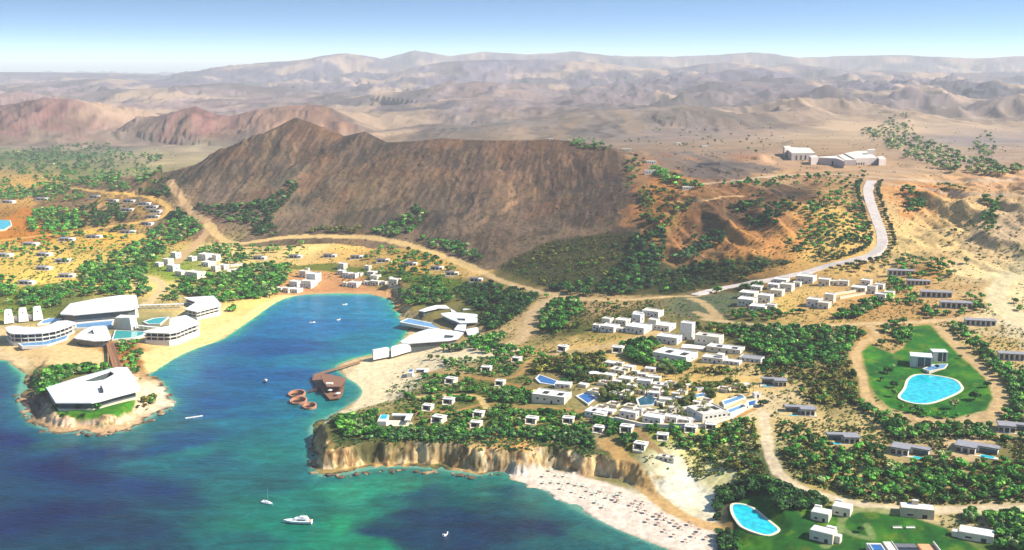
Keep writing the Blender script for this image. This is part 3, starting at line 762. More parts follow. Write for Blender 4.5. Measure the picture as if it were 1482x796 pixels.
# ------------------------------------------------------------------ the air
HZ = 0.6e-4
def box_mesh(name, x0, x1, y0, y1, z0, z1):
    me = bpy.data.meshes.new(name)
    v = [(x, y, z) for z in (z0, z1) for y in (y0, y1) for x in (x0, x1)]
    me.from_pydata(v, [], [(0, 2, 3, 1), (4, 5, 7, 6), (0, 1, 5, 4), (2, 6, 7, 3), (0, 4, 6, 2), (1, 3, 7, 5)])
    return me
hm = box_mesh('haze', -45000, 45000, -9000, 30000, -8, 470)
hmat = bpy.data.materials.new('haze'); hmat.use_nodes = True
hn = hmat.node_tree.nodes; hn.clear()
ho = hn.new('ShaderNodeOutputMaterial'); hv = hn.new('ShaderNodeVolumePrincipled')
hv.inputs['Color'].default_value = (0.93, 0.955, 1.0, 1)
hv.inputs['Density'].default_value = HZ
hv.inputs['Anisotropy'].default_value = 0.0
hmat.node_tree.links.new(hv.outputs[0], ho.inputs['Volume'])
hm.materials.append(hmat)
haze = bpy.data.objects.new('haze', hm); COL.objects.link(haze)
haze['kind'] = 'stuff'
# ------------------------------------------------------------------ builders
class MB:
    """collects boxes, prisms and tubes into ONE mesh"""
    def __init__(self):
        self.v = []; self.f = []
    def add(self, vs, fs):
        n = len(self.v); self.v += [tuple(map(float, p)) for p in vs]; self.f += [tuple(i + n for i in f) for f in fs]; return self
    def box(self, x0, x1, y0, y1, z0, z1):
        return self.add([(x0, y0, z0), (x1, y0, z0), (x1, y1, z0), (x0, y1, z0), (x0, y0, z1), (x1, y0, z1), (x1, y1, z1), (x0, y1, z1)],
                        [(3, 2, 1, 0), (4, 5, 6, 7), (0, 1, 5, 4), (1, 2, 6, 5), (2, 3, 7, 6), (3, 0, 4, 7)])
    def prism(self, poly, z0, z1, cap=True, top=None):
        p = [tuple(q[:2]) for q in poly]
        if area(p) < 0:
            p = p[::-1]; top = top[::-1] if top is not None else None
        t = p if top is None else [tuple(q[:2]) for q in top]
        n = len(p)
        vs = [(x, y, z0) for x, y in p] + [(x, y, z1) for x, y in t]
        fs = [(i, (i + 1) % n, n + (i + 1) % n, n + i) for i in range(n)]
        if cap:
            fs += [tuple(range(n, 2 * n)), tuple(range(n - 1, -1, -1))]
        return self.add(vs, fs)
    def bar(self, a, b, w, z0, z1):
        """upright wall or deck strip from a to b, w wide"""
        a = np.array(a[:2], float); b = np.array(b[:2], float); d = b - a; L = np.hypot(*d) + 1e-9
        n = np.array([-d[1], d[0]]) / L * w / 2
        return self.prism([a + n, a - n, b - n, b + n], z0, z1)
    def tube(self, c, r0, r1, z0, z1, n=10, cap=True):
        vs = [(c[0] + r0 * math.cos(6.2832 * i / n), c[1] + r0 * math.sin(6.2832 * i / n), z0) for i in range(n)]
        vs += [(c[0] + r1 * math.cos(6.2832 * i / n), c[1] + r1 * math.sin(6.2832 * i / n), z1) for i in range(n)]
        fs = [(i, (i + 1) % n, n + (i + 1) % n, n + i) for i in range(n)]
        if cap:
            fs += [tuple(range(n, 2 * n)), tuple(range(n - 1, -1, -1))]
        return self.add(vs, fs)
    def limb(self, a, b, r0, r1, n=6):
        a = Vector(a); b = Vector(b); d = (b - a).normalized()
        u = d.orthogonal().normalized(); w = d.cross(u)
        vs = [a + (u * math.cos(6.2832 * i / n) + w * math.sin(6.2832 * i / n)) * r0 for i in range(n)]
        vs += [b + (u * math.cos(6.2832 * i / n) + w * math.sin(6.2832 * i / n)) * r1 for i in range(n)]
        return self.add(vs, [(i, (i + 1) % n, n + (i + 1) % n, n + i) for i in range(n)] + [tuple(range(n, 2 * n)), tuple(range(n - 1, -1, -1))])
    def build(self, name, m, parent=None):
        me = bpy.data.meshes.new(name); me.from_pydata(self.v, [], self.f); me.update()
        me.materials.append(m)
        o = bpy.data.objects.new(name, me); COL.objects.link(o)
        if parent is not None:
            o.parent = parent
        return o

def area(p):
    return 0.5 * sum(p[i][0] * p[(i + 1) % len(p)][1] - p[(i + 1) % len(p)][0] * p[i][1] for i in range(len(p)))

def thing(name, label, cat, loc=(0, 0, 0), rz=0.0, group=None):
    o = bpy.data.objects.new(name, None); COL.objects.link(o)
    o.empty_display_size = 1.0
    o.location = loc; o.rotation_euler = (0, 0, rz); o['label'] = label; o['category'] = cat
    if group:
        o['group'] = group
    return o

def copy_thing(o, loc, rz=None, label=None, group=None, s=None):
    c = o.copy(); COL.objects.link(c); c.location = loc
    if rz is not None:
        c.rotation_euler = (0, 0, rz)
    if s is not None:
        c.scale = s if isinstance(s, (tuple, list)) else (s, s, s)
    if label:
        c['label'] = label
    if group:
        c['group'] = group
    for ch in list(o.children):
        d = ch.copy(); COL.objects.link(d); d.parent = c
        for g in list(ch.children):
            e = g.copy(); COL.objects.link(e); e.parent = d
    return c

WHITE = mat('white_plaster', (202, 197, 186), 0.8, 0.05, 0.4)
ROOFW = mat('white_roof', (198, 197, 195), 0.7, 0.04, 0.15)
PALER = mat('pale_screed_roof', (190, 182, 168), 0.85, 0.1, 0.3)
BONE = mat('bone_plaster', (206, 195, 172), 0.85, 0.08, 0.4)
STONEW = mat('pale_stone', (214, 204, 192), 0.85, 0.08, 0.3)
GREYR = mat('grey_roof', (128, 126, 130), 0.8, 0.15, 0.5)
DARKR = mat('dark_roof', (92, 92, 98), 0.8, 0.15, 0.5)
GLASS = mat('dark_glass', (38, 46, 52), 0.12, 0.2, 0.3, 0, 0.5)
SHADEG = mat('tinted_glazing', (78, 86, 88), 0.15, 0.2, 0.3, 0, 0.5)
DARKIN = mat('dark_opening', (46, 42, 38), 0.8, 0.2, 0.5)
WOOD = mat('weathered_wood', (140, 98, 66), 0.8, 0.25, 1.5)
REDWOOD = mat('red_brown_wood', (118, 84, 64), 0.75, 0.2, 1.2)
DKWOOD = mat('dark_wood', (84, 50, 38), 0.8, 0.2, 1.2)
TERRA = mat('terracotta', (206, 140, 100), 0.85, 0.12, 0.6)
STONEP = mat('stone_paving', (196, 184, 160), 0.9, 0.12, 0.8)
BLUEP = mat('blue_pool_water', (40, 88, 142), 0.08, 0.25, 0.25, 0, 0.4)
PALEP = mat('pale_blue_pool_water', (98, 140, 176), 0.08, 0.15, 0.25, 0, 0.4)
AQUAP = mat('turquoise_pool_water', (22, 164, 178), 0.08, 0.35, 0.25, 0, 0.4)
TEALP = mat('teal_pool_water', (36, 142, 138), 0.08, 0.2, 0.3, 0, 0.4)
STEEL = mat('metal', (190, 192, 196), 0.35, 0.05, 1.0, 0.6)
GREENP = mat('lime_green_paint', (170, 196, 110), 0.6, 0.1, 1.0)
TURF = mat('roof_turf', (84, 108, 44), 0.95, 0.3, 0.5)
NAVY = mat('navy_paint', (40, 48, 70), 0.4, 0.1, 1.0)

def mpp(px, py, x, y, z):
    return math.sqrt(x * x + y * y + (CAM_H - z) ** 2) / FPX

ORD = 'first second third fourth fifth sixth seventh eighth ninth tenth eleventh twelfth thirteenth fourteenth fifteenth sixteenth'.split()

def opening(parent, name, m, side, u, z0, w, h, W_, D_, deep=0.06):
    """a window or door set a little proud of one wall of a W_ x D_ block; side: f front, r right, l left"""
    mb = MB()
    if side == 'f':
        mb.box(u - w / 2, u + w / 2, -D_ / 2 - deep, -D_ / 2 + 0.02, z0, z0 + h)
    elif side == 'r':
        mb.box(W_ / 2 - 0.02, W_ / 2 + deep, u - w / 2, u + w / 2, z0, z0 + h)
    else:
        mb.box(-W_ / 2 - deep, -W_ / 2 + 0.02, u - w / 2, u + w / 2, z0, z0 + h)
    return mb.build(name, m, parent)

def cube_house(px, py, wpx, hpx, label, group, rz=-0.3, dr=0.85, wallm=None, roofm=None, name='white_house', cat='house', nwin=None, door=True, wells=0, upper=None):
    """flat-roofed block house standing with the middle of its front foot at a photo pixel"""
    x, y, z = hit(px, py)
    k = mpp(px, py, x, y, z)
    w = wpx * k * 0.86; h = max(2.6, hpx * k * 0.80); d = max(2.5, w * dr)
    if hpx * k < 3.0:
        h = hpx * k * 0.95
    t = thing(name, label, cat, (x, y + d / 2, z), rz, group)
    u_ = (int(px * 7 + py * 13) % 10)
    wallm = wallm or (WHITE if u_ < 5 else BONE if u_ < 8 else STONEW); roofm = roofm or (ROOFW if u_ % 3 else PALER)
    b = MB(); p = 0.32; par = min(0.7, h * 0.15)
    b.box(-w / 2, w / 2, -d / 2, d / 2, -4, h - par)
    b.box(-w / 2, w / 2, -d / 2, -d / 2 + p, h - par, h); b.box(-w / 2, w / 2, d / 2 - p, d / 2, h - par, h)
    b.box(-w / 2, -w / 2 + p, -d / 2 + p, d / 2 - p, h - par, h); b.box(w / 2 - p, w / 2, -d / 2 + p, d / 2 - p, h - par, h)
    b.build('wall', wallm, t)
    r = MB().box(-w / 2 + p + .02, w / 2 - p - .02, -d / 2 + p + .02, d / 2 - p - .02, h - par - 0.1, h - par + 0.06)
    ro = r.build('roof', roofm, t)
    for i in range(wells):
        q = MB(); u = (-0.25 + 0.45 * i) * w
        q.box(u, u + w * 0.16, -d * 0.2, d * 0.15, h - par + 0.06, h - par + 0.5)
        q.build('skylight', DARKIN, ro)
    if upper:
        ux, uw, uh = upper
        q = MB().box((ux - uw / 2) * w, (ux + uw / 2) * w, -d * 0.1, d * 0.38, h - par + 0.06, h + uh)
        q.build('upper_room', wallm, t)
    if nwin is None:
        nwin = max(1, min(4, int(w / 3.2)))
    if h > 2.4:
        for i in range(nwin):
            u = (i + 0.5) / nwin * w * 0.86 - w * 0.43
            if door and i == nwin // 2:
                opening(t, 'door', DARKIN, 'f', u, 0.02, min(1.3, w * .3), min(2.2, h * 0.62), w, d)
            else:
                opening(t, 'window', GLASS, 'f', u, h * 0.34, min(1.5, w * 0.26), min(1.3, h * 0.3), w, d)
        opening(t, 'window', GLASS, 'r', 0, h * 0.36, min(1.5, d * .3), min(1.3, h * 0.3), w, d)
        if w > 6:
            opening(t, 'window', GLASS, 'l', 0, h * 0.36, min(1.5, d * .3), min(1.3, h * 0.3), w, d)
    return t

def px_poly(pts, z):
    a = np.array(pts, float); x, y = P(a[:, 0], a[:, 1], z)
    return [(float(u), float(v)) for u, v in zip(x, y)]

def inset(poly, d):
    """move every edge of a polygon inwards"""
    p = [Vector((q[0], q[1])) for q in poly]
    if area(p) < 0:
        p = p[::-1]
    n = len(p); out = []
    for i in range(n):
        a, b, c = p[i - 1], p[i], p[(i + 1) % n]
        e1 = (b - a).normalized(); e2 = (c - b).normalized()
        n1 = Vector((-e1.y, e1.x)); n2 = Vector((-e2.y, e2.x))
        m = n1 + n2; L = m.length
        m = m / L if L > 1e-6 else n1
        s = max(0.35, m.dot(n1))
        out.append(tuple(b + m * min(d / s, d * 2.0)))
    return out

from mathutils.geometry import tessellate_polygon

def roof_slab(outline, z, thick, hole=None, lift=0.0, lift_at=None):
    """a roof plate; with a hole the rim of the hole may be lifted, with lift_at (x, y) a point of the plate"""
    mb = MB()
    p = list(outline)
    if area(p) < 0:
        p = p[::-1]
    n = len(p)
    if hole is None and lift_at is None:
        return mb.prism(p, z - thick, z)
    loops = [[Vector((a, b, 0)) for a, b in p]]
    inner = []
    if hole is not None:
        inner = list(hole)
        if area(inner) > 0:
            inner = inner[::-1]
        loops.append([Vector((a, b, 0)) for a, b in inner])
        tri = tessellate_polygon(loops)
        zi = [z + lift] * len(inner)
    else:
        inner = [lift_at]; zi = [z + lift]
        tri = [(i, (i + 1) % n, n) for i in range(n)]
    vs = [(a, b, z) for a, b in p] + [(a, b, c) for (a, b), c in zip(inner, zi)]
    fs = []
    for t_ in tri:
        a, b, c = (vs[i] for i in t_)
        up = (b[0] - a[0]) * (c[1] - a[1]) - (b[1] - a[1]) * (c[0] - a[0])
        fs.append(tuple(t_) if up > 0 else tuple(t_)[::-1])
    mb.add(vs, fs)
    low = [(a, b, c - thick) for a, b, c in vs]
    mb.add(low, [f[::-1] for f in fs])
    for lp, m_ in ((p, 1),) + (((inner, -1),) if hole is not None else ()):
        k = len(lp); zz = [z] * k if m_ == 1 else zi
        mb.add([(a, b, c - thick) for (a, b), c in zip(lp, zz)] + [(a, b, c) for (a, b), c in zip(lp, zz)], [(i, (i + 1) % k, k + (i + 1) % k, k + i) for i in range(k)])
    return mb

def poly_pool(label, px, water, z=None, rimw=0.7, rimm=None, flat=None, group=None, lift=0.15, name='swimming_pool'):
    if flat is not None:
        w, z = flat; w = [tuple(q) for q in w]
    else:
        if z is None:
            q = W(px); z = float(np.max(ground(q[:, 0], q[:, 1]))) + 0.05
        w = px_poly(px, z)
    if area(w) < 0:
        w = w[::-1]
    w = [tuple(q) for q in (curve(w, 5, True) if len(w) > 8 else np.array(w))]
    c = np.mean(np.array(w), 0)
    t = thing(name, label, 'pool', (c[0], c[1], z), 0, group)
    loc = [(a - c[0], b - c[1]) for a, b in w]
    out = inset(loc, -rimw)
    n = len(loc); mb = MB()
    mb.add([(a, b, lift + 0.18) for a, b in loc] + [(a, b, lift + 0.18) for a, b in out] + [(a, b, -2.5) for a, b in out] + [(a, b, -0.5) for a, b in loc],
           [f for i in range(n) for j in [(i + 1) % n] for f in ((n + i, n + j, j, i), (2 * n + i, 2 * n + j, n + j, n + i), (i, j, 3 * n + j, 3 * n + i))])
    mb.build('pool_rim', rimm or STONEP, t)
    MB().add([(a, b, lift) for a, b in loc], [tuple(range(n))]).build('water', water, t)
    return t

def columns(parent, pts, every, r, z0, z1, m, first=0.5, name='column'):
    """square columns along a polyline, each its own part"""
    pts = [np.array(p[:2], float) for p in pts]
    pos = every * first; acc = 0.0; out = []
    for a, b in zip(pts[:-1], pts[1:]):
        L = np.hypot(*(b - a))
        while pos <= acc + L:
            q = a + (b - a) * ((pos - acc) / L)
            MB().box(q[0] - r, q[0] + r, q[1] - r, q[1] + r, z0, z1).build(name, m, parent)
            pos += every
        acc += L

# ------------------------------------------------------------------ the made road up to the mesa
def road_strip(name, px, w0, w1, m, lift=0.35):
    c = W(curve(px, 10))
    seg = np.r_[0, np.cumsum(np.hypot(*np.diff(c, axis=0).T))]
    s = np.arange(0, seg[-1], 4.0)
    cx = np.interp(s, seg, c[:, 0]); cy = np.interp(s, seg, c[:, 1])
    for _ in range(6):
        cx[1:-1] = (cx[:-2] + cx[1:-1] * 2 + cx[2:]) / 4; cy[1:-1] = (cy[:-2] + cy[1:-1] * 2 + cy[2:]) / 4
    tx = np.gradient(cx); ty = np.gradient(cy); L = np.hypot(tx, ty) + 1e-9
    nx_, ny_ = -ty / L, tx / L
    wd = np.linspace(w0, w1, len(s)) / 2
    vs = []; k = 7
    zc = np.array([max(ground(cx[i] + nx_[i] * wd[i] * f, cy[i] + ny_[i] * wd[i] * f) for f in (-0.9, -0.45, 0, 0.45, 0.9)) for i in range(len(s))])
    for _ in range(3):
        zc[1:-1] = np.maximum(zc[1:-1], (zc[:-2] + zc[1:-1] + zc[2:]) / 3)
    for i in range(len(s)):
        for j, f in enumerate((-1.25, -1.0, -0.5, 0, 0.5, 1.0, 1.25)):
            x = cx[i] + nx_[i] * wd[i] * f; y = cy[i] + ny_[i] * wd[i] * f
            vs.append((x, y, zc[i] + lift - (3.0 if abs(f) > 1.1 else 0)))
    fs = [(i * k + j, (i + 1) * k + j, (i + 1) * k + j + 1, i * k + j + 1) for i in range(len(s) - 1) for j in range(k - 1)]
    mb = MB().add(vs, [f[::-1] for f in fs])
    o = mb.build(name, m); o['kind'] = 'structure'
    return o
ROADM = mat('pale_concrete', (172, 160, 152), 0.9, 0.12, 0.15)
ROAD_PX = [(1261, 262), (1256, 275), (1259, 292), (1267, 315), (1275, 338), (1276, 356), (1262, 370), (1235, 377), (1200, 384), (1160, 396), (1120, 404), (1075, 412), (1030, 421), (1005, 428)]
road_strip('road', ROAD_PX, 12, 9, ROADM)

poly_pool('large curved turquoise pool with pale rim on the upper lawn', None, AQUAP, flat=POOLS['a'], rimw=0.9)
poly_pool('kite-shaped turquoise pool on the lower lawn beside dark trees', None, AQUAP, flat=POOLS['b'], rimw=0.8)
poly_pool('small turquoise pond cut by the picture edge among hillside trees', [(-25, 318), (14, 319), (16, 326), (6, 332), (-25, 335)], AQUAP)

# ------------------------------------------------------------------ the white pavilion on the islet
def conv(pts, ox, oy, s):
    return [(ox + a / s, oy + b / s) for a, b in pts]

def local(poly, c):
    return [(a - c[0], b - c[1]) for a, b in poly]

def centre(poly):
    a = np.array(poly); return float(a[:, 0].mean()), float(a[:, 1].mean())

zr = 14.0
out = px_poly(conv([(265, 345), (520, 264), (790, 190), (850, 178), (935, 178), (975, 235), (1040, 350), (1035, 368), (860, 413), (700, 458), (640, 470), (345, 470)], 20, 500, 5.6875), zr)
hole = px_poly(conv([(548, 300), (795, 214), (830, 238), (745, 286), (660, 300)], 20, 500, 5.6875), zr + 2.5)
c = centre(out); zg = float(ground(*c))
t = thing('island_pavilion', 'large faceted white pavilion with an open courtyard on the rocky islet', 'pavilion', (c[0], c[1], zg))
rf = roof_slab(local(out, c), zr - zg, 0.9, local(hole, c), 3.0).build('roof', ROOFW, t)
slot = px_poly(conv([(710, 337), (722, 332), (738, 372), (722, 376)], 20, 500, 5.6875), zr + 1.6)
MB().prism(local(slot, c), zr - zg + 0.2, zr - zg + 1.95).build('roof_window', DARKIN, rf)
ow_ = inset(local(out, c), 3.4); iw_ = inset(local(hole, c), -0.8); wl_ = MB()
for lp_ in (ow_, iw_):
    for i in range(len(lp_)):
        wl_.bar(lp_[i], lp_[(i + 1) % len(lp_)], 0.5, -6, zr - zg + (-0.3 if lp_ is ow_ else 1.6))
wl_.build('wall', SHADEG, t)
MB().prism(inset(local(out, c), 1.6), -6, 0.9).build('terrace', STONEP, t)
hl = local(hole, c)
MB().prism(inset(hl, 0.1), 0.5, 4.2).build('courtyard', TURF, t)

# ------------------------------------------------------------------ the resort on the spit
def storeys_hotel(name, label, px, zg, h, front, lift_at=None, lift=0.0, levels=2, every=6.0, ins=2.4, cat='hotel', back_ins=None):
    """white roof plate over glazed floors with a white slab and columns along its front edge"""
    z = zg + h
    o = px_poly(px, z); c = centre(o)
    t = thing(name, label, cat, (c[0], c[1], zg))
    lo = local(o, c)
    la = None
    if lift_at is not None:
        q = P(lift_at[0], lift_at[1], z + lift); la = (q[0] - c[0], q[1] - c[1])
    roof_slab(lo, h, 0.9, None, lift, la).build('roof', ROOFW, t)
    MB().prism(inset(lo, ins), -5, h - 0.85).build('glazed_wall', GLASS, t)
    st_ = (h - 0.9) / levels
    for i in range(levels):
        MB().prism(inset(lo, 0.7), i * st_ - (5 if i == 0 else 0.3), i * st_ + 0.55).build('floor_slab', WHITE, t)
    fr = [lo[i] for i in front]
    fi = inset(lo, 0.95)
    # the inset keeps vertex order unless it flipped
    if area(lo) < 0:
        fi = fi[::-1]
    columns(t, [fi[i] for i in front], every, 0.28, 0.0, h - 0.9, WHITE)
    return t

zoomA = lambda pts: conv(pts, 0, 415, 7.41)
zoomB = lambda pts: conv(pts, 150, 415, 7.41)
storeys_hotel('curved_hotel', 'long curved white two-storey hotel wing above the sandy spit', zoomA([(50, 440), (90, 425), (140, 416), (250, 429), (400, 437), (520, 411), (620, 366), (720, 360), (806, 378), (800, 394), (720, 430), (600, 470), (450, 495), (250, 505), (130, 503), (88, 488)]), 6.0, 8.2, list(range(8, 16)))
storeys_hotel('angled_hotel', 'white two-storey hotel wing with stepped roof beside the beach and teal pool', zoomB([(420, 476), (620, 431), (704, 414), (710, 336), (880, 302), (1036, 378), (1020, 395), (920, 430), (800, 480), (700, 499), (440, 490)]), 6.0, 7.6, [5, 6, 7, 8, 9, 10])
storeys_hotel('notched_hotel', 'white hotel wing with deep notched roof at the walkway end by trees', zoomB([(850, 115), (1180, 95), (1262, 185), (1256, 200), (1000, 268), (868, 240), (988, 165)]), 6.5, 6.6, [2, 3, 4, 5])
o = px_poly(zoomA([(645, 286), (750, 180), (1030, 126), (1280, 90), (1462, 88), (1488, 215), (1395, 245), (1040, 276), (780, 300), (650, 294)]), 16.0)
c = centre(o); zg = 6.5
t = thing('main_hall', 'longest white hall with a folded roof behind the resort pools', 'hall', (c[0], c[1], zg))
lo = local(o, c)
q = P(139, 446.5, 17.0)
roof_slab(lo, 9.5, 1.0, None, 1.6, (q[0] - c[0] + 6, q[1] - c[1])).build('roof', ROOFW, t)
MB().prism(inset(lo, 3.5), -5, 8.6).build('glazed_wall', SHADEG, t)
MB().prism(inset(lo, 0.5), -5, 0.8).build('terrace', STONEW, t)
o = px_poly(zoomA([(788, 546), (880, 470), (985, 424), (1120, 415), (1145, 428), (1192, 545), (1180, 562), (1110, 576), (1000, 580), (830, 558)]), 12.0)
hole = px_poly(zoomA([(914, 500), (990, 455), (1012, 508)]), 12.8)
c = centre(o); zg = 6.0
t = thing('shell_pavilion', 'small rounded white roof with a dark triangular opening near the sand', 'pavilion', (c[0], c[1], zg))
lo = local(o, c)
roof_slab(lo, 6.0, 0.8, local(hole, c), 0.9).build('roof', ROOFW, t)
MB().prism(inset(lo, 2.2), -5, 5.4).build('glazed_wall', SHADEG, t)
# covered walkways
def walkway(label, a, b, zg, h, w, m=ROOFW):
    A = np.array(P(a[0], a[1], zg + h)); B = np.array(P(b[0], b[1], zg + h)); c = (A + B) / 2
    t = thing('covered_walkway', label, 'walkway', (c[0], c[1], zg))
    MB().bar(A - c, B - c, w, h - 0.4, h).build('roof', m, t)
    MB().bar(A - c, B - c, w * 0.9, -3, 0.3).build('floor', STONEP, t)
    d = (B - A) / np.hypot(*(B - A)); n = np.array([-d[1], d[0]]) * (w / 2 - 0.3)
    columns(t, [A - c - n, B - c - n], 5.0, 0.25, 0.3, h - 0.4, WHITE)
    columns(t, [A - c + n, B - c + n], 5.0, 0.25, 0.3, h - 0.4, WHITE)
walkway('long white colonnaded walkway joining the folded-roof hall to the notched wing', (201.5, 441.5), (266, 439.5), 6.5, 4.2, 4.0)
walkway('short white covered walkway leading to the stepped-roof hotel wing', (196, 470.5), (236, 474.5), 6.0, 3.4, 3.2)
# blocks
def tapered(name, label, base_px, top_px, zg, h, m=WHITE, cat='building'):
    """base and top outline by the pixels of each front edge"""
    b = px_poly(base_px, zg); tp = px_poly(top_px, zg + h); c = centre(b)
    t = thing(name, label, cat, (c[0], c[1], zg))
    MB().prism(local(b, c), -0.5, h, True, local(tp, c)).build('wall', m, t)
    MB().prism(inset(local(tp, c), 0.5), h + 0.02, h + 0.25).build('roof', ROOFW, t)
    return t
tapered('wedge_block', 'tall pale windowless wedge block standing between the resort pools', [(162.5, 474.5), (190.5, 477.5), (200.5, 473), (173, 470)], [(166, 460), (187.5, 460), (196, 456.5), (174, 455.5)], 6.0, 11)
for (x, yb, l) in ((13, 467, 'white tapered tower with link wall, nearest the picture edge, above the curved hotel'), (34, 464.5, 'middle one of three white tapered towers above the curved hotel'), (55, 462.5, 'white tapered tower closest to the folded-roof hall')):
    t = tapered('tapered_tower', l, [(x - 7, yb + 1), (x + 7.5, yb - .5), (x + 7.5, yb - 3), (x - 7, yb - 2)], [(x - 7, yb - 16.5), (x + 3.5, yb - 17.5), (x + 3.5, yb - 20), (x - 6, yb - 19)], 7.0, 10.5, WHITE, 'tower')
    opening(t, 'window', DARKIN, 'f', 0.5, 7.2, 1.2, 1.2, 1, 3.0)
    if x > 20:
        MB().box(-15, -5.5, -1, 1.2, -1, 4.2).build('link_wall', WHITE, t)
for l, px, m, zz in (('pale blue pool behind the curved hotel', [(56, 469), (63, 464), (72, 461), (88, 461.5), (80, 466)], PALEP, 6.6),
                     ('long narrow blue pool in front of the folded-roof hall', [(110, 468), (164, 463), (160, 472.5), (111, 474.5)], PALEP, 6.6),
                     ('teal lagoon pool at the foot of the wedge block', [(167.5, 478.5), (208, 480.5), (206.7, 484.5), (194.5, 488.5), (163.5, 491)], TEALP, 6.4),
                     ('pointed teal pool below the colonnaded walkway', [(209, 465.6), (223, 461), (243, 459), (231, 469), (215, 468.5)], TEALP, 6.5),
                     ('shallow crescent pool hugging the seaward foot of the curved hotel', [(28, 497.5), (65, 494.5), (98, 485), (96, 490), (68, 499.5), (34, 501)], PALEP, 6.3)):
    poly_pool(l, px, m, zz, 0.8, WHITE)
# footbridge of planks to the islet
def deck_bridge(name, label, a, b, za, zb, w, m, rail=True, posts=None):
    A = np.array(P(a[0], a[1], za)); B = np.array(P(b[0], b[1], zb)); c = (A + B) / 2
    t = thing(name, label, 'footbridge', (c[0], c[1], 0))
    n = 16; d = (B - A) / np.hypot(*(B - A)); s = np.array([-d[1], d[0]]) * w / 2
    mb = MB(); vs = []
    for i in range(n + 1):
        q = A + (B - A) * i / n - c; zz = za + (zb - za) * i / n
        vs += [(*(q + s), zz), (*(q - s), zz), (*(q + s), zz - 0.4), (*(q - s), zz - 0.4)]
    fs = []
    for i in range(n):
        k = i * 4
        fs += [(k, k + 1, k + 5, k + 4), (k + 2, k + 6, k + 7, k + 3), (k, k + 4, k + 6, k + 2), (k + 1, k + 3, k + 7, k + 5)]
    fs += [(0, 2, 3, 1), (n * 4, n * 4 + 1, n * 4 + 3, n * 4 + 2)]
    mb.add(vs, fs).build('deck', m, t)
    for sg in (1, -1):
        r = MB(); e = s * sg * 0.94
        p0 = A - c + e; p1 = B - c + e
        if rail:
            r.limb((*p0, za + 1.0), (*p1, zb + 1.0), 0.09, 0.09, 4)
            for i in range(0, n + 1, 2):
                q = p0 + (p1 - p0) * i / n; zz = za + (zb - za) * i / n
                r.box(q[0] - .06, q[0] + .06, q[1] - .06, q[1] + .06, zz - 0.1, zz + 1.0)
            r.build('railing', m, t)
    for i in range(1, n, 2):
        q = A + (B - A) * i / n - c; zz = za + (zb - za) * i / n
        MB().tube(q, 0.2, 0.2, (-4 if posts is None else posts), zz - 0.4, 6).build('post', DKWOOD, t)
    return t
deck_bridge('footbridge', 'narrow brown plank footbridge running from the resort to the islet', (156, 496), (166, 531), 8.0, 11.5, 3.2, WOOD)
deck_bridge('footbridge', 'second plank footbridge beside it, closer to the beach trees', (163, 497), (173, 531), 8.0, 11.5, 2.2, REDWOOD)

# ------------------------------------------------------------------ the angular marina house
zoomM = lambda pts: conv(pts, 530, 425, 7.239)
def plate_building(name, label, px, zg, h, hole=None, lift=0.6, wallm=None, ins=1.8, cat='building', thick=0.7):
    o = px_poly(px, zg + h); c = centre(o); lo = local(o, c)
    t = thing(name, label, cat, (c[0], c[1], zg))
    roof_slab(lo, h, thick, local(px_poly(hole, zg + h + lift), c) if hole else None, lift).build('roof', ROOFW, t)
    MB().prism(inset(lo, ins), -4, h - thick + 0.05).build('wall', wallm or SHADEG, t)
    return t
plate_building('marina_hall', 'large pointed white roof with a grey skylight on the cove shore', zoomM([(355, 500), (440, 450), (545, 400), (660, 366), (800, 372), (940, 390), (1022, 408), (960, 470), (860, 490), (640, 505), (430, 520), (378, 515)]), 5.0, 6.6, zoomM([(820, 430), (925, 440), (898, 463), (802, 470)]), 0.5)
t = plate_building('marina_lounge', 'white tongue-shaped upper roof with an oval skylight beside the cove woods', zoomM([(780, 205), (870, 194), (1010, 200), (1166, 215), (1166, 300), (980, 305), (880, 265), (800, 228)]), 5.5, 9.0, zoomM([(940, 256), (1035, 260), (1036, 284), (965, 281)]), 0.5)
plate_building('marina_annex', 'small white butterfly roof at the landward tip of the marina hall', zoomM([(1040, 372), (1160, 350), (1228, 418), (1170, 462), (1062, 430)]), 6.0, 6.0)
plate_building('marina_link', 'small sloping white roof between the two large marina roofs', zoomM([(920, 375), (960, 322), (1050, 318), (1035, 392)]), 5.5, 7.2)
t = plate_building('marina_gallery', 'long white bracket-shaped roof on lime posts behind the cove', zoomM([(545, 178), (640, 142), (720, 121), (970, 117), (1001, 138), (1001, 196), (892, 190), (882, 156), (742, 154), (602, 186)]), 5.5, 7.0, None, 0, SHADEG, 2.2)
for a in ((612, 190), (680, 178), (725, 168)):
    q = P(*zoomM([a])[0], 9.0)
    MB().box(q[0] - .5 - t.location.x, q[0] + .5 - t.location.x, q[1] - .5 - t.location.y, q[1] + .5 - t.location.y, -2, 6.4).build('post', GREENP, t)
tapered('marina_store', 'plain white box annex at the back of the marina against the woods', [(671, 459), (684, 459), (684, 455), (671, 455)], [(669.5, 448.5), (684.5, 447.5), (684, 446.3), (670, 447)], 7, 8)
tapered('glass_kiosk', 'dark glass kiosk under the lime posts behind the cove beach', [(606, 459), (617, 459.5), (619, 457.5), (608, 457)], [(606, 451.5), (617, 452), (619, 450), (608, 449.5)], 5, 5.5, SHADEG)
poly_pool('long slanting blue terrace pool with white rim beside the cove', zoomM([(372, 297), (440, 264), (870, 350), (860, 372), (740, 366)]), PALEP, 6.2, 1.2, WHITE)
t = tapered('boathouse', 'long low white boathouse block on the cove sand, seaward end', [(540.5, 520), (563, 515.5), (561, 511), (539, 515)], [(540.5, 508.5), (563, 504), (560.5, 502), (538.5, 506)], 4.2, 6.2)
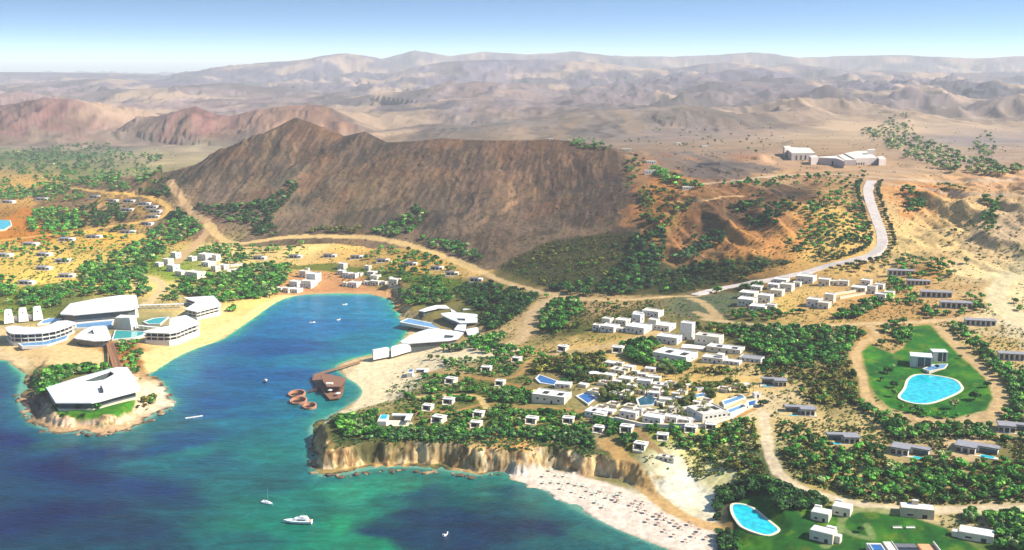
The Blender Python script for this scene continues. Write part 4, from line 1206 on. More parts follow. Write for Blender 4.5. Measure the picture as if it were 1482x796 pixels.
t = tapered('boathouse', 'longer low white block joined to the pointed marina hall', [(566.5, 516), (596, 507), (594, 503.5), (566, 511)], [(566.5, 503.5), (596, 496.5), (594, 494.8), (566, 501.5)], 4.4, 6.4)

# ------------------------------------------------------------------ timber restaurant over the water, pier and round platforms
zoomD = lambda pts: conv(pts, 410, 520, 8.847)
dk = px_poly(zoomD([(372, 262), (380, 210), (470, 192), (560, 185), (800, 240), (760, 440), (725, 490), (590, 505), (480, 385)]), 2.2)
c = centre(dk)
t = thing('floating_restaurant', 'brown timber restaurant on a deck over the cove water', 'restaurant', (c[0], c[1], 0))
MB().prism(local(dk, c), 1.4, 2.2).build('deck', REDWOOD, t)
rf = px_poly(zoomD([(468, 195), (560, 184), (806, 238), (735, 348), (560, 350), (520, 300)]), 7.2)
r_ = MB().prism(local(rf, c), 6.6, 7.2).build('roof', REDWOOD, t)
q = P(*zoomD([(592, 312)])[0], 7.6)
MB().box(q[0] - c[0] - 2.6, q[0] - c[0] + 2.6, q[1] - c[1] - 1.6, q[1] - c[1] + 1.6, 7.15, 8.2).build('skylight', WHITE, r_)
MB().prism(inset(local(rf, c), 1.2), 2.2, 6.6).build('wall', DKWOOD, t)
for a, w_ in (((600, 415), 2.0), ((700, 455), 2.2), ((650, 395), 1.8)):
    q = P(*zoomD([a])[0], 3.0)
    o_ = MB(); o_.tube((q[0] - c[0], q[1] - c[1]), w_, 0.15, 4.4, 5.3, 8); o_.tube((q[0] - c[0], q[1] - c[1]), 0.08, 0.08, 2.2, 4.4, 6)
    u_ = o_.build('parasol', WHITE); u_.location = (c[0], c[1], 0); u_['label'] = {600: 'white parasol closest to the timber roof on the cove deck', 700: 'white parasol at the outer deck corner over the water', 650: 'white parasol on the landward side of the cove deck'}[a[0]]; u_['category'] = 'parasol'
lx = np.array(local(dk, c))
for i in range(len(lx)):
    for f in (0.05, 0.5):
        q = lx[i] * (1 - f) + lx[(i + 1) % len(lx)] * f; q = q * 0.94
        MB().tube(q, 0.28, 0.28, -4, 1.4, 6).build('pile', DKWOOD, t)
deck_bridge('pier', 'thin straight brown pier from the cove beach to the timber restaurant', (453.5, 543.5), (524, 522), 2.4, 3.6, 2.2, WOOD)
deck_bridge('gangway', 'short dark gangway between the timber restaurant and the round platforms', (446, 566), (463, 562.5), 2.0, 2.0, 1.8, DKWOOD)
for (a, rr, l) in (((176, 440), 104, 'round brown timber platform moored closest to the restaurant'), ((196, 528), 104, 'middle round brown timber platform floating in the cove'), ((338, 596), 84, 'smallest round brown timber platform on its own seaward side')):
    q = P(*zoomD([a])[0], 1.6); r = rr / 8.847 * mpp(0, 0, q[0], q[1], 1.6)
    t = thing('round_platform', l, 'platform', (q[0], q[1], 0), 0.3, 'round timber platforms in the cove')
    n = 28; mb = MB(); vs = []
    for k in range(n):
        a_ = 6.2832 * k / n; z1 = 2.3 + 0.75 * math.sin(a_ + 0.5)
        for (f, z) in ((1, 0.1), (1.04, z1), (0.86, z1), (0.86, 0.7)):
            vs.append((r * f * math.cos(a_), r * f * math.sin(a_), z))
    fs = []
    for k in range(n):
        a_, b_ = k * 4, ((k + 1) % n) * 4
        fs += [(a_, b_, b_ + 1, a_ + 1), (a_ + 1, b_ + 1, b_ + 2, a_ + 2), (a_ + 2, b_ + 2, b_ + 3, a_ + 3)]
    mb.add(vs, fs).build('rim', mat('pale_cedar', (176, 124, 96), 0.75, 0.2, 1.2), t)
    MB().tube((0, 0), r * 0.87, r * 0.87, -0.4, 0.72, n).build('floor', mat('wet_dark_planks', (58, 36, 28), 0.7, 0.2, 1.2), t)
    for k in range(0, n, 4):
        a_ = 6.2832 * k / n
        MB().limb((r * math.cos(a_) * .97, r * math.sin(a_) * .97, -3), (r * math.cos(a_) * .97, r * math.sin(a_) * .97, 3.4 + 0.4 * math.sin(a_)), 0.16, 0.16, 5).build('pile', DKWOOD, t)
# ------------------------------------------------------------------ villages of white block houses
def hamlet(where, group, blocks, rz=-0.3, kind='white block house', **kw):
    """blocks: (px of the front foot's middle, py, width px, height px[, options]); labels count along the hamlet by size and place"""
    bl = sorted(blocks, key=lambda b: b[0])
    n = len(bl)
    for i, b in enumerate(bl):
        o = dict(kw); o.update(b[4] if len(b) > 4 else {})
        h = b[3] / max(b[2], 1)
        adj = 'tall' if h > 0.85 else 'wide' if h < 0.36 else 'low' if h < 0.5 else 'cubic'
        pos = ORD[i] + ' from the left' if i < n / 2 else ('rightmost' if i == n - 1 else ORD[n - 1 - i] + ' from the right')
        if i == 0:
            pos = 'leftmost'
        l = o.pop('label', None) or f'{adj} {kind}, {pos} {where}'
        cube_house(b[0], b[1], b[2], b[3], l, group, o.pop('rz', rz), o.pop('dr', 0.98), **o)

# walled hamlet on the left plain, in two halves
hamlet('in the walled hamlet front half', 'walled hamlet houses, western half',
       [(229, 386, 10, 7), (242, 384, 13, 11), (249, 393, 15, 11), (253, 374, 12, 10), (261, 400, 15, 9), (281, 403, 27, 11, dict(dr=.7))], -0.55)
hamlet('around the hamlet kitchen garden', 'walled hamlet houses, garden side',
       [(277, 378, 11, 8), (296, 377, 18, 11), (300, 386, 17, 8), (312, 378, 10, 11), (311, 393, 11, 10), (323, 390, 12, 8)], -0.55)
for (a, b, l) in (((333, 386), (352, 384), 'long low white garden wall stretching towards the trees'), ((328, 394), (346, 391), 'second low white garden wall, nearer the beach trees')):
    x0, y0, z0 = hit(*a); x1, y1, z1 = hit(*b); zz = max(z0, z1)
    c = ((x0 + x1) / 2, (y0 + y1) / 2)
    t = thing('garden_wall', l, 'wall', (c[0], c[1], zz))
    MB().bar((x0 - c[0], y0 - c[1]), (x1 - c[0], y1 - c[1]), 1.4, -3, 2.4).build('wall', WHITE, t)
    MB().bar((x0 - c[0], y0 - c[1]), (x1 - c[0], y1 - c[1]), 1.8, 2.41, 2.7).build('coping', ROOFW, t)
# castle-like hamlet at the bay head
hamlet('of the stepped hamlet at the beach', 'stepped hamlet at the bay beach',
       [(405, 421, 9, 6), (415, 424, 10, 9), (427, 424, 17, 7), (427, 417, 16, 12), (440, 402, 13, 12), (445, 396, 5, 10), (446, 417, 20, 13), (453, 410, 18, 17)], -0.42)
hamlet('of the low row behind the bay', 'hamlet behind the bay head, western row',
       [(495, 390, 12, 11), (494, 398, 11, 8), (502, 402, 12, 9), (512, 403, 11, 9), (520, 400, 9, 6), (500, 415, 9, 8), (513, 416, 16, 9)], -0.42)
hamlet('in the row ending at the cove rocks', 'hamlet behind the bay head, eastern row',
       [(532, 391, 9, 8), (538, 398, 13, 6), (531, 412, 9, 6), (543, 405, 14, 8), (544, 413, 17, 8), (556, 412, 9, 6), (567, 405, 9, 4), (571, 413, 16, 11)], -0.42)
# compound in the middle
hamlet('of the compound by the sandy square', 'compound by the sandy square, western group',
       [(865, 478, 13, 10), (880, 472, 15, 14), (884, 481, 25, 11), (902, 471, 21, 10), (900, 480, 12, 5)], -0.55)
hamlet('of the compound beside the square tower', 'compound by the sandy square, tower group',
       [(924, 468, 16, 16), (926, 483, 34, 12), (946, 459, 30, 11, dict(dr=.75)), (924, 460, 15, 9), (947, 476, 15, 17), (963, 479, 30, 10)], -0.55)
cube_house(996, 492, 20, 31, 'tallest white square tower rising over the sandy square compound', None, -0.5, 0.8, nwin=1, name='white_tower', cat='tower')
cube_house(970, 498, 36, 13, 'white block with wide openings at the foot of the square tower', None, -0.5, 0.7)
cube_house(1028, 500, 42, 17, 'big two-level white house right behind the paved court', None, -0.5, 0.6, wells=1)
cube_house(1052, 511, 58, 9, 'long white single-storey wing with roof hatches below the big house', None, -0.5, 0.45, wells=2)
cube_house(980, 524, 62, 13, 'large white courtyard house with arched front facing the sandy ground', None, -0.62, 0.7, wells=2)
cube_house(1036, 526, 36, 10, 'white house with terrace roof between the courtyard house and woods', None, -0.5, 0.7, upper=(.25, .3, 2.0))
cube_house(1062, 528, 26, 6, 'low white garden room at the wood edge', None, -0.5, 0.6)
cube_house(1090, 524, 36, 7, 'low grey-roofed house at the eastern end of the compound', None, -0.5, 0.6, roofm=GREYR)
q = hit(1003, 503); t = thing('paved_court', 'pale grey paved court beside the square tower', 'courtyard', (q[0], q[1], q[2]), -0.3)
MB().box(-9, 9, -7, 7, -3, 0.6).build('paving', STONEW, t); MB().box(-9.3, 9.3, -7.6, -7.05, -3, 1.4).build('parapet', WHITE, t)
# upper village ring
hamlet('of the upper village dark-lawn cluster', 'upper village, western cluster',
       [(1086, 431, 26, 9), (1084, 443, 27, 12), (1097, 422, 17, 9), (1101, 450, 27, 8), (1110, 438, 21, 13), (1118, 448, 14, 9)], -0.5)
hamlet('in the upper village road row', 'upper village, road row',
       [(1122, 418, 18, 8), (1127, 429, 20, 11), (1133, 411, 22, 8), (1141, 422, 20, 13), (1155, 415, 12, 8), (1168, 402, 17, 6), (1170, 410, 27, 12)], -0.5)
hamlet('of three at the upper village corner', 'upper village, corner houses', [(1195, 414, 18, 12), (1208, 413, 12, 8), (1223, 414, 15, 9)], -0.42)
hamlet('of three in the upper village yard', 'upper village, yard houses', [(1181, 444, 21, 13), (1195, 447, 18, 11), (1203, 438, 15, 15)], -0.55)
hamlet('of the upper village tree-side cluster', 'upper village, eastern cluster',
       [(1247, 422, 23, 7), (1256, 413, 15, 9), (1264, 425, 14, 13), (1275, 419, 14, 9), (1277, 433, 17, 9), (1289, 431, 15, 10)], -0.55)
for (a, b, l) in (((1203, 428), (1245, 421), 'low sandstone yard wall in the middle of the upper village'), ((1215, 433), (1252, 426), 'second low sandstone yard wall, on the near side of the first')):
    x0, y0, z0 = hit(*a); x1, y1, z1 = hit(*b); zz = max(z0, z1); c = ((x0 + x1) / 2, (y0 + y1) / 2)
    t = thing('yard_wall', l, 'wall', (c[0], c[1], zz))
    MB().bar((x0 - c[0], y0 - c[1]), (x1 - c[0], y1 - c[1]), 1.2, -3, 1.6).build('wall', BONE, t)
    MB().bar((x0 - c[0], y0 - c[1]), (x1 - c[0], y1 - c[1]), 1.6, 1.61, 1.8).build('coping', STONEP, t)

# long white pavilions with grey roofs on the eastern slope
def long_house(px, py, wpx, hpx, label, group, rz=0.0, dr=0.35, roofm=GREYR, nb=6):
    x, y, z = hit(px, py); k = mpp(px, py, x, y, z)
    w = wpx * k * 0.95; h = max(3.0, hpx * k * 0.7); d = w * dr
    t = thing('long_house', label, 'house', (x, y + d / 2, z), rz, group)
    MB().box(-w / 2, w / 2, -d / 2 + 1.2, d / 2, -4, h - 0.3).build('wall', WHITE, t)
    MB().box(-w / 2 - 0.5, w / 2 + 0.5, -d / 2 - 0.4, d / 2 + 0.4, h - 0.28, h + 0.1).build('roof', roofm, t)
    MB().box(-w / 2, w / 2, -d / 2 - 0.3, -d / 2 + 1.15, -4, 0.25).build('porch', STONEP, t)
    for i in range(nb):
        u = (i + 0.5) / nb * w - w / 2
        MB().box(u - w / nb * .3, u + w / nb * .3, -d / 2 + 1.12, -d / 2 + 1.25, 0.4, h * 0.8).build('window', GLASS, t)
        if i:
            u = i / nb * w - w / 2
            MB().box(u - .2, u + .2, -d / 2 - .1, -d / 2 + .3, 0.25, h - 0.28).build('column', WHITE, t)
    return t
for px, py, w, h, l in ((1306, 399, 36, 10, 'uppermost long white house with grey roof below the pale slope'), (1331, 413, 32, 9, 'long white grey-roofed house half hidden behind two trees'),
                        (1357, 431, 42, 11, 'long white grey-roofed house with a tree before its porch'), (1386, 447, 42, 12, 'long white grey-roofed house fourth down the slope'),
                        (1421, 472, 40, 11, 'long white grey-roofed house beside the bleached track'), (1470, 522, 40, 13, 'lowest long white house cut by the picture edge')):
    long_house(px, py, w, h, l, 'long white houses down the eastern slope', -0.22)

# villas with grey L-shaped roofs and plunge pools
def villa(px, py, wpx, label, rz, poolside=-1, wall=None):
    x, y, z = hit(px, py); k = mpp(px, py, x, y, z); w = wpx * k; d = w * 0.5; h = 4.2
    t = thing('villa', label, 'villa', (x, y + d / 2, z), rz, 'grey roofed villas with plunge pools')
    s = poolside
    L = [(-w / 2, -d * .02), (-w * .02, -d * .02), (-w * .02, -d / 2), (w / 2, -d / 2), (w / 2, d / 2), (-w / 2, d / 2)]
    L = [(a * -s, b) for a, b in L]
    MB().prism(inset(L, 0.9), -4, h - 0.3).build('wall', wall or WHITE, t)
    rf = MB().prism(L, h - 0.28, h + 0.25).build('roof', DARKR, t)
    MB().prism(inset(L, 0.35), h + 0.26, h + 0.3).build('roof_gravel', GREYR, rf)
    MB().box(-w / 2 - 0.6, w / 2 + 0.6, -d / 2 - 0.5, d / 2 + .5, -4, 0.12).build('terrace', STONEP, t)
    for i in range(3):
        u = -s * (w * .48 * (i + .5) / 3)
        MB().box(u - w * .055, u + w * .055, -d / 2 + .8, -d / 2 + .98, 0.3, 3.0).build('window', GLASS, t)
    u = s * w * .25
    MB().box(u - w * .2, u + w * .2, d * -.02 + .78, d * -.02 + .96, 0.3, 3.2).build('glass_door', GLASS, t)
    p = thing('plunge_pool', label.replace('villa', 'plunge pool of the villa', 1), 'pool', (0, 0, 0), rz, 'plunge pools of the grey roofed villas')
    p.location = t.matrix_basis @ Vector((s * w * .27, -d * .42, 0.0))
    MB().box(-w * .17, w * .17, -d * .2, d * .2, -2, 0.3).build('pool_rim', STONEP, p)
    MB().box(-w * .15, w * .15, -d * .17, d * .17, 0.0, 0.34).build('water', AQUAP, p)
    return t
villa(1122, 560, 36, 'villa with L-shaped grey roof at the sandy square edge', -0.15)
villa(1160, 602, 42, 'grey roofed villa alone on the bare sandy ground', -0.12)
villa(1223, 643, 44, 'grey roofed villa with dark porch amid spotted scrub', -0.08)
villa(1322, 662, 50, 'grey roofed villa directly below the pool lawn', -0.55, 1)
villa(1420, 660, 54, 'grey roofed villa on the bare earth towards the picture edge', -0.55, 1)
villa(1474, 628, 44, 'grey roofed villa cut by the picture edge', -0.3, 1)

# ------------------------------------------------------------------ the sunken garden village
VG = 'garden village'
cube_house(799, 584, 58, 15, 'large white corner house with four dark windows and roof courts', None, -0.4, 0.62, nwin=4, wells=2, name='courtyard_house')
cube_house(816, 562, 26, 8, 'small white house behind the large corner house', None, -0.28, 0.7)
hamlet('of the palm village upper terraces', 'palm village, northern terraces',
       [(886, 530, 20, 6), (898, 531, 11, 8), (883, 549, 19, 8), (898, 541, 27, 7, dict(wells=2)), (912, 536, 17, 7), (908, 555, 24, 9), (872, 545, 10, 4), (845, 561, 15, 5)], -0.55, dr=.85, wallm=BONE)
hamlet('of the palm village middle lanes', 'palm village, middle lanes',
       [(930, 546, 15, 6), (934, 561, 24, 13), (948, 553, 20, 9), (958, 563, 26, 8, dict(wells=2)), (948, 574, 20, 7), (966, 586, 24, 10), (942, 538, 18, 5), (978, 574, 12, 5)], -0.35, dr=.7)
hamlet('along the village perimeter path', 'palm village, perimeter path',
       [(866, 604, 36, 9, dict(wells=1)), (882, 600, 20, 7), (911, 606, 30, 13, dict(dr=.5)), (926, 601, 11, 12), (948, 614, 32, 13), (974, 612, 20, 11), (992, 613, 22, 7)], -0.5, dr=.8, wallm=STONEW)
cube_house(1027, 608, 50, 14, 'white hall with a row of arched windows above the perimeter path', None, 0.42, 0.95, nwin=5, door=False, wells=2, name='village_hall', cat='hall')
hamlet('on the palm village pool terraces', 'palm village, pool terraces',
       [(976, 598, 19, 11), (995, 595, 15, 5), (1004, 611, 18, 5), (1080, 562, 18, 6), (1096, 576, 13, 9), (1013, 566, 12, 5), (997, 562, 11, 6)], 0.3, dr=.6)
for l, px, m in (('dark blue sunken pool behind the large corner house', [(777, 548), (781, 543), (806, 552), (801, 557), (783, 554)], BLUEP),
                 ('diamond-shaped blue pool inside a white walled terrace', [(836, 573.5), (849, 568.5), (863, 576), (851, 584)], BLUEP),
                 ('square blue-green tank in the palm village', [(923, 578), (936, 571.5), (949, 577), (944, 586), (926, 587)], mat('deep_teal_pool_water', (32, 78, 92), 0.08, 0.2, 0.3, 0, 0.4)),
                 ('small pale blue pool under the village palms', [(1004, 572), (1018, 569), (1020, 573), (1006, 576)], PALEP),
                 ('long narrow pale pool on the eastern terrace of the village', [(1047, 581), (1074, 572), (1077, 576), (1049, 586)], PALEP),
                 ('pale reflecting pool beside the village hall', [(1052, 594), (1074, 586), (1076, 590), (1056, 598)], PALEP),
                 ('dark blue pool at the eastern tip of the village', [(1083, 582), (1094, 579), (1093, 586), (1084, 588)], BLUEP)):
    poly_pool(l, px, m, None, 0.7, WHITE)
q = hit(860, 545); t = thing('round_kiosk', 'round white kiosk roof among the village palms', 'kiosk', q)
MB().tube((0, 0), 3.4, 3.4, -1, 2.6, 18).build('wall', BONE, t); MB().tube((0, 0), 4.2, 4.2, 2.62, 3.0, 18).build('roof', ROOFW, t)
hamlet('of the tiny infill cabins among the palms', 'palm village, infill cabins',
       [(920, 542, 12, 6), (926, 553, 12, 7), (893, 557, 14, 6), (915, 564, 16, 8), (931, 571, 12, 6), (951, 567, 14, 7), (963, 573, 12, 6), (985, 581, 14, 7), (903, 578, 12, 6), (889, 574, 14, 6), (957, 588, 12, 7), (1009, 587, 12, 6), (990, 571, 10, 5)], -0.55, 'cabin', dr=.85, wallm=BONE)
def courtyard(px, py, wpx, label, rz):
    x, y, z = hit(px, py); k = mpp(px, py, x, y, z); w = wpx * k; d = w * .9
    t = thing('courtyard', label, 'courtyard', (x, y, z), rz, 'walled courtyards of the palm village')
    MB().box(-w / 2, w / 2, -d / 2, d / 2, -3, .25).build('paving', STONEP, t)
    q = MB(); q.box(-w / 2 - .35, w / 2 + .35, -d / 2 - .35, -d / 2, -3, 1.9); q.box(-w / 2 - .35, w / 2 + .35, d / 2, d / 2 + .35, -3, 1.9); q.box(-w / 2 - .35, -w / 2, -d / 2, d / 2, -3, 1.9); q.box(w / 2, w / 2 + .35, -d / 2, d / 2, -3, 1.9)
    q.build('wall', BONE, t)
    MB().box(-w * .3, w * .1, d * .1, d * .42, 2.2, 2.45).build('shade_roof', ROOFW, t)
    for u, v in ((-.28, .12), (.08, .12), (-.28, .4), (.08, .4)):
        MB().box(u * w - .1, u * w + .1, v * d - .1, v * d + .1, .25, 2.2).build('post', WOOD, t)
CY = sorted([(874, 556, 15), (862, 568, 18), (908, 570, 14), (943, 547, 13), (970, 557, 14), (987, 569, 12), (940, 597, 16), (958, 600, 14), (912, 590, 15), (888, 587, 16), (870, 592, 15), (1003, 601, 12), (1022, 582, 14), (1047, 565, 15), (1066, 561, 14)])
for i, (px, py, w_) in enumerate(CY):
    courtyard(px, py, w_, 'low walled courtyard with shade roof, ' + (ORD[i] if i else 'leftmost') + (' from the left' if i else '') + ' of the palm village', -0.55)
# boundary wall along the perimeter path
bw = W([(858, 606), (890, 610), (930, 618), (975, 620), (1020, 618), (1056, 607), (1078, 594), (1082, 585)])
c = bw.mean(0); t = thing('boundary_wall', 'curving stone boundary wall along the village perimeter path', 'wall', (c[0], c[1], 0))
for kind, m, w_, a_, b_ in (('wall', STONEW, 0.9, -3, 2.2), ('coping', BONE, 1.3, 2.22, 2.5)):
    mb = MB()
    for i in range(len(bw) - 1):
        g_ = max(ground(*bw[i]), ground(*bw[i + 1]))
        mb.bar(bw[i] - c, bw[i + 1] - c, w_, g_ + a_, g_ + b_)
    mb.build(kind, m, t)

# ------------------------------------------------------------------ garden huts below the village
def make_hut():
    t = thing('garden_hut', 'hut', 'hut')
    w, d, h = 7.4, 6.2, 3.4
    b = MB(); b.box(-w / 2, w / 2, -d / 2 + 1.6, d / 2, -4, h - .3); b.box(-w / 2, -w / 2 + .5, -d / 2 - 1, -d / 2 + 1.6, -4, h * .75); b.box(w / 2 - .5, w / 2, -d / 2 - 1, -d / 2 + 1.6, -4, h * .75)
    b.build('wall', BONE, t)
    MB().box(-w / 2 - .3, w / 2 + .3, -d / 2 + .5, d / 2 + .3, h - .28, h + .15).build('roof', ROOFW, t)
    MB().box(-w / 2 + .5, w / 2 - .5, -d / 2 - 2.4, -d / 2 + 1.58, -4, .15).build('terrace', STONEP, t)
    MB().box(-w * .36, w * .1, -d / 2 + 1.5, -d / 2 + 1.66, .3, 2.5).build('glass_door', DARKIN, t)
    MB().box(w * .2, w * .38, -d / 2 + 1.5, -d / 2 + 1.66, 1.0, 2.3).build('window', GLASS, t)
    MB().box(-w * .3, w * .3, d * .05, d * .3, h + .16, h + .7).build('roof_vent', BONE, t)
    return t
HUTS = [(770, 613, 'in front of the large corner house, behind clifftop trees'), (823, 613, 'below the diamond pool terrace, behind clifftop trees'), (868, 626, 'below the perimeter path, second from the beach ramp'),
        (908, 626, 'at the head of the narrow stone lane'), (960, 637, 'standing between the stone lane and the clipped hedge'), (928, 651, 'closest to the top of the beach ramp'),
        (1001, 626, 'just outside the boundary wall below the village hall'), (1030, 622, 'half hidden in hedge east of the others'), (653, 555, 'by the upper garden path above the frame pergola'), (724, 558, 'between two garden paths beside the palm village'),
        (704, 538, 'on the sandy path fork under the marina woods'), (748, 524, 'round-cornered, closest to the wide sandy road'), (619, 594, 'beside the wooden pergola frame'), (649, 585, 'above the pergola on its own sandy shelf'),
        (635, 612, 'directly below the pergola'), (693, 604, 'on the lower garden path, middle of the headland'), (689, 619, 'nearest the cliff edge in the headland garden'), (815, 508, 'on the edge of the sandy square'), (895, 510, 'under dark trees west of the sandy slope')]
h0 = make_hut()
for i, (px, py, l) in enumerate(HUTS):
    x, y, z = hit(px, py); lab = 'cream flat-roofed garden hut ' + l; rz = -0.35 + 0.12 * math.sin(i * 2.1)
    if i == 0:
        h0.location = (x, y + 3, z); h0.rotation_euler = (0, 0, rz); h0['label'] = lab; h0['group'] = 'cream garden huts'
    else:
        copy_thing(h0, (x, y + 3, z), rz, lab, 'cream garden huts', (0.9 + 0.25 * random.random(),) * 3)
cube_house(966, 668, 28, 8, 'low white house with a split roof above the beach ramp', None, -0.45, 0.5, wells=2)
# pool pavilions on the headland
def pool_pavilion(px, py, s, label, pl):
    x, y, z = hit(px, py)
    t = thing('pool_pavilion', label, 'pavilion', (x, y, z), -0.05)
    MB().box(-6 * s, 0, -6 * s, 8 * s, -5, 3.0).build('podium', WHITE, t)
    MB().box(2 * s, 16 * s, 5 * s, 9 * s, 3.2, 3.8).build('roof', ROOFW, t)
    MB().box(12 * s, 16 * s, -5 * s, 4.95 * s, 3.2, 3.8).build('side_roof', ROOFW, t)
    MB().box(2.6 * s, 15.4 * s, 6 * s, 8.6 * s, -4, 3.2).build('wall', SHADEG, t)
    MB().box(0.1, 17 * s, -7 * s, 5 * s, -4, 0.3).build('terrace', STONEP, t)
    for a, b in ((12.4, -4.6), (15.6, -4.6), (12.4, 0), (15.6, 0)):
        MB().box(a * s - .2, a * s + .2, b * s - .2, b * s + .2, 0.3, 3.2).build('post', WHITE, t)
    p = thing('terrace_pool', pl, 'pool', (x, y, z), -0.05)
    MB().box(-5.4 * s, -.8 * s, -1.2 * s, 7.4 * s, 2.6, 3.12).build('water', BLUEP if s < 0.9 else AQUAP, p)
    q = MB()
    for a in ((-5.8, -5.4, -1.6, 7.8), (-.8, -.4, -1.6, 7.8), (-5.4, -.8, -1.6, -1.2), (-5.4, -.8, 7.4, 7.8)):
        q.box(a[0] * s, a[1] * s, a[2] * s, a[3] * s, 3.02, 3.3)
    q.build('pool_rim', WHITE, p)
pool_pavilion(561, 612, 1.0, 'white bracket-shaped pavilion with raised pool deck near the cliff', 'blue pool on the raised white deck near the cliff')
pool_pavilion(598, 543, 0.75, 'small white pool pavilion on the sand behind the pier beach', 'small blue pool on the sand behind the pier beach')
q = hit(613, 606); t = thing('pergola', 'open square timber pergola frame in the headland garden', 'pergola', q, -0.1)
for a in (-5, 5):
    MB().box(-5, 5, a - .2, a + .2, 2.8, 3.2).build('beam', WOOD, t); MB().box(a - .2, a + .2, -4.8, 4.8, 2.81, 3.19).build('beam', WOOD, t)
    for b in (-5, 5):
        MB().box(a - .2, a + .2, b - .2, b + .2, -3, 2.8).build('post', WOOD, t)

# ------------------------------------------------------------------ houses on the left plain and the foot of the mountain
def terrace_house(px, py, wpx, label, group, rz=0.0):
    x, y, z = hit(px, py); k = mpp(px, py, x, y, z); w = wpx * k * .95; d = w * .5; h = 3.8
    t = thing('terrace_house', label, 'house', (x, y + d / 2, z), rz, group)
    MB().box(-w / 2, w / 2, -d / 2 + .8, d / 2, -4, h - .3).build('wall', WHITE, t)
    MB().box(-w / 2 - .4, w * .2, -d / 2 - .4, d / 2 + .4, h - .28, h + .15).build('roof', GREYR if px < 120 else DARKR, t)
    MB().box(w * .2 + .05, w / 2 + .3, -d / 2 - .2, d / 2 + .2, h - .9, h - .5).build('side_roof', ROOFW, t)
    MB().box(-w / 2 - .5, w / 2 + .5, -d / 2 - 2.0, -d / 2 + .75, -4, .2).build('terrace', STONEP, t)
    MB().box(-w * .42, -w * .12, -d / 2 + .72, -d / 2 + .86, .3, 2.8).build('glass_door', GLASS, t)
    MB().box(-w * .05, w * .16, -d / 2 + .72, -d / 2 + .86, .3, 2.8).build('glass_door', GLASS, t)
    MB().box(w * .28, w * .42, -d / 2 + .72, -d / 2 + .86, 1.0, 2.6).build('window', GLASS, t)
    return t
for g, w_, L in (('houses on the pale sand of the left plain', 21,
                  [(5, 372, 'cut by the picture edge on the pale sand'), (43, 356, 'on pale sand just below the turquoise pond field'), (62, 371, 'between two lone trees on pale sand'), (95, 349, 'small one on the orange sand below the dark grove'),
                   (134, 345, 'directly below the dark grove'), (183, 338, 'on the orange sand at the grove corner'), (90, 380, 'bright low one in the pale sand middle'), (62, 391, 'with a long grey roof above the hedge trees'),
                   (95, 402, 'beside the olive strip above the tree belt'), (37, 412, 'nearest the picture edge above the tree belt')]),
                 ('houses along the upper sandy track of the plain', 17,
                  [(11, 294, 'nearest the picture edge under the orchard belt'), (60, 290, 'alone under the orchard belt'), (137, 287, 'first along the upper sandy track'), (161, 291, 'second along the upper sandy track'), (186, 293, 'third along the upper sandy track'),
                   (183, 306, 'set below the track among dark trees'), (208, 297, 'fourth along the upper sandy track'), (219, 302, 'at the outer track bend, upper one'), (224, 308, 'at the outer track bend, middle one'),
                   (221, 316, 'at the outer track bend, lower one'), (212, 326, 'below the track bend beside bright shrubs')]),
                 ('dark roofed houses along the mountain foot', 19,
                  [(375, 376, 'first, closest to the walled hamlet'), (427, 374, 'second from the walled hamlet, before lone trees'), (477, 373, 'third, under the pale track'), (516, 375, 'small fourth, behind the bay hamlet'),
                   (554, 380, 'fifth, wrapped in garden trees'), (594, 385, 'sixth, above the green field'), (632, 391, 'seventh, above the green field'), (654, 399, 'eighth, at the field corner'), (689, 408, 'last, at the end beside the dark wood')])):
    for px, py, l in L:
        terrace_house(px, py, w_, 'white terrace house ' + l, g, -0.12 + 0.1 * math.sin(px))

# houses on the crest
cube_house(907, 219, 16, 4.5, 'small white house alone on the mountain crest above brown rock', None, 0, 0.6)
cube_house(943, 237, 16, 5, 'upper white crest house above the terracotta terrace', None, 0, 0.6)
cube_house(942, 252, 21, 7, 'lower white crest house beneath the terracotta terrace', None, 0, 0.5)
x, y, z = hit(945, 241); t = thing('terrace', 'terracotta terrace between the two crest houses', 'terrace', (x, y, z))
MB().box(-8, 8, -9, 6, -5, 0.7).build('paving', TERRA, t); MB().box(-8.3, 8.3, -9.5, -9.05, -5, 1.6).build('parapet', WHITE, t)
cube_house(996, 275, 18, 6, 'small white house among dark trees lower on the crest', None, 0, 0.6)
cube_house(797, 203, 7, 3, 'tiny pale hut on the crest left of the crest trees', None, 0, 0.8)
for i, (px, py, l) in enumerate(((983, 209, 'pale far farmhouse beside a dark tree on the plateau'), (1020, 213, 'pale far farmhouse on the plateau closer to the fort'))):
    cube_house(px, py, 9, 3, l, None, 0.1, 0.7)

# ------------------------------------------------------------------ the fort-like complex on the mesa
zoomF = lambda pts: conv(pts, 1110, 190, 7.8)
mz = 100.0
PINKW = mat('pale_rose_plaster', (186, 172, 164), 0.85, 0.06, 0.15)
C0 = P(1210, 236, mz)
fort = thing('hilltop_complex', 'large pale walled complex of flat-roofed halls on the mesa top', 'complex', (C0[0], C0[1], mz - 1))
def fblock(name, px, h, roofm=PALER, par=True):
    o = local(px_poly(zoomF(px), mz + h), C0)
    w = MB().prism(o, -14, h).build(name, PINKW, fort)
    if par:
        MB().prism(inset(o, 1.4), h + 0.02, h + 0.1).build('roof', roofm, w)
    return o
def fopen(a, b, z0, z1, name='window', out=0.25):
    """opening on a front wall between two pixels measured at the wall foot"""
    A = np.array(P(*zoomF([a])[0], mz + (z0 + z1) / 2)); B = np.array(P(*zoomF([b])[0], mz + (z0 + z1) / 2))
    yy = max(A[1], B[1])
    return A, B
BL = fblock('west_hall', [(280, 240), (200, 172), (480, 180), (545, 238)], 11.5)
fblock('corner_tower', [(185, 160), (262, 155), (272, 176), (200, 180)], 15)
fblock('gate_block', [(500, 290), (472, 268), (560, 262), (582, 286)], 11)
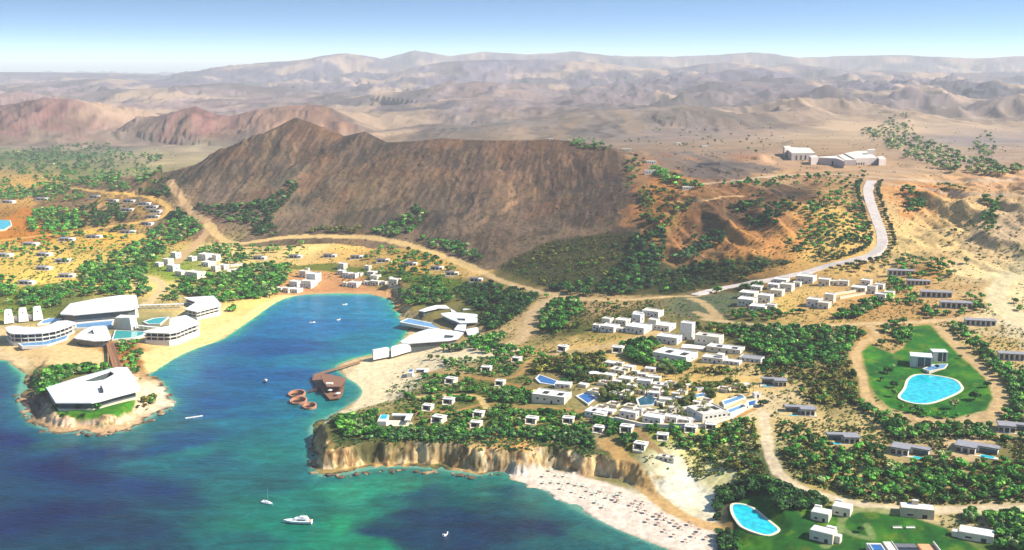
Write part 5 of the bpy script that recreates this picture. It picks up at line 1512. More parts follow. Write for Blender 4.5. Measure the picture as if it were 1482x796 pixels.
fblock('curtain_wall', [(582, 288), (580, 278), (780, 268), (870, 318), (870, 330), (790, 300)], 10.5)
fblock('middle_hall', [(880, 318), (800, 262), (860, 250), (960, 300), (1010, 318)], 8.5)
fblock('east_hall', [(985, 300), (872, 240), (1010, 216), (1130, 214), (1250, 292)], 10)
fblock('east_wing', [(1268, 306), (1240, 276), (1310, 272), (1346, 302)], 10)
fblock('east_tower', [(1132, 205), (1140, 194), (1216, 192), (1224, 204)], 17)
def fface(poly_a, poly_b, n, z0, z1, w, name, f0=0.15, f1=0.85):
    A = np.array(poly_a); B = np.array(poly_b); d = (B - A) / np.hypot(*(B - A)); nrm = np.array([d[1], -d[0]])
    for i in range(n):
        q = A + (B - A) * (f0 + (f1 - f0) * (i / max(1, n - 1) if n > 1 else 0.5))
        MB().bar(q - d * w / 2 + nrm * 0.1, q + d * w / 2 + nrm * 0.1, 0.5, z0, z1).build(name, DARKIN, fort)
fface(BL[0], BL[3], 3, 1.0, 8.0, 1.6, 'tall_window', .22, .6)
EH = local(px_poly(zoomF([(985, 300), (1250, 292)]), mz + 10), C0)
fface(EH[0], EH[1], 5, 0.5, 3.6, 2.0, 'arched_window', .02, .42)
MH = local(px_poly(zoomF([(880, 318), (1010, 318)]), mz + 8.5), C0)
fface(MH[0], MH[1], 2, 0.6, 3.8, 2.0, 'arched_window', -.38, -.12)
CW = local(px_poly(zoomF([(582, 288), (790, 300)]), mz + 10.5), C0)
fface(CW[0], CW[1], 1, 0.0, 6.0, 2.2, 'gate', .78, .78)
for i in range(9):
    a = local(px_poly(zoomF([(600 + i * 21, 276 - i * 1.2), (596 + i * 21, 264 - i * 1.2)]), mz + 10.9), C0)
    MB().bar(a[0], a[1], 0.9, 10.3, 11.2).build('roof_beam', DARKIN, fort)

# ------------------------------------------------------------------ pavilion on the pool lawn and buildings of the lower lawn
def lawn_pavilion(px, py, wpx, hpx, label, rz, dr=0.8, m=BONE):
    x, y, z = hit(px, py); k = mpp(px, py, x, y, z); w = wpx * k; h = hpx * k; d = w * dr
    t = thing('lawn_pavilion', label, 'pavilion', (x, y + d / 2, z), rz)
    b = MB(); b.box(-w / 2, -w / 2 + .6, -d / 2, d / 2, -3, h - .5); b.box(w / 2 - .6, w / 2, -d / 2, d / 2, -3, h - .5); b.box(-w / 2 + .6, w / 2 - .6, d / 2 - .6, d / 2, -3, h - .5)
    b.build('wall', m, t)
    MB().box(-w / 2 - .3, w / 2 + .3, -d / 2 - .3, d / 2 + .3, h - .48, h + .1).build('roof', ROOFW, t)
    MB().box(-w / 2 + .62, -w * .2, -d / 2 + .6, -d / 2 + .9, .2, h - .5).build('front_wall', m, t)
    MB().box(-w * .2 + .01, w / 2 - .62, -d / 2 + 2.6, -d / 2 + 2.8, .2, h - .5).build('glass_wall', SHADEG, t)
    MB().box(-w / 2 + .6, w / 2 - .6, -d / 2, d / 2 - .6, -3, .2).build('floor', STONEP, t)
    for u in (-.17, .17):
        MB().box(u * w - .25, u * w + .25, -d / 2 + .1, -d / 2 + .6, .2, h - .5).build('column', WHITE, t)
    return t
lawn_pavilion(1336, 532, 27, 15, 'white cube pavilion with columned front on the upper pool lawn', -0.3, .8, WHITE)
lawn_pavilion(1361, 524, 19, 14, 'smaller white cube pavilion at the back of the upper pool lawn', -0.1, .8, WHITE)
poly_pool('small pale blue basin at the foot of the lawn pavilions', [(1337, 534), (1352, 528), (1371, 527), (1366, 533), (1345, 537)], PALEP, None, 0.5)

def lawn_block(px, py, wpx, hpx, label, rz, dr=0.9, parts=((0, 0, 1, 1, 1),), m=BONE):
    x, y, z = hit(px, py); k = mpp(px, py, x, y, z); w = wpx * k; h = hpx * k; d = w * dr
    t = thing('guest_house', label, 'house', (x, y + d / 2, z), rz, 'cream guest houses on the lower lawn')
    for i, (u, v, fw, fd, fh) in enumerate(parts):
        b = MB().box(u * w - fw * w / 2, u * w + fw * w / 2, v * d - fd * d / 2, v * d + fd * d / 2, -3, h * fh).build('wall' if i == 0 else 'side_wing', m, t)
        MB().box(u * w - fw * w / 2 + .3, u * w + fw * w / 2 - .3, v * d - fd * d / 2 + .3, v * d + fd * d / 2 - .3, h * fh + .01, h * fh + .12).build('roof', ROOFW, b)
    MB().box(w * .15, w * .3, -d / 2 - .05, -d / 2 + .02, .05, 2.1).build('door', DARKIN, t)
    MB().box(-w * .3, -w * .12, -d / 2 - .05, -d / 2 + .02, 1.0, 2.0).build('window', GLASS, t)
    return t
lawn_block(1191, 755, 24, 12, 'cream cubic guest house at the lower lawn edge, west of the curved path', -0.5, .8, ((0, 0, 1, 1, 1), (-.3, .62, .4, .26, 1.15)))
lawn_block(1222, 747, 24, 12, 'cream cubic guest house inside the curved path bend', -0.5, .8, ((0, 0, 1, 1, 1), (-.3, .62, .4, .26, 1.15)))
lawn_block(1194, 785, 32, 14, 'long cream guest house with a notched roof, below the cubic ones', -0.6, .6, ((0, 0, 1, 1, 1), (.2, .68, .4, .36, 1.1), (.62, .1, .24, .5, .75)))
lawn_block(1330, 750, 42, 13, 'wide brown-fronted guest house with a chimney at the lawn top', -0.25, .45, ((0, 0, 1, 1, 1), (-.05, .35, .2, .3, 1.45)), mat('tan_plaster', (190, 170, 138), .85, .1, .5))
lawn_block(1418, 784, 42, 10, 'flat cream guest house with angular roof under pale trees', -0.45, .55, ((0, 0, 1, 1, 1), (-.55, -.25, .3, .4, .8)))
# modern house cut by the lower picture edge
x, y, z = hit(1310, 806)
mh = thing('modern_house', 'modern white house with roof terraces cut by the bottom edge', 'house', (x, y, z), -0.04)
k = mpp(1310, 806, x, y, z)
def mbx(nm, a, b, c_, d_, z0, z1, m, par=mh):
    return MB().box(a * k, b * k, c_ * k * 2.3, d_ * k * 2.3, z0, z1).build(nm, m, par)
mbx('podium', -46, 46, -14, 8, -4, 0.6, STONEP)
mbx('west_wing_wall', -46, -25, -14, 9, .62, 3.6, WHITE)
mbx('bedroom_wing', -24, -13, -8, 9, .62, 4.2, WHITE); mbx('bedroom_roof', -24, -13, -8, 9, 4.22, 4.5, BONE)
mbx('living_room', -12, 18, -6, 8, .62, 3.2, GLASS); mbx('living_roof', -12, 18, 4, 9, 3.22, 3.6, DARKR)
mbx('timber_terrace', 20, 42, -10, 8, .62, 3.4, WOOD); mbx('terrace_floor', 22, 40, -8, 9, 3.42, 3.6, TERRA)
mbx('white_screen', 42.2, 43.4, -12, 9, .62, 5.2, WHITE); mbx('white_screen', -12.9, -12.1, -12, 9, .62, 5.0, WHITE)
for u in (-8, -1, 6, 13):
    mbx('column', u - .5, u + .5, -7, -6.2, .62, 3.2, WHITE)
p = thing('roof_pool', 'blue roof pool of the modern house at the bottom edge', 'pool', (x, y, z), -0.04)
mbx('water', -43, -29, -10, 6, 3.3, 3.95, BLUEP, p)
mb = MB()
for a in ((-44, -43, -11, 7), (-29, -28, -11, 7), (-43, -29, -11, -10), (-43, -29, 6, 7)):
    mb.box(a[0] * k, a[1] * k, a[2] * k * 2.3, a[3] * k * 2.3, 3.61, 4.15)
mb.build('pool_rim', WHITE, p)
p = thing('garden_pool', 'narrow blue pool in front of the glazed living room', 'pool', (x, y, z), -0.04)
mbx('water', -6, 3, -13, -8, .3, .75, PALEP, p); mbx('pool_rim', -7, 4, -13.8, -7.2, .2, .7, WHITE, p)
for i, (px, py, l) in enumerate(((1299, 765, 'white garden bench on the lower lawn, closer to the curved path'), (1318, 765, 'white garden bench on the lower lawn, closer to the shrubs'))):
    x, y, z = hit(px, py); t = thing('garden_bench', l, 'bench', (x, y, z), 0, 'white garden benches')
    MB().box(-2.4, 2.4, -.5, .5, .4, .55).build('seat', WHITE, t); MB().box(-2.4, 2.4, .5, .62, .4, 1.2).build('backrest', WHITE, t)
    for u in (-2.1, 2.1):
        MB().box(u - .1, u + .1, -.45, .45, -.3, .4).build('leg', WHITE, t)
# ------------------------------------------------------------------ where nothing may grow
bpy.context.view_layer.update()
EX0, EY0, ECELL = -1300.0, 400.0, 2.0
EXC = np.zeros((1150, 1300), bool)          # rows: y, columns: x
def ex_index(x, y):
    return np.clip(((np.asarray(y) - EY0) / ECELL).astype(int), 0, EXC.shape[0] - 1), np.clip(((np.asarray(x) - EX0) / ECELL).astype(int), 0, EXC.shape[1] - 1)
for o in list(COL.objects):
    if o.parent is None or o.type != 'MESH' or o.parent.name.startswith(('boundary_wall', 'pier', 'footbridge')):
        continue
    cs = [o.matrix_world @ Vector(b) for b in o.bound_box]
    r0, c0 = ex_index(min(c.x for c in cs) - 1, min(c.y for c in cs) - 2); r1, c1 = ex_index(max(c.x for c in cs) + 1, max(c.y for c in cs) + 1)
    if (r1 - r0) * (c1 - c0) < 3000:
        EXC[r0:r1 + 1, c0:c1 + 1] = True
_ey, _ex = np.mgrid[0:EXC.shape[0], 0:EXC.shape[1]]
_ex = EX0 + (_ex + .5) * ECELL; _ey = EY0 + (_ey + .5) * ECELL
for px, w, *_ in TRACKS + [(ROAD_PX, 13)]:
    pts = W(curve(px, 6))
    for i in range(len(pts) - 1):
        L = np.hypot(*(pts[i + 1] - pts[i])); n = max(2, int(L / 1.5))
        for q in np.linspace(pts[i], pts[i + 1], n):
            rr = w / 2 + 1.0
            r0, c0 = ex_index(q[0] - rr, q[1] - rr); r1, c1 = ex_index(q[0] + rr, q[1] + rr)
            EXC[r0:r1 + 1, c0:c1 + 1] = True

def free(x, y):
    r, c = ex_index(x, y)
    ins = (y > EY0) & (y < EY0 + ECELL * EXC.shape[0]) & (np.abs(x - EX0 - 1300) < 1299)
    return ~(EXC[r, c] & ins)

# ------------------------------------------------------------------ leaves
LEAF = attr_mat('leaves', 0.75, 0.25, 0.6, 0.25)
BARK = mat('bark', (104, 84, 62), 0.9, 0.25, 2.0)
TREEK = np.array([1.02, 0.86, 0.52])
TINTS = {'green': [(46, 104, 44), (58, 122, 50), (38, 88, 40), (82, 142, 64)], 'dark': [(30, 70, 36), (38, 82, 42), (26, 58, 34), (52, 96, 50)],
         'olive': [(92, 108, 48), (112, 124, 56), (74, 92, 42), (128, 134, 66)], 'bright': [(66, 146, 58), (84, 166, 66), (52, 124, 52), (120, 184, 92)],
         'pale': [(120, 150, 116), (140, 168, 128), (98, 132, 98), (160, 182, 140)], 'teal': [(52, 100, 66), (64, 116, 78), (42, 84, 56), (88, 138, 98)],
         'scrub': [(62, 72, 34), (78, 84, 40), (52, 62, 30), (98, 98, 50)]}

def crown_arrays(seed, nleaf, flat=0.8, lobes=6, size=0.2):
    """leaf clumps over several lobes: verts (n*4, 3), quads, lightness per vertex; crown about 1 wide, its foot at 0"""
    r = np.random.default_rng(seed)
    lc = r.normal(size=(lobes, 3)); lc /= np.linalg.norm(lc, axis=1)[:, None]
    lc *= r.uniform(.16, .30, lobes)[:, None]; lc[:, 2] = np.abs(lc[:, 2]) * .8 - 0.05
    lr = r.uniform(.17, .29, lobes)
    light = r.uniform(.55, 1.5, lobes)
    k = r.integers(0, lobes, nleaf)
    d = r.normal(size=(nleaf, 3)); d /= np.linalg.norm(d, axis=1)[:, None]
    d[:, 2] = np.where(d[:, 2] < -0.35, -d[:, 2], d[:, 2])
    c = lc[k] + d * (lr[k] * r.uniform(.72, 1.08, nleaf))[:, None]
    n = d + r.normal(size=(nleaf, 3)) * .42; n /= np.linalg.norm(n, axis=1)[:, None]
    u = np.cross(n, r.normal(size=(nleaf, 3))); u /= np.linalg.norm(u, axis=1)[:, None]
    v = np.cross(n, u)
    s = (r.uniform(.6, 1.25, nleaf) * size / 2)[:, None]
    q = np.stack([c - u * s - v * s * .8, c + u * s - v * s * .7, c + u * s * .8 + v * s, c - u * s * .9 + v * s * .8], 1)
    q[..., 2] = q[..., 2] * flat + 0.42 * flat
    li = np.repeat(light[k] * r.uniform(.8, 1.2, nleaf), 4)
    return q.reshape(-1, 3), np.arange(nleaf * 4).reshape(-1, 4), li

CR_NEAR = [crown_arrays(100 + i, 230, [.8, .95, .7, 1.05, .85, .75][i], [6, 7, 8, 5, 9, 6][i], .17) for i in range(6)]
CR_FAR = [crown_arrays(200 + i, 80, [.8, .95, .7, 1.0, .85, .75][i], [5, 6, 7, 5, 6, 6][i], .27) for i in range(6)]
CR_BUSH = [crown_arrays(300 + i, 22, [.6, .7, .5, .65][i], 4, .36) for i in range(4)]

_cm = {}
def crown_mesh(shape, kind, v):
    key = (shape, kind, v)
    if key not in _cm:
        co, q, li = CR_NEAR[shape]
        me = bpy.data.meshes.new('crown')
        fill_mesh(me, co, q, srgb(TINTS[kind][v])[None, :] * li[:, None] * TREEK)
        me.materials.append(LEAF); _cm[key] = me
    return _cm[key]
_tm = []
for i in range(3):
    b = MB(); r_ = random.Random(i)
    b.limb((0, 0, -.12), (.02 * i, .01, .26), .045, .03, 6)
    for k in range(4):
        a = 1.57 * k + r_.random()
        b.limb((.02 * i, .01, .22), (.02 * i + .2 * math.cos(a), .2 * math.sin(a), .42 + .1 * r_.random()), .024, .01, 4)
    me = bpy.data.meshes.new('trunk'); me.from_pydata(b.v, [], b.f); me.materials.append(BARK); _tm.append(me)

# zones: (outline in photo pixels, trees, crown width m, tint, clumping 0..1, what these trees are)
Z = [
    ([(0, 222), (60, 215), (150, 208), (180, 222), (240, 228), (200, 240), (120, 246), (60, 245), (0, 250)], 461, (6, 10), 'teal', .45, 'tree in the wide far orchard belt'),
    ([(20, 248), (60, 245), (110, 250), (180, 250), (210, 244), (170, 258), (120, 268), (60, 262)], 154, (6, 10), 'green', .5, 'tree in the second belt of the far orchard'),
    ([(0, 280), (40, 268), (90, 268), (130, 258), (175, 252), (175, 262), (120, 276), (60, 285), (0, 290)], 266, (6, 10), 'green', .45, 'tree in the belt above the sandy plain houses'),
    ([(0, 256), (16, 256), (16, 272), (0, 272)], 18, (6, 9), 'green', .2, 'tree in the small far clump at the picture edge'),
    ([(20, 275), (100, 275), (125, 285), (100, 292), (70, 292)], 70, (5, 9), 'green', .5, 'tree along the upper sandy track'),
    ([(48, 312), (70, 300), (110, 310), (122, 340), (60, 344), (42, 332)], 210, (6, 11), 'bright', .25, 'tree in the bright grove on the plain'),
    ([(110, 303), (170, 298), (200, 318), (192, 335), (140, 337), (120, 330)], 140, (6, 9), 'dark', .5, 'tree beside the bright grove'),
    ([(155, 270), (185, 265), (190, 278), (160, 280)], 28, (5, 9), 'green', .2, 'tree at the first sandy track bend'),
    ([(195, 245), (230, 240), (235, 262), (205, 268)], 56, (6, 9), 'green', .4, 'tree under the red hill foot'),
    ([(200, 275), (225, 280), (250, 300), (268, 318), (250, 320), (225, 290)], 77, (6, 10), 'dark', .45, 'tree along the valley track'),
    ([(235, 262), (252, 264), (252, 285), (236, 280)], 14, (6, 9), 'dark', .3, 'tree at the mountain tip'),
    ([(213, 342), (250, 322), (292, 316), (297, 330), (270, 345), (240, 360), (213, 366)], 168, (6, 10), 'green', .3, 'tree in the belt behind the walled hamlet'),
    ([(150, 370), (190, 360), (215, 350), (240, 360), (230, 378), (180, 374)], 112, (6, 10), 'green', .4, 'tree in the upper hedge of the plain'),
    ([(115, 390), (150, 376), (200, 378), (212, 390), (210, 405), (150, 403), (118, 401)], 182, (6, 10), 'green', .3, 'tree in the thick hedge of the plain'),
    ([(28, 430), (60, 418), (95, 420), (97, 440), (60, 446), (33, 441)], 90, (6, 10), 'green', .25, 'tree behind the tapered towers'),
    ([(95, 416), (130, 405), (180, 405), (210, 390), (213, 425), (192, 430), (150, 425), (105, 430)], 160, (6, 11), 'green', .3, 'tree in the belt behind the folded-roof hall'),
    ([(0, 402), (18, 402), (22, 425), (0, 430)], 26, (6, 9), 'green', .2, 'tree at the picture edge above the towers'),
    ([(0, 352), (200, 338), (212, 372), (110, 378), (0, 392)], 77, (5, 9), 'green', .3, 'lone tree on the pale sand of the plain'),
    ([(0, 355), (40, 352), (40, 366), (10, 370)], 14, (5, 9), 'green', .2, 'tree near the edge house on pale sand'),
    ([(280, 300), (330, 300), (370, 295), (400, 285), (436, 248), (428, 275), (402, 305), (388, 325), (330, 320)], 190, (6, 10), 'dark', .4, 'tree in the dark strip climbing the mountain foot'),
    ([(365, 325), (398, 320), (400, 346), (370, 344)], 30, (6, 9), 'dark', .2, 'tree below the dark mountain strip'),
    ([(285, 362), (340, 356), (368, 375), (345, 382), (300, 374)], 98, (5, 9), 'green', .2, 'tree at the back of the walled hamlet'),
    ([(262, 402), (330, 400), (362, 388), (424, 384), (412, 408), (398, 428), (330, 437), (262, 425)], 378, (6, 10), 'green', .28, 'tree in the garden wood by the bay beach'),
    ([(365, 362), (470, 350), (470, 368), (370, 372)], 14, (6, 10), 'green', .1, 'lone tree on the pale track verge'),
    ([(525, 345), (560, 330), (602, 300), (618, 312), (590, 340), (560, 352)], 80, (6, 9), 'green', .4, 'tree in the gully above the dark roofed houses'),
    ([(450, 334), (530, 330), (530, 342), (450, 342)], 24, (6, 9), 'olive', .3, 'tree at the mountain foot'),
    ([(610, 345), (690, 362), (698, 380), (640, 366)], 60, (6, 9), 'green', .3, 'tree beside the foot track'),
    ([(520, 375), (560, 360), (640, 375), (662, 392), (600, 382)], 60, (5, 9), 'green', .3, 'tree among the dark roofed houses'),
    ([(545, 395), (575, 380), (600, 390), (664, 410), (650, 416), (600, 405), (560, 412)], 50, (5, 9), 'green', .3, 'tree in the green field'),
    ([(575, 420), (640, 412), (662, 430), (640, 442), (588, 440)], 80, (6, 9), 'green', .3, 'tree behind the cove rocks'),
    ([(655, 420), (700, 412), (778, 430), (762, 446), (722, 474), (700, 480), (694, 450)], 260, (5, 9), 'dark', .2, 'tree in the dark wood behind the marina'),
    ([(636, 502), (700, 488), (748, 494), (738, 510), (650, 510)], 75, (5, 9), 'green', .2, 'tree along the marina wall'),
    ([(725, 390), (790, 355), (850, 350), (915, 350), (920, 380), (890, 410), (800, 415)], 90, (4, 7), 'olive', .4, 'tree in the dark valley scrub'),
    ([(775, 424), (880, 405), (905, 380), (922, 345), (962, 330), (958, 380), (938, 420), (860, 430), (800, 430)], 270, (6, 10), 'dark', .3, 'tree in the dark valley wood'),
    ([(788, 432), (832, 430), (842, 455), (802, 482), (773, 476)], 90, (6, 10), 'green', .25, 'tree beside the wide sandy road'),
    ([(850, 435), (950, 440), (960, 456), (860, 464), (800, 490), (810, 470)], 40, (4, 7), 'olive', .3, 'tree west of the compound'),
    ([(1000, 385), (1150, 378), (1060, 402), (960, 425), (950, 405)], 80, (5, 8), 'dark', .2, 'tree in the dark strip along the grey road'),
    ([(925, 272), (985, 282), (1002, 300), (962, 332), (930, 320)], 100, (5, 9), 'olive', .4, 'tree on the ochre slope'),
    ([(1000, 347), (1045, 335), (1050, 350), (1010, 364)], 36, (6, 9), 'dark', .2, 'tree in the lowest dark gully'),
    ([(1080, 320), (1124, 312), (1124, 326), (1085, 332)], 30, (6, 9), 'dark', .2, 'tree in the middle dark gully'),
    ([(1095, 302), (1150, 290), (1157, 305), (1110, 317)], 36, (6, 9), 'dark', .2, 'tree in the upper dark gully'),
    ([(1055, 303), (1100, 282), (1104, 292), (1070, 308)], 26, (6, 9), 'dark', .2, 'tree in the ridge gully'),
    ([(975, 370), (1010, 362), (1012, 375), (980, 380)], 18, (6, 9), 'teal', .1, 'tree at the gully mouth'),
    ([(1165, 300), (1200, 268), (1252, 264), (1254, 350), (1150, 366), (1140, 348), (1175, 330)], 170, (5, 9), 'green', .35, 'tree on the planted slope beside the grey road'),
    ([(820, 203), (860, 201), (888, 216), (840, 217)], 44, (6, 9), 'green', .3, 'tree on the mountain crest'),
    ([(940, 240), (975, 258), (1022, 275), (985, 271), (950, 259)], 70, (6, 10), 'bright', .25, 'tree on the crest below the white houses'),
    ([(905, 226), (932, 234), (918, 262), (905, 275)], 26, (6, 9), 'dark', .3, 'tree on the shaded crest shoulder'),
    ([(1020, 270), (1150, 258), (1252, 250), (1250, 259), (1130, 270)], 70, (5, 8), 'green', .4, 'tree along the mesa road'),
    ([(1245, 192), (1310, 165), (1330, 200), (1400, 230), (1482, 246), (1440, 254), (1370, 246), (1310, 228)], 380, (7, 12), 'pale', .4, 'pale tree in the mesa valley'),
    ([(1402, 218), (1430, 188), (1442, 215), (1432, 227)], 50, (7, 11), 'pale', .2, 'pale tree in the small mesa clump'),
    ([(1302, 275), (1330, 268), (1338, 300), (1316, 308)], 34, (6, 10), 'green', .2, 'tree at the head of the pale slope'),
    ([(1358, 268), (1397, 278), (1395, 286), (1358, 280)], 14, (5, 8), 'olive', .2, 'tree on the pale slope rim'),
    ([(1422, 280), (1448, 282), (1446, 330), (1425, 340)], 34, (6, 10), 'green', .2, 'tree strip on the pale slope'),
    ([(1360, 320), (1482, 330), (1482, 380), (1380, 370)], 16, (4, 7), 'olive', .2, 'tree on the bare slope'),
    ([(1285, 375), (1362, 372), (1392, 402), (1350, 412), (1300, 392)], 34, (6, 9), 'green', .2, 'tree among the long white houses'),
    ([(1285, 408), (1320, 405), (1322, 442), (1290, 442)], 30, (6, 10), 'green', .2, 'tree beside the upper village yard'),
    ([(1207, 462), (1258, 438), (1278, 440), (1240, 460)], 44, (6, 9), 'green', .2, 'tree below the upper village yard'),
    ([(1330, 440), (1380, 456), (1440, 448), (1482, 462), (1470, 440), (1400, 428), (1390, 466), (1340, 458)], 34, (5, 8), 'green', .2, 'tree around the lower long houses'),
    ([(1055, 456), (1120, 452), (1165, 455), (1080, 467)], 28, (5, 8), 'green', .2, 'tree at the foot of the upper village'),
    ([(1075, 406), (1106, 404), (1102, 418), (1072, 420)], 16, (5, 8), 'green', .1, 'tree behind the upper village'),
    ([(1180, 360), (1290, 370), (1280, 390), (1190, 395)], 30, (5, 8), 'olive', .2, 'tree beside the grey road bend'),
    ([(1050, 478), (1090, 474), (1252, 476), (1242, 500), (1236, 522), (1112, 532), (1104, 510), (1062, 492)], 300, (5, 9), 'green', .25, 'tree in the wood between compound and pool lawn'),
    ([(1000, 472), (1080, 476), (1060, 490), (1020, 486)], 40, (4, 7), 'olive', .2, 'tree behind the compound'),
    ([(1000, 537), (1100, 545), (1112, 532), (1200, 530), (1240, 525), (1250, 592), (1180, 582), (1150, 562)], 130, (4, 8), 'olive', .35, 'tree in the dry scrub below the wood'),
    ([(888, 500), (940, 498), (986, 530), (1002, 541), (940, 536), (905, 528)], 140, (5, 9), 'green', .15, 'tree in the clump below the compound'),
    ([(778, 520), (870, 515), (902, 540), (862, 560), (790, 556), (773, 546)], 130, (4, 8), 'olive', .25, 'tree on the scrubby rise west of the palm village'),
    ([(482, 608), (545, 598), (547, 626), (560, 632), (500, 634)], 150, (3.5, 7), 'green', .15, 'tree at the headland tip'),
    ([(520, 622), (700, 624), (860, 630), (900, 645), (880, 652), (760, 633), (640, 638), (525, 637)], 300, (2.8, 5), 'teal', .12, 'tree in the clifftop belt'),
    ([(575, 566), (650, 560), (700, 568), (692, 582), (605, 582)], 114, (2.6, 5.6), 'green', .42, 'tree on the headland garden terrace'),
    ([(640, 520), (740, 520), (762, 540), (700, 546), (650, 546)], 126, (2.6, 5.6), 'green', .42, 'tree between the upper garden paths'),
    ([(610, 542), (700, 552), (700, 560), (620, 560)], 69, (2.6, 5.6), 'green', .42, 'tree below the upper garden paths'),
    ([(700, 562), (770, 556), (772, 590), (710, 592)], 126, (2.6, 5.6), 'green', .2, 'tree beside the large corner house'),
    ([(600, 590), (720, 594), (720, 632), (560, 628)], 138, (2.6, 5.6), 'green', .42, 'tree among the headland huts'),
    ([(722, 596), (850, 596), (862, 634), (730, 634)], 195, (2.6, 5.6), 'green', .42, 'tree in the hut gardens'),
    ([(860, 608), (945, 618), (962, 648), (880, 640)], 103, (2.6, 5.6), 'green', .42, 'tree beside the stone lane'),
    ([(962, 622), (1082, 600), (1072, 640), (985, 652)], 126, (2.6, 5.6), 'green', .42, 'tree under the boundary wall'),
    ([(1008, 632), (1102, 608), (1106, 690), (1040, 684)], 103, (2.6, 5.6), 'olive', .3, 'tree on the yellow scrub slope'),
    ([(800, 535), (880, 540), (935, 560), (925, 592), (870, 582), (840, 560)], 100, (3.5, 6), 'dark', .15, 'tree in the palm village gardens'),
    ([(940, 540), (1085, 560), (1082, 590), (1000, 600), (950, 570)], 90, (3, 5), 'olive', .2, 'tree on the palm village terraces'),
    ([(870, 537), (1000, 560), (1082, 574), (1070, 598), (980, 612), (870, 600), (850, 560)], 230, (2.0, 4.2), 'dark', .1, 'tree between the palm village houses'),
    ([(1130, 622), (1200, 640), (1300, 652), (1400, 667), (1500, 672), (1500, 728), (1300, 728), (1180, 712), (1130, 682)], 230, (3.5, 8.0), 'green', .45, 'tree in the spotted scrubland'),
    ([(1240, 585), (1300, 595), (1430, 612), (1452, 600), (1500, 610), (1500, 642), (1400, 632), (1300, 637)], 100, (5, 8.5), 'green', .3, 'tree on the rim below the pool lawn'),
    ([(1368, 470), (1402, 480), (1440, 520), (1490, 550), (1490, 600), (1452, 590), (1440, 540), (1402, 500)], 130, (5, 9), 'green', .25, 'tree in the strip beside the pool lawn'),
    ([(1275, 474), (1320, 470), (1318, 500), (1290, 492)], 30, (5, 8), 'green', .2, 'tree at the top notch of the pool lawn'),
    ([(1043, 716), (1090, 694), (1152, 712), (1195, 731), (1130, 739), (1112, 716), (1060, 725), (1054, 760), (1066, 800), (1046, 800), (1034, 750)], 250, (4.5, 7.5), 'dark', .08, 'dark pine in the grove around the kite-shaped pool'),
    ([(1385, 740), (1495, 740), (1495, 800), (1440, 792), (1420, 765)], 90, (5, 8.5), 'green', .25, 'tree in the shrubbery by the flat guest house'),
    ([(46, 546), (110, 531), (150, 531), (162, 540), (100, 560), (70, 575), (60, 592), (44, 578)], 150, (4.5, 8), 'green', .15, 'tree behind the islet pavilion'),
    ([(192, 577), (220, 564), (224, 580), (200, 592)], 40, (3.5, 6), 'olive', .15, 'tree at the islet rock rim'),
    ([(168, 496), (195, 490), (207, 520), (200, 542), (182, 536)], 44, (4.5, 8), 'green', .25, 'tree beside the islet footbridge'),
    ([(212, 418), (262, 420), (262, 436), (222, 434)], 24, (5, 8), 'green', .2, 'tree by the colonnaded walkway'),
    ([(0, 436), (60, 440), (66, 452), (0, 458)], 20, (4, 7), 'green', .2, 'tree around the tapered towers'),
    ([(318, 430), (336, 428), (340, 450), (325, 452)], 16, (5, 8), 'green', .2, 'tree at the beach end of the notched wing'),
    ([(700, 510), (760, 505), (790, 520), (770, 535), (720, 520)], 40, (4, 7), 'bright', .2, 'tree by the sandy road end'),
    ([(1200, 640), (1480, 690), (1480, 725), (1200, 715)], 60, (5, 9), 'bright', .2, 'bright tree in the spotted scrubland'),
    ([(960, 185), (1120, 180), (1130, 225), (900, 205)], 40, (5, 9), 'olive', .3, 'far tree dotted on the plateau'),
]
TR = []          # x, y, z, width, tint, variant, shape, spin, zone
def sample(poly, n, clump, seed):
    p = np.array(poly, float); r = np.random.default_rng(seed)
    x0, y0 = p.min(0); x1, y1 = p.max(0)
    gx, gy = [], []
    tries = 0
    while len(gx) < n and tries < 30:
        a = r.uniform(x0, x1, n * 3); b = r.uniform(y0, y1, n * 3)
        d = sdf(a, b, p)
        ok = (d > -2) & (fbm(a / 9 + seed, b / 5, seed % 20, 3) > 0.30 + 0.30 * clump)
        a, b = a[ok], b[ok]
        x, y, z = hits(a, b)
        st_ = STEEP[np.clip(np.searchsorted(YR, y), 0, NR - 1), np.clip(((x / y - U[0]) / (U[1] - U[0])).astype(int), 0, NC - 1)]
        ok = free(x, y) & (z > 1.0) & ~((st_ > 0.5) & (y < 820))
        gx += list(zip(x[ok], y[ok], z[ok])); tries += 1
    return gx[:n]
for i, (poly, n, (s0, s1), tint, cl, lab) in enumerate(Z):
    for (x, y, z) in sample(poly, int(n * 1.4), cl, 500 + i):
        s = (s0 + (s1 - s0) * random.random() ** 1.8) * 0.88
        tn = tint
        u = random.random()
        if u < .26:
            tn = {'green': 'bright', 'dark': 'green', 'teal': 'green', 'olive': 'green', 'bright': 'green', 'pale': 'teal'}[tint]
        elif u < .34:
            tn = {'green': 'pale', 'dark': 'teal', 'teal': 'pale', 'olive': 'scrub', 'bright': 'olive', 'pale': 'pale'}[tint]
        TR.append((x, y, z, s, tn, random.randrange(4), random.randrange(6), random.random() * 6.28, i))
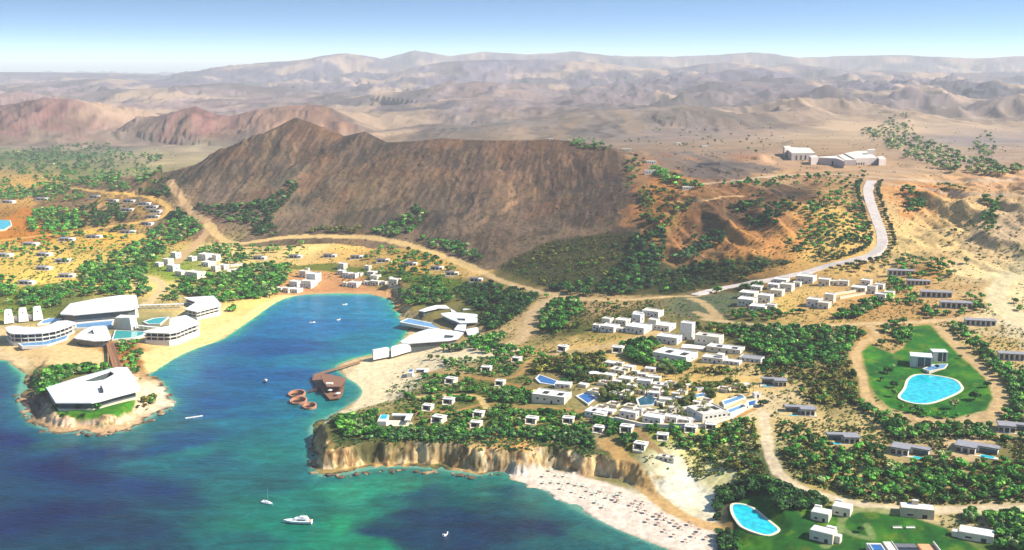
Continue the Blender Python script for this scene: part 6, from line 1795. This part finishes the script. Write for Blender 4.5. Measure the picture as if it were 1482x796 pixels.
# clipped rows of trees on both verges of the grey road
rc = W(curve(ROAD_PX[:9], 12)); seg = np.r_[0, np.cumsum(np.hypot(*np.diff(rc, axis=0).T))]
for sd in (-1, 1):
    for s in np.arange(10, seg[-1], 6.5):
        q = np.array([np.interp(s, seg, rc[:, 0]), np.interp(s, seg, rc[:, 1])]); q2 = np.array([np.interp(s + 3, seg, rc[:, 0]), np.interp(s + 3, seg, rc[:, 1])])
        d = (q2 - q) / (np.hypot(*(q2 - q)) + 1e-6); p_ = q + np.array([-d[1], d[0]]) * sd * (11 + random.random() * 2)
        TR.append((p_[0], p_[1], float(ground(*p_)), 5 + random.random() * 2, 'dark', random.randrange(4), random.randrange(6), random.random() * 6, -1))
LONE = [(1276, 500, 7, 'dark', 'round dark tree in the upper notch of the pool lawn'), (1284, 541, 8, 'dark', 'pair-like dark tree on the pool lawn west of the pool, upper one'), (1293, 533, 5, 'pale', 'pale slim tree beside the pale-blue basin side of the pool lawn'),
        (1293, 561, 7, 'dark', 'dark tree right at the western tip of the curved pool'), (1294, 573, 6, 'bright', 'light green tree below the western tip of the curved pool'), (1411, 579, 9, 'dark', 'round dark tree on the pool lawn east of the pool'),
        (1381, 592, 8, 'pale', 'pale tree on the pool lawn below the pool'), (1428, 561, 6, 'dark', 'small dark tree at the eastern lawn edge'), (1312, 588, 5, 'pale', 'small pale bush-like tree under the curved pool rim'),
        (1356, 534, 4, 'dark', 'little dark tree beside the pavilion basin'), (1390, 519, 5, 'dark', 'little dark tree at the lawn edge behind the pavilions'), (1275, 551, 4, 'dark', 'little dark tree by the sandy path on the pool lawn'),
        (80, 592, 5, 'dark', 'dark tree at the western corner of the islet lawn'), (113, 594, 5, 'dark', 'dark tree in front of the islet pavilion middle'), (142, 592, 7, 'bright', 'bright tree on the islet lawn beside a dark one'), (91, 603, 4, 'dark', 'little dark bush-tree on the islet lawn rim'),
        (120, 603, 4, 'dark', 'second little dark bush-tree on the islet lawn rim'), (622, 520, 6, 'olive', 'olive tree alone on the cove sand, closer to the boathouse'), (634, 520, 6, 'olive', 'olive tree alone on the cove sand, closer to the woods'),
        (1133, 616, 6, 'green', 'lone green tree beside the white track'), (1104, 588, 8, 'dark', 'broad dark tree at the eastern tip of the palm village'), (1246, 770, 5, 'dark', 'slim bare-looking tree on the lower lawn path'),
        (1398, 381, 9, 'green', 'lone round tree on the bleached sand slope'), (112, 462, 6, 'green', 'lone tree between the hotel pools'), (1037, 425, 10, 'green', 'bright round tree beside the grey road bend below the dark strip')]

# ------------------------------------------------------------------ individual trees: those that show largest
def tree(x, y, z, s, tint, v, shape, spin, label, group, name='tree'):
    t = thing(name, label, 'tree', (x, y, z), spin, group)
    t.scale = (s, s, s)
    for nm_, me in (('crown', crown_mesh(shape, tint, v)), ('trunk', _tm[shape % 3])):
        o = bpy.data.objects.new(nm_, me); COL.objects.link(o); o.parent = t
    return t
for px, py, s, tint, lab in LONE:
    x, y, z = hit(px, py)
    tree(x, y, z, s, tint, random.randrange(4), random.randrange(6), random.random() * 6, lab, None)
size = np.array([t[3] / math.sqrt(t[0] ** 2 + t[1] ** 2 + CAM_H ** 2) for t in TR])
fx, fy = proj(np.array([t[0] for t in TR]), np.array([t[1] for t in TR]), np.array([t[2] for t in TR]) + 2)
size = np.where((fx > 5) & (fx < PW - 5) & (fy > 5) & (fy < PH - 8) & (np.array([t[8] for t in TR]) >= 0), size, 0)
order = np.argsort(-size)
solo = set(order[:272].tolist())
LOOK = {'green': 'leafy green', 'dark': 'dark green', 'olive': 'dry olive-green', 'bright': 'bright green', 'pale': 'pale grey-green', 'teal': 'bluish green', 'scrub': 'brownish green'}
for i in solo:
    x, y, z, s, tint, v, sh, sp_, zi = TR[i]
    lab = Z[zi][5]
    pine = lab.startswith('dark pine')
    for w_ in ('dark pine', 'bright tree', 'pale tree', 'far tree', 'lone tree', 'tree'):
        if lab.startswith(w_):
            lab = LOOK[tint] + (' pine' if pine else ' tree') + lab[len(w_):]
            break
    tree(x, y, z, s, tint, v, sh, sp_, lab, lab, 'pine_tree' if pine else 'tree')

# ------------------------------------------------------------------ the rest of the woods, and low scrub, each as one mass
def mass(name, items, protos, m, trunk=False):
    cos, qs, ts = [], [], []
    off = 0
    for (x, y, z, s, tint, v, sh, sp_) in items:
        co, q, li = protos[sh % len(protos)]
        c, sn = math.cos(sp_), math.sin(sp_)
        p = np.empty_like(co)
        p[:, 0] = (co[:, 0] * c - co[:, 1] * sn) * s + x; p[:, 1] = (co[:, 0] * sn + co[:, 1] * c) * s + y
        p[:, 2] = (co[:, 2] + (0.16 if trunk else -0.05)) * s * 0.95 + z
        cos.append(p); qs.append(q + off); off += len(co)
        ts.append(srgb(TINTS[tint][v])[None, :] * li[:, None] * TREEK)
        if trunk:
            w = s * .035
            a = np.array([[-w, 0, -.3], [w, 0, -.3], [w, 0, s * .5], [-w, 0, s * .5], [0, -w, -.3], [0, w, -.3], [0, w, s * .5], [0, -w, s * .5]]) + [x, y, z]
            cos.append(a); qs.append(np.arange(8).reshape(2, 4) + off); off += 8
            ts.append(np.tile(srgb((90, 72, 54)) * .6, (8, 1)))
    me = bpy.data.meshes.new(name)
    fill_mesh(me, np.vstack(cos), np.vstack(qs), np.vstack(ts))
    me.materials.append(m)
    o = bpy.data.objects.new(name, me); COL.objects.link(o); o['kind'] = 'stuff'
    return o
mass('woodland', [t[:8] for i, t in enumerate(TR) if i not in solo], CR_FAR, LEAF, True)

SCRUB = [
    ([(722, 388), (790, 353), (850, 342), (915, 345), (925, 380), (890, 412), (800, 418)], 1500, (1.6, 3.4), 'scrub', 0),
    ([(1000, 385), (1152, 378), (1060, 404), (960, 427), (945, 405)], 1300, (1.6, 3.4), 'dark', 0),
    ([(655, 420), (700, 412), (778, 430), (762, 446), (722, 474), (700, 480), (694, 450)], 600, (1.8, 3.6), 'scrub', 0),
    ([(845, 435), (955, 440), (962, 458), (860, 466), (790, 492), (805, 470)], 600, (1.4, 3), 'scrub', .3),
    ([(1000, 474), (1252, 476), (1250, 592), (1150, 562), (1000, 537), (1104, 520)], 1800, (1.4, 3.2), 'scrub', .35),
    ([(1130, 612), (1500, 640), (1500, 732), (1300, 732), (1180, 714), (1126, 682)], 3600, (1.0, 3.2), 'scrub', .45),
    ([(985, 625), (1104, 602), (1108, 700), (1060, 715), (1000, 690)], 1300, (0.9, 2.4), 'olive', .5),
    ([(560, 562), (780, 510), (900, 515), (1010, 640), (880, 662), (560, 645)], 3000, (1.0, 2.8), 'green', .3),
    ([(478, 606), (545, 598), (860, 640), (902, 656), (880, 664), (560, 650), (490, 646)], 900, (1.2, 2.8), 'teal', .1),
    ([(1180, 470), (1482, 470), (1482, 640), (1250, 640)], 700, (1.2, 3), 'green', .6),
    ([(0, 215), (250, 215), (300, 340), (220, 400), (0, 430)], 2600, (1.5, 3.8), 'green', .5),
    ([(250, 300), (720, 350), (700, 420), (420, 400), (260, 430)], 700, (1.4, 3), 'olive', .6),
    ([(925, 265), (1260, 265), (1260, 372), (960, 380)], 900, (1.4, 3.2), 'scrub', .5),
    ([(1270, 265), (1482, 270), (1482, 470), (1290, 460)], 500, (1.2, 2.8), 'olive', .6),
    ([(450, 300), (900, 260), (920, 345), (700, 370), (460, 340)], 500, (1.4, 3), 'scrub', .6),
    ([(1035, 700), (1090, 692), (1190, 732), (1060, 725), (1056, 800), (1040, 800)], 500, (1.2, 2.6), 'dark', 0),
    ([(40, 530), (220, 535), (226, 600), (70, 596)], 260, (1, 2.4), 'green', .2),
    ([(900, 170), (1482, 160), (1482, 255), (1000, 262)], 500, (2, 4.5), 'scrub', .6),
]
SB = []
LUMC = C @ np.array([0.25, 0.65, 0.10])
for (poly, n) in (([(480, 600), (640, 500), (800, 425), (1000, 430), (1482, 430), (1482, 780), (1200, 735), (1060, 720), (960, 680), (860, 640), (560, 640)], 15000),
                  ([(0, 215), (240, 215), (300, 330), (700, 380), (780, 430), (700, 500), (560, 410), (420, 400), (330, 440), (0, 460)], 6500),
                  ([(920, 265), (1482, 265), (1482, 430), (1000, 425), (940, 360)], 3500), ([(270, 270), (430, 200), (900, 240), (920, 340), (700, 360), (330, 330)], 1800)):
    for (x, y, z) in sample(poly, n, .25, 800 + n % 97):
        lum_ = LUMC[min(int(np.searchsorted(YR, y)), NR - 1), int(np.clip((x / y - U[0]) / (U[1] - U[0]), 0, NC - 1))]
        if lum_ > .27 and random.random() < min(.93, (lum_ - .27) * 6):
            continue
        SB.append((x, y, z, .8 + 1.7 * random.random() ** 2, random.choice(['olive', 'olive', 'scrub', 'green', 'green', 'bright']), random.randrange(4), random.randrange(4), random.random() * 6.28))
lawns = [W(L) for L in (LAWN_A, LAWN_B, LAWN_C)]
for i, (poly, n, (s0, s1), tint, cl) in enumerate(SCRUB):
    for (x, y, z) in sample(poly, n, cl, 700 + i):
        tn = tint if random.random() < .75 else random.choice(['olive', 'scrub', 'green', 'dark'])
        SB.append((x, y, z, s0 + (s1 - s0) * random.random() ** 1.8, tn, random.randrange(4), random.randrange(4), random.random() * 6.28))
_bx = np.array([b[0] for b in SB]); _by = np.array([b[1] for b in SB])
_in = np.zeros(len(SB), bool)
for L in lawns:
    _in |= sdf(_bx, _by, L) > -1.5
mass('scrub', [b for b, q in zip(SB, _in) if not q], CR_BUSH, LEAF)

# ------------------------------------------------------------------ palms
def make_palm():
    t = thing('palm_tree', 'palm', 'palm')
    b = MB()
    for k in range(5):
        b.limb((.12 * k * k * .08, 0, k * 1.3 - .4 * (k == 0)), (.12 * (k + 1) ** 2 * .08, 0, (k + 1) * 1.3), .2 - .015 * k, .185 - .015 * k, 6)
    b.build('trunk', BARK, t)
    vs, fs, tt = [], [], []
    for j in range(18):
        a = j * 2.4; el = .9 - .09 * j + .1 * random.random()
        L = 2.7; pts = []
        for s in range(6):
            f = s / 5
            rr = L * f * math.cos(el * (1 - .9 * f)); zz = 6.5 + L * f * math.sin(el) * (1 - .5 * f) - 1.5 * f * f
            w = .38 * math.sin(math.pi * min(.97, f * .9 + .1))
            cx, cy = .24 + rr * math.cos(a), rr * math.sin(a)
            pts.append(((cx - w * math.sin(a), cy + w * math.cos(a), zz - .12), (cx, cy, zz), (cx + w * math.sin(a), cy - w * math.cos(a), zz - .12)))
        n = len(vs)
        for p in pts:
            vs += p
        for s in range(5):
            fs += [(n + s * 3, n + s * 3 + 1, n + s * 3 + 4, n + s * 3 + 3), (n + s * 3 + 1, n + s * 3 + 2, n + s * 3 + 5, n + s * 3 + 4)]
        tt += [random.uniform(.75, 1.25)] * 18
    me = bpy.data.meshes.new('fronds'); fill_mesh(me, np.array(vs), np.array(fs), srgb((78, 96, 44))[None, :] * np.array(tt)[:, None] * TREEK); me.materials.append(LEAF)
    o = bpy.data.objects.new('fronds', me); COL.objects.link(o); o.parent = t
    return t
PALMS = ([(958, 540), (964, 543), (969, 539), (975, 545), (978, 549), (962, 547)], [(1050, 552), (1057, 555), (1064, 551), (1054, 558), (1048, 560)],
         [(915, 565), (925, 568), (905, 572), (918, 575), (930, 574), (940, 569), (900, 566), (890, 570), (909, 579)], [(985, 560), (994, 556), (1003, 566), (1012, 561), (1020, 564), (990, 575), (1000, 580), (981, 582)],
         [(1030, 566), (1042, 568), (1060, 568), (1074, 566), (1084, 572), (1068, 576), (1090, 568), (1036, 573)], [(980, 600), (1018, 596), (1012, 603), (1025, 600), (968, 592)], [(850, 540), (838, 545), (862, 552), (828, 548), (875, 556)])
PL = ('palm in the upper cluster at the sandy edge of the palm village', 'palm in the lone trio-like cluster at the eastern village rim', 'palm around the square blue-green tank', 'palm between the village lanes and the pale blue pool',
      'palm along the long eastern pool terrace', 'palm in the court beside the village hall', 'palm near the round white kiosk')
p0 = make_palm(); first = True
for g, l in zip(PALMS, PL):
    for px, py in g:
        x, y, z = hit(px, py)
        s = .75 + .35 * random.random()
        if first:
            p0.location = (x, y, z); p0['label'] = l; p0['group'] = l; p0.scale = (s, s, s); first = False
        else:
            copy_thing(p0, (x, y, z), random.random() * 6.28, l, l, s)

for (x, y, z) in sample([(880, 540), (1000, 560), (1085, 570), (1075, 592), (980, 610), (900, 600), (860, 575)], 70, .1, 991):
    s = .6 + .35 * random.random()
    copy_thing(p0, (x, y, z), random.random() * 6.28, 'palm scattered between the houses and courtyards of the palm village', 'palms between the village houses', s)
# ------------------------------------------------------------------ boats
def hull(mb, L, B, H, bow=0.55, z0=-0.3, flare=1.0):
    """boat hull along +x (bow), open deck closed by a plate"""
    n = 9; rows_ = []
    for i in range(n):
        f = i / (n - 1); x = -L / 2 + L * f
        w = B / 2 * (1 if f < .5 else max(.02, 1 - ((f - .5) / .5) ** 2.2)) * (0.88 + .12 * min(1, f * 4))
        sh = H * (1 + .25 * max(0, f - .5))
        rows_.append([(x, -w, sh), (x - .02 * L * f, -w * .72, z0), (x - .02 * L * f, w * .72, z0), (x, w, sh)])
    vs = [p for r in rows_ for p in r]; fs = []
    for i in range(n - 1):
        a, b = i * 4, i * 4 + 4
        fs += [(a, a + 1, b + 1, b), (a + 1, a + 2, b + 2, b + 1), (a + 2, a + 3, b + 3, b + 2), (a + 3, a, b, b + 3)]
    fs += [(0, 3, 2, 1), ((n - 1) * 4, (n - 1) * 4 + 1, (n - 1) * 4 + 2, (n - 1) * 4 + 3)]
    return mb.add(vs, fs)
GELC = mat('white_gelcoat', (226, 226, 226), 0.3, 0.03, 1.0)
TEAK = mat('teak_deck', (176, 142, 102), 0.7, 0.15, 2.0)
def at_sea(px, py):
    x, y = P(px, py, 0); return float(x), float(y), 0.0
t = thing('motor_yacht', 'white motor yacht with a dark waterline stripe on green water', 'yacht', at_sea(431, 757), R(176))
hull(MB(), 16, 4.4, 1.7).build('hull', GELC, t)
b = hull(MB(), 15.6, 4.2, .55, z0=-.5); b.build('waterline', NAVY, t)
s_ = MB().prism([(-6, -1.7), (2.2, -1.6), (3.6, -.9), (3.6, .9), (2.2, 1.6), (-6, 1.7)], 1.72, 3.1, True, [(-5.6, -1.5), (.6, -1.4), (1.6, -.7), (1.6, .7), (.6, 1.4), (-5.6, 1.5)]); s_.build('saloon', GELC, t)
MB().box(-4.6, -.2, -1.66, 1.66, 2.2, 2.75).build('saloon_window', GLASS, t)
MB().prism([(-5.4, -1.3), (-.8, -1.2), (0, -.6), (0, .6), (-.8, 1.2), (-5.4, 1.3)], 3.12, 4.0, True, [(-5, -1.1), (-1.8, -1), (-1.2, -.5), (-1.2, .5), (-1.8, 1), (-5, 1.1)]).build('flybridge', GELC, t)
MB().box(-3.6, -2.2, -1.26, 1.26, 3.45, 3.8).build('bridge_window', GLASS, t)
MB().limb((-2.8, 0, 4.0), (-3.3, 0, 5.9), .1, .05).build('radar_mast', STEEL, t)
MB().box(-7.8, -6.1, -1.7, 1.7, 1.72, 1.8).build('stern_deck', TEAK, t)
t = thing('sailing_boat', 'small white sailing boat with bare mast on green water', 'sailboat', at_sea(387, 729), R(-28))
hull(MB(), 8.0, 2.3, .9).build('hull', GELC, t)
MB().prism([(-1.5, -.7), (1.6, -.6), (1.6, .6), (-1.5, .7)], 1.0, 1.45).build('cabin', GELC, t)
MB().limb((.4, 0, .9), (.4, 0, 9.2), .13, .08).build('mast', STEEL, t)
MB().limb((.4, 0, 2.0), (-3.2, 0, 1.9), .12, .12).build('boom', GELC, t)
t = thing('motor_boat', 'small white motor boat above the dark reef near the bottom edge', 'boat', at_sea(645, 774), R(65))
hull(MB(), 5.2, 2.0, .8).build('hull', GELC, t); MB().box(-.6, .7, -.7, .7, .85, 1.5).build('console', NAVY, t); MB().box(-2.7, -2.3, -.3, .3, .6, 1.3).build('engine', NAVY, t)
t = thing('tour_boat', 'dark small boat with a short mast alone in mid cove', 'boat', at_sea(385, 553), R(80))
hull(MB(), 6.0, 2.2, 1.0).build('hull', NAVY, t); MB().box(-1.4, .8, -.8, .8, 1.0, 2.4).build('cabin', WHITE, t); MB().limb((1.0, 0, 1.0), (1.0, 0, 5.0), .13, .08).build('mast', DKWOOD, t)
t = thing('rowing_boat', 'long slim white rowing boat heading past the islet', 'rowing boat', at_sea(281, 604), R(28))
hull(MB(), 12.5, 1.5, .55).build('hull', GELC, t); MB().box(-4, 4, -.3, .3, .5, .62).build('seat_board', TEAK, t)
for s in (-1, 1):
    MB().limb((0, s * .5, .7), (-.8, s * 3.2, .15), .08, .12, 5).build('oar', GELC, t)
for px, py, a, l in ((452, 467, 20, 'small white speedboat in the bay, closest to the beach'), (490, 463, 60, 'tiny white boat in the middle of the bay'), (499, 441, 35, 'small white boat near the bay head')):
    t = thing('speedboat', l, 'boat', at_sea(px, py), R(a), 'small white boats in the bay')
    hull(MB(), 6.0, 2.0, .8).build('hull', GELC, t); MB().box(-.6, .8, -.6, .6, .85, 1.4).build('windscreen', SHADEG, t); MB().box(-2.6, -1, -.7, .7, .82, 1.05).build('seat', TEAK, t)

# ------------------------------------------------------------------ parasols and loungers on the white beach
def make_parasol(col, nm):
    t = thing('beach_parasol', 'parasol', 'parasol')
    m = mat(nm, col, 0.8, 0.15, 1.5)
    MB().tube((0, 0), 1.7, .1, 2.0, 2.8, 10).build('canopy', m, t)
    MB().tube((0, 0), .06, .06, -.5, 2.1, 6).build('pole', WOOD, t)
    return t
def make_lounger():
    t = thing('sun_lounger', 'lounger', 'sun lounger')
    MB().box(-1.0, .35, -.35, .35, .3, .42).build('seat', WHITE, t)
    MB().add([(.36, -.35, .3), (.36, .35, .3), (1.0, .35, .75), (1.0, -.35, .75), (.36, -.35, .42), (.36, .35, .42), (.96, .35, .87), (.96, -.35, .87)], [(0, 1, 2, 3), (4, 7, 6, 5), (0, 4, 5, 1), (3, 2, 6, 7), (0, 3, 7, 4), (1, 5, 6, 2)]).build('backrest', WHITE, t)
    for u in (-.9, .3):
        MB().box(u - .05, u + .05, -.3, .3, -.3, .3).build('leg', WHITE, t)
    return t
par_g = make_parasol((150, 186, 160), 'sage_canvas'); par_b = make_parasol((136, 112, 98), 'brown_thatch'); lng = make_lounger()
used = {'g': False, 'b': False, 'l': False}
def put(kind, src, x, y, rz, lab, grp, s):
    if not used[kind]:
        used[kind] = True; src.location = (x, y, float(ground(x, y))); src.rotation_euler = (0, 0, rz); src['label'] = lab; src['group'] = grp; src.scale = (s, s, s)
    else:
        copy_thing(src, (x, y, float(ground(x, y))), rz, lab, grp, s)
GP = [(788, 690), (797, 682), (800, 699), (806, 689), (812, 700), (818, 690), (826, 700), (814, 708), (836, 703), (830, 713), (846, 704), (852, 711), (844, 720), (860, 716), (864, 728), (880, 721), (874, 735), (892, 718), (788, 700), (872, 712)]
BP = [(866, 714), (898, 717), (894, 727), (890, 724), (914, 732), (920, 729), (926, 734), (930, 729), (924, 740), (934, 743), (950, 748), (955, 752), (958, 746), (964, 753), (974, 757), (980, 762), (938, 756), (953, 760), (985, 765), (975, 777), (992, 784), (1004, 777), (1012, 770), (962, 770), (1022, 781), (998, 760)]
for px, py in GP:
    x, y, z = hit(px, py); put('g', par_g, x, y, random.random(), 'sage green parasol on the white beach under the cliff', 'sage green beach parasols', .6 + .2 * random.random())
    put('l', lng, x + 1.6, y - 1.2, .6 + .3 * random.random(), 'white sun lounger beside a sage green parasol on the beach', 'loungers under sage green parasols', 1.0)
for px, py in BP:
    x, y, z = hit(px, py); put('b', par_b, x, y, random.random(), 'brown thatched parasol on the sand between ramp and sea', 'brown thatched beach parasols', .62 + .22 * random.random())
    for k in (1,):
        put('l', lng, x + 1.5 * k, y - 1.4 + .4 * k, .6 + .3 * random.random(), 'white sun lounger beside a brown thatched parasol on the sand', 'loungers under brown parasols', 1.0)
# low stone banks round the pier beach
ROCKM = attr_mat('shore_rock', 0.95, 0.1, 0.4, 0.35, 0.6, 0.5)
def boulder(seed, s):
    r = np.random.default_rng(seed)
    bm = bmesh.new(); bmesh.ops.create_icosphere(bm, subdivisions=2, radius=1.0)
    ph = r.uniform(0, 6, 6)
    for v in bm.verts:
        c = v.co
        k = 1 + .22 * math.sin(c.x * 2.6 + ph[0]) + .18 * math.sin(c.y * 3.1 + ph[1]) + .15 * math.sin(c.z * 4 + ph[2]) + r.uniform(-.06, .06)
        v.co = Vector((c.x * k * s[0], c.y * k * s[1], c.z * k * s[2]))
    me = bpy.data.meshes.new('shore_rock'); bm.to_mesh(me); bm.free()
    a = me.color_attributes.new('tint', 'FLOAT_COLOR', 'POINT')
    cc = srgb((118, 100, 84) if seed % 3 else (176, 146, 112)) * .6
    a.data.foreach_set('color', np.tile(np.r_[cc, 1.0], len(me.vertices)).astype(np.float32))
    me.materials.append(ROCKM)
    return me
RM = [boulder(i, (1.2, 1.0, .75)) for i in range(5)]
ROCKS = (([(466, 689), (500, 689), (545, 682), (590, 680), (640, 684), (690, 691), (722, 686)], 46, 'dark wet rock at the waterline below the long cliff', 'rocks at the foot of the long cliff'),
         ([(449, 625), (452, 645), (454, 668), (458, 687)], 14, 'rock at the foot of the headland tip', 'rocks at the headland tip'),
         ([(30, 560), (28, 577), (40, 607), (62, 623), (100, 629)], 20, 'dark rock along the shaded western shore of the islet', 'rocks on the western islet shore'),
         ([(110, 628), (150, 629), (185, 625), (215, 609), (246, 592), (254, 580), (244, 567)], 28, 'pale rock along the sunny shore of the islet', 'rocks on the sunny islet shore'),
         ([(562, 432), (572, 444), (578, 455)], 12, 'brown rock in the corner of the bay', 'rocks in the bay corner'))
for pl, n, l, g in ROCKS:
    c = np.array(pl, float); sg = np.r_[0, np.cumsum(np.hypot(*np.diff(c, axis=0).T))]
    for i in range(n):
        s = random.random() * sg[-1]
        x, y = P(np.interp(s, sg, c[:, 0]) + random.gauss(0, 2), np.interp(s, sg, c[:, 1]) + random.gauss(0, 1.2), 0.3)
        o = bpy.data.objects.new('shore_rock', RM[random.randrange(5)]); COL.objects.link(o)
        k = .7 + 1.9 * random.random() ** 2
        o.location = (x, y, random.uniform(-.3, .3)); o.scale = (k, k * random.uniform(.7, 1.2), k * random.uniform(.6, 1.0)); o.rotation_euler = (0, 0, random.random() * 6.28)
        o['label'] = l; o['category'] = 'rock'; o['group'] = g
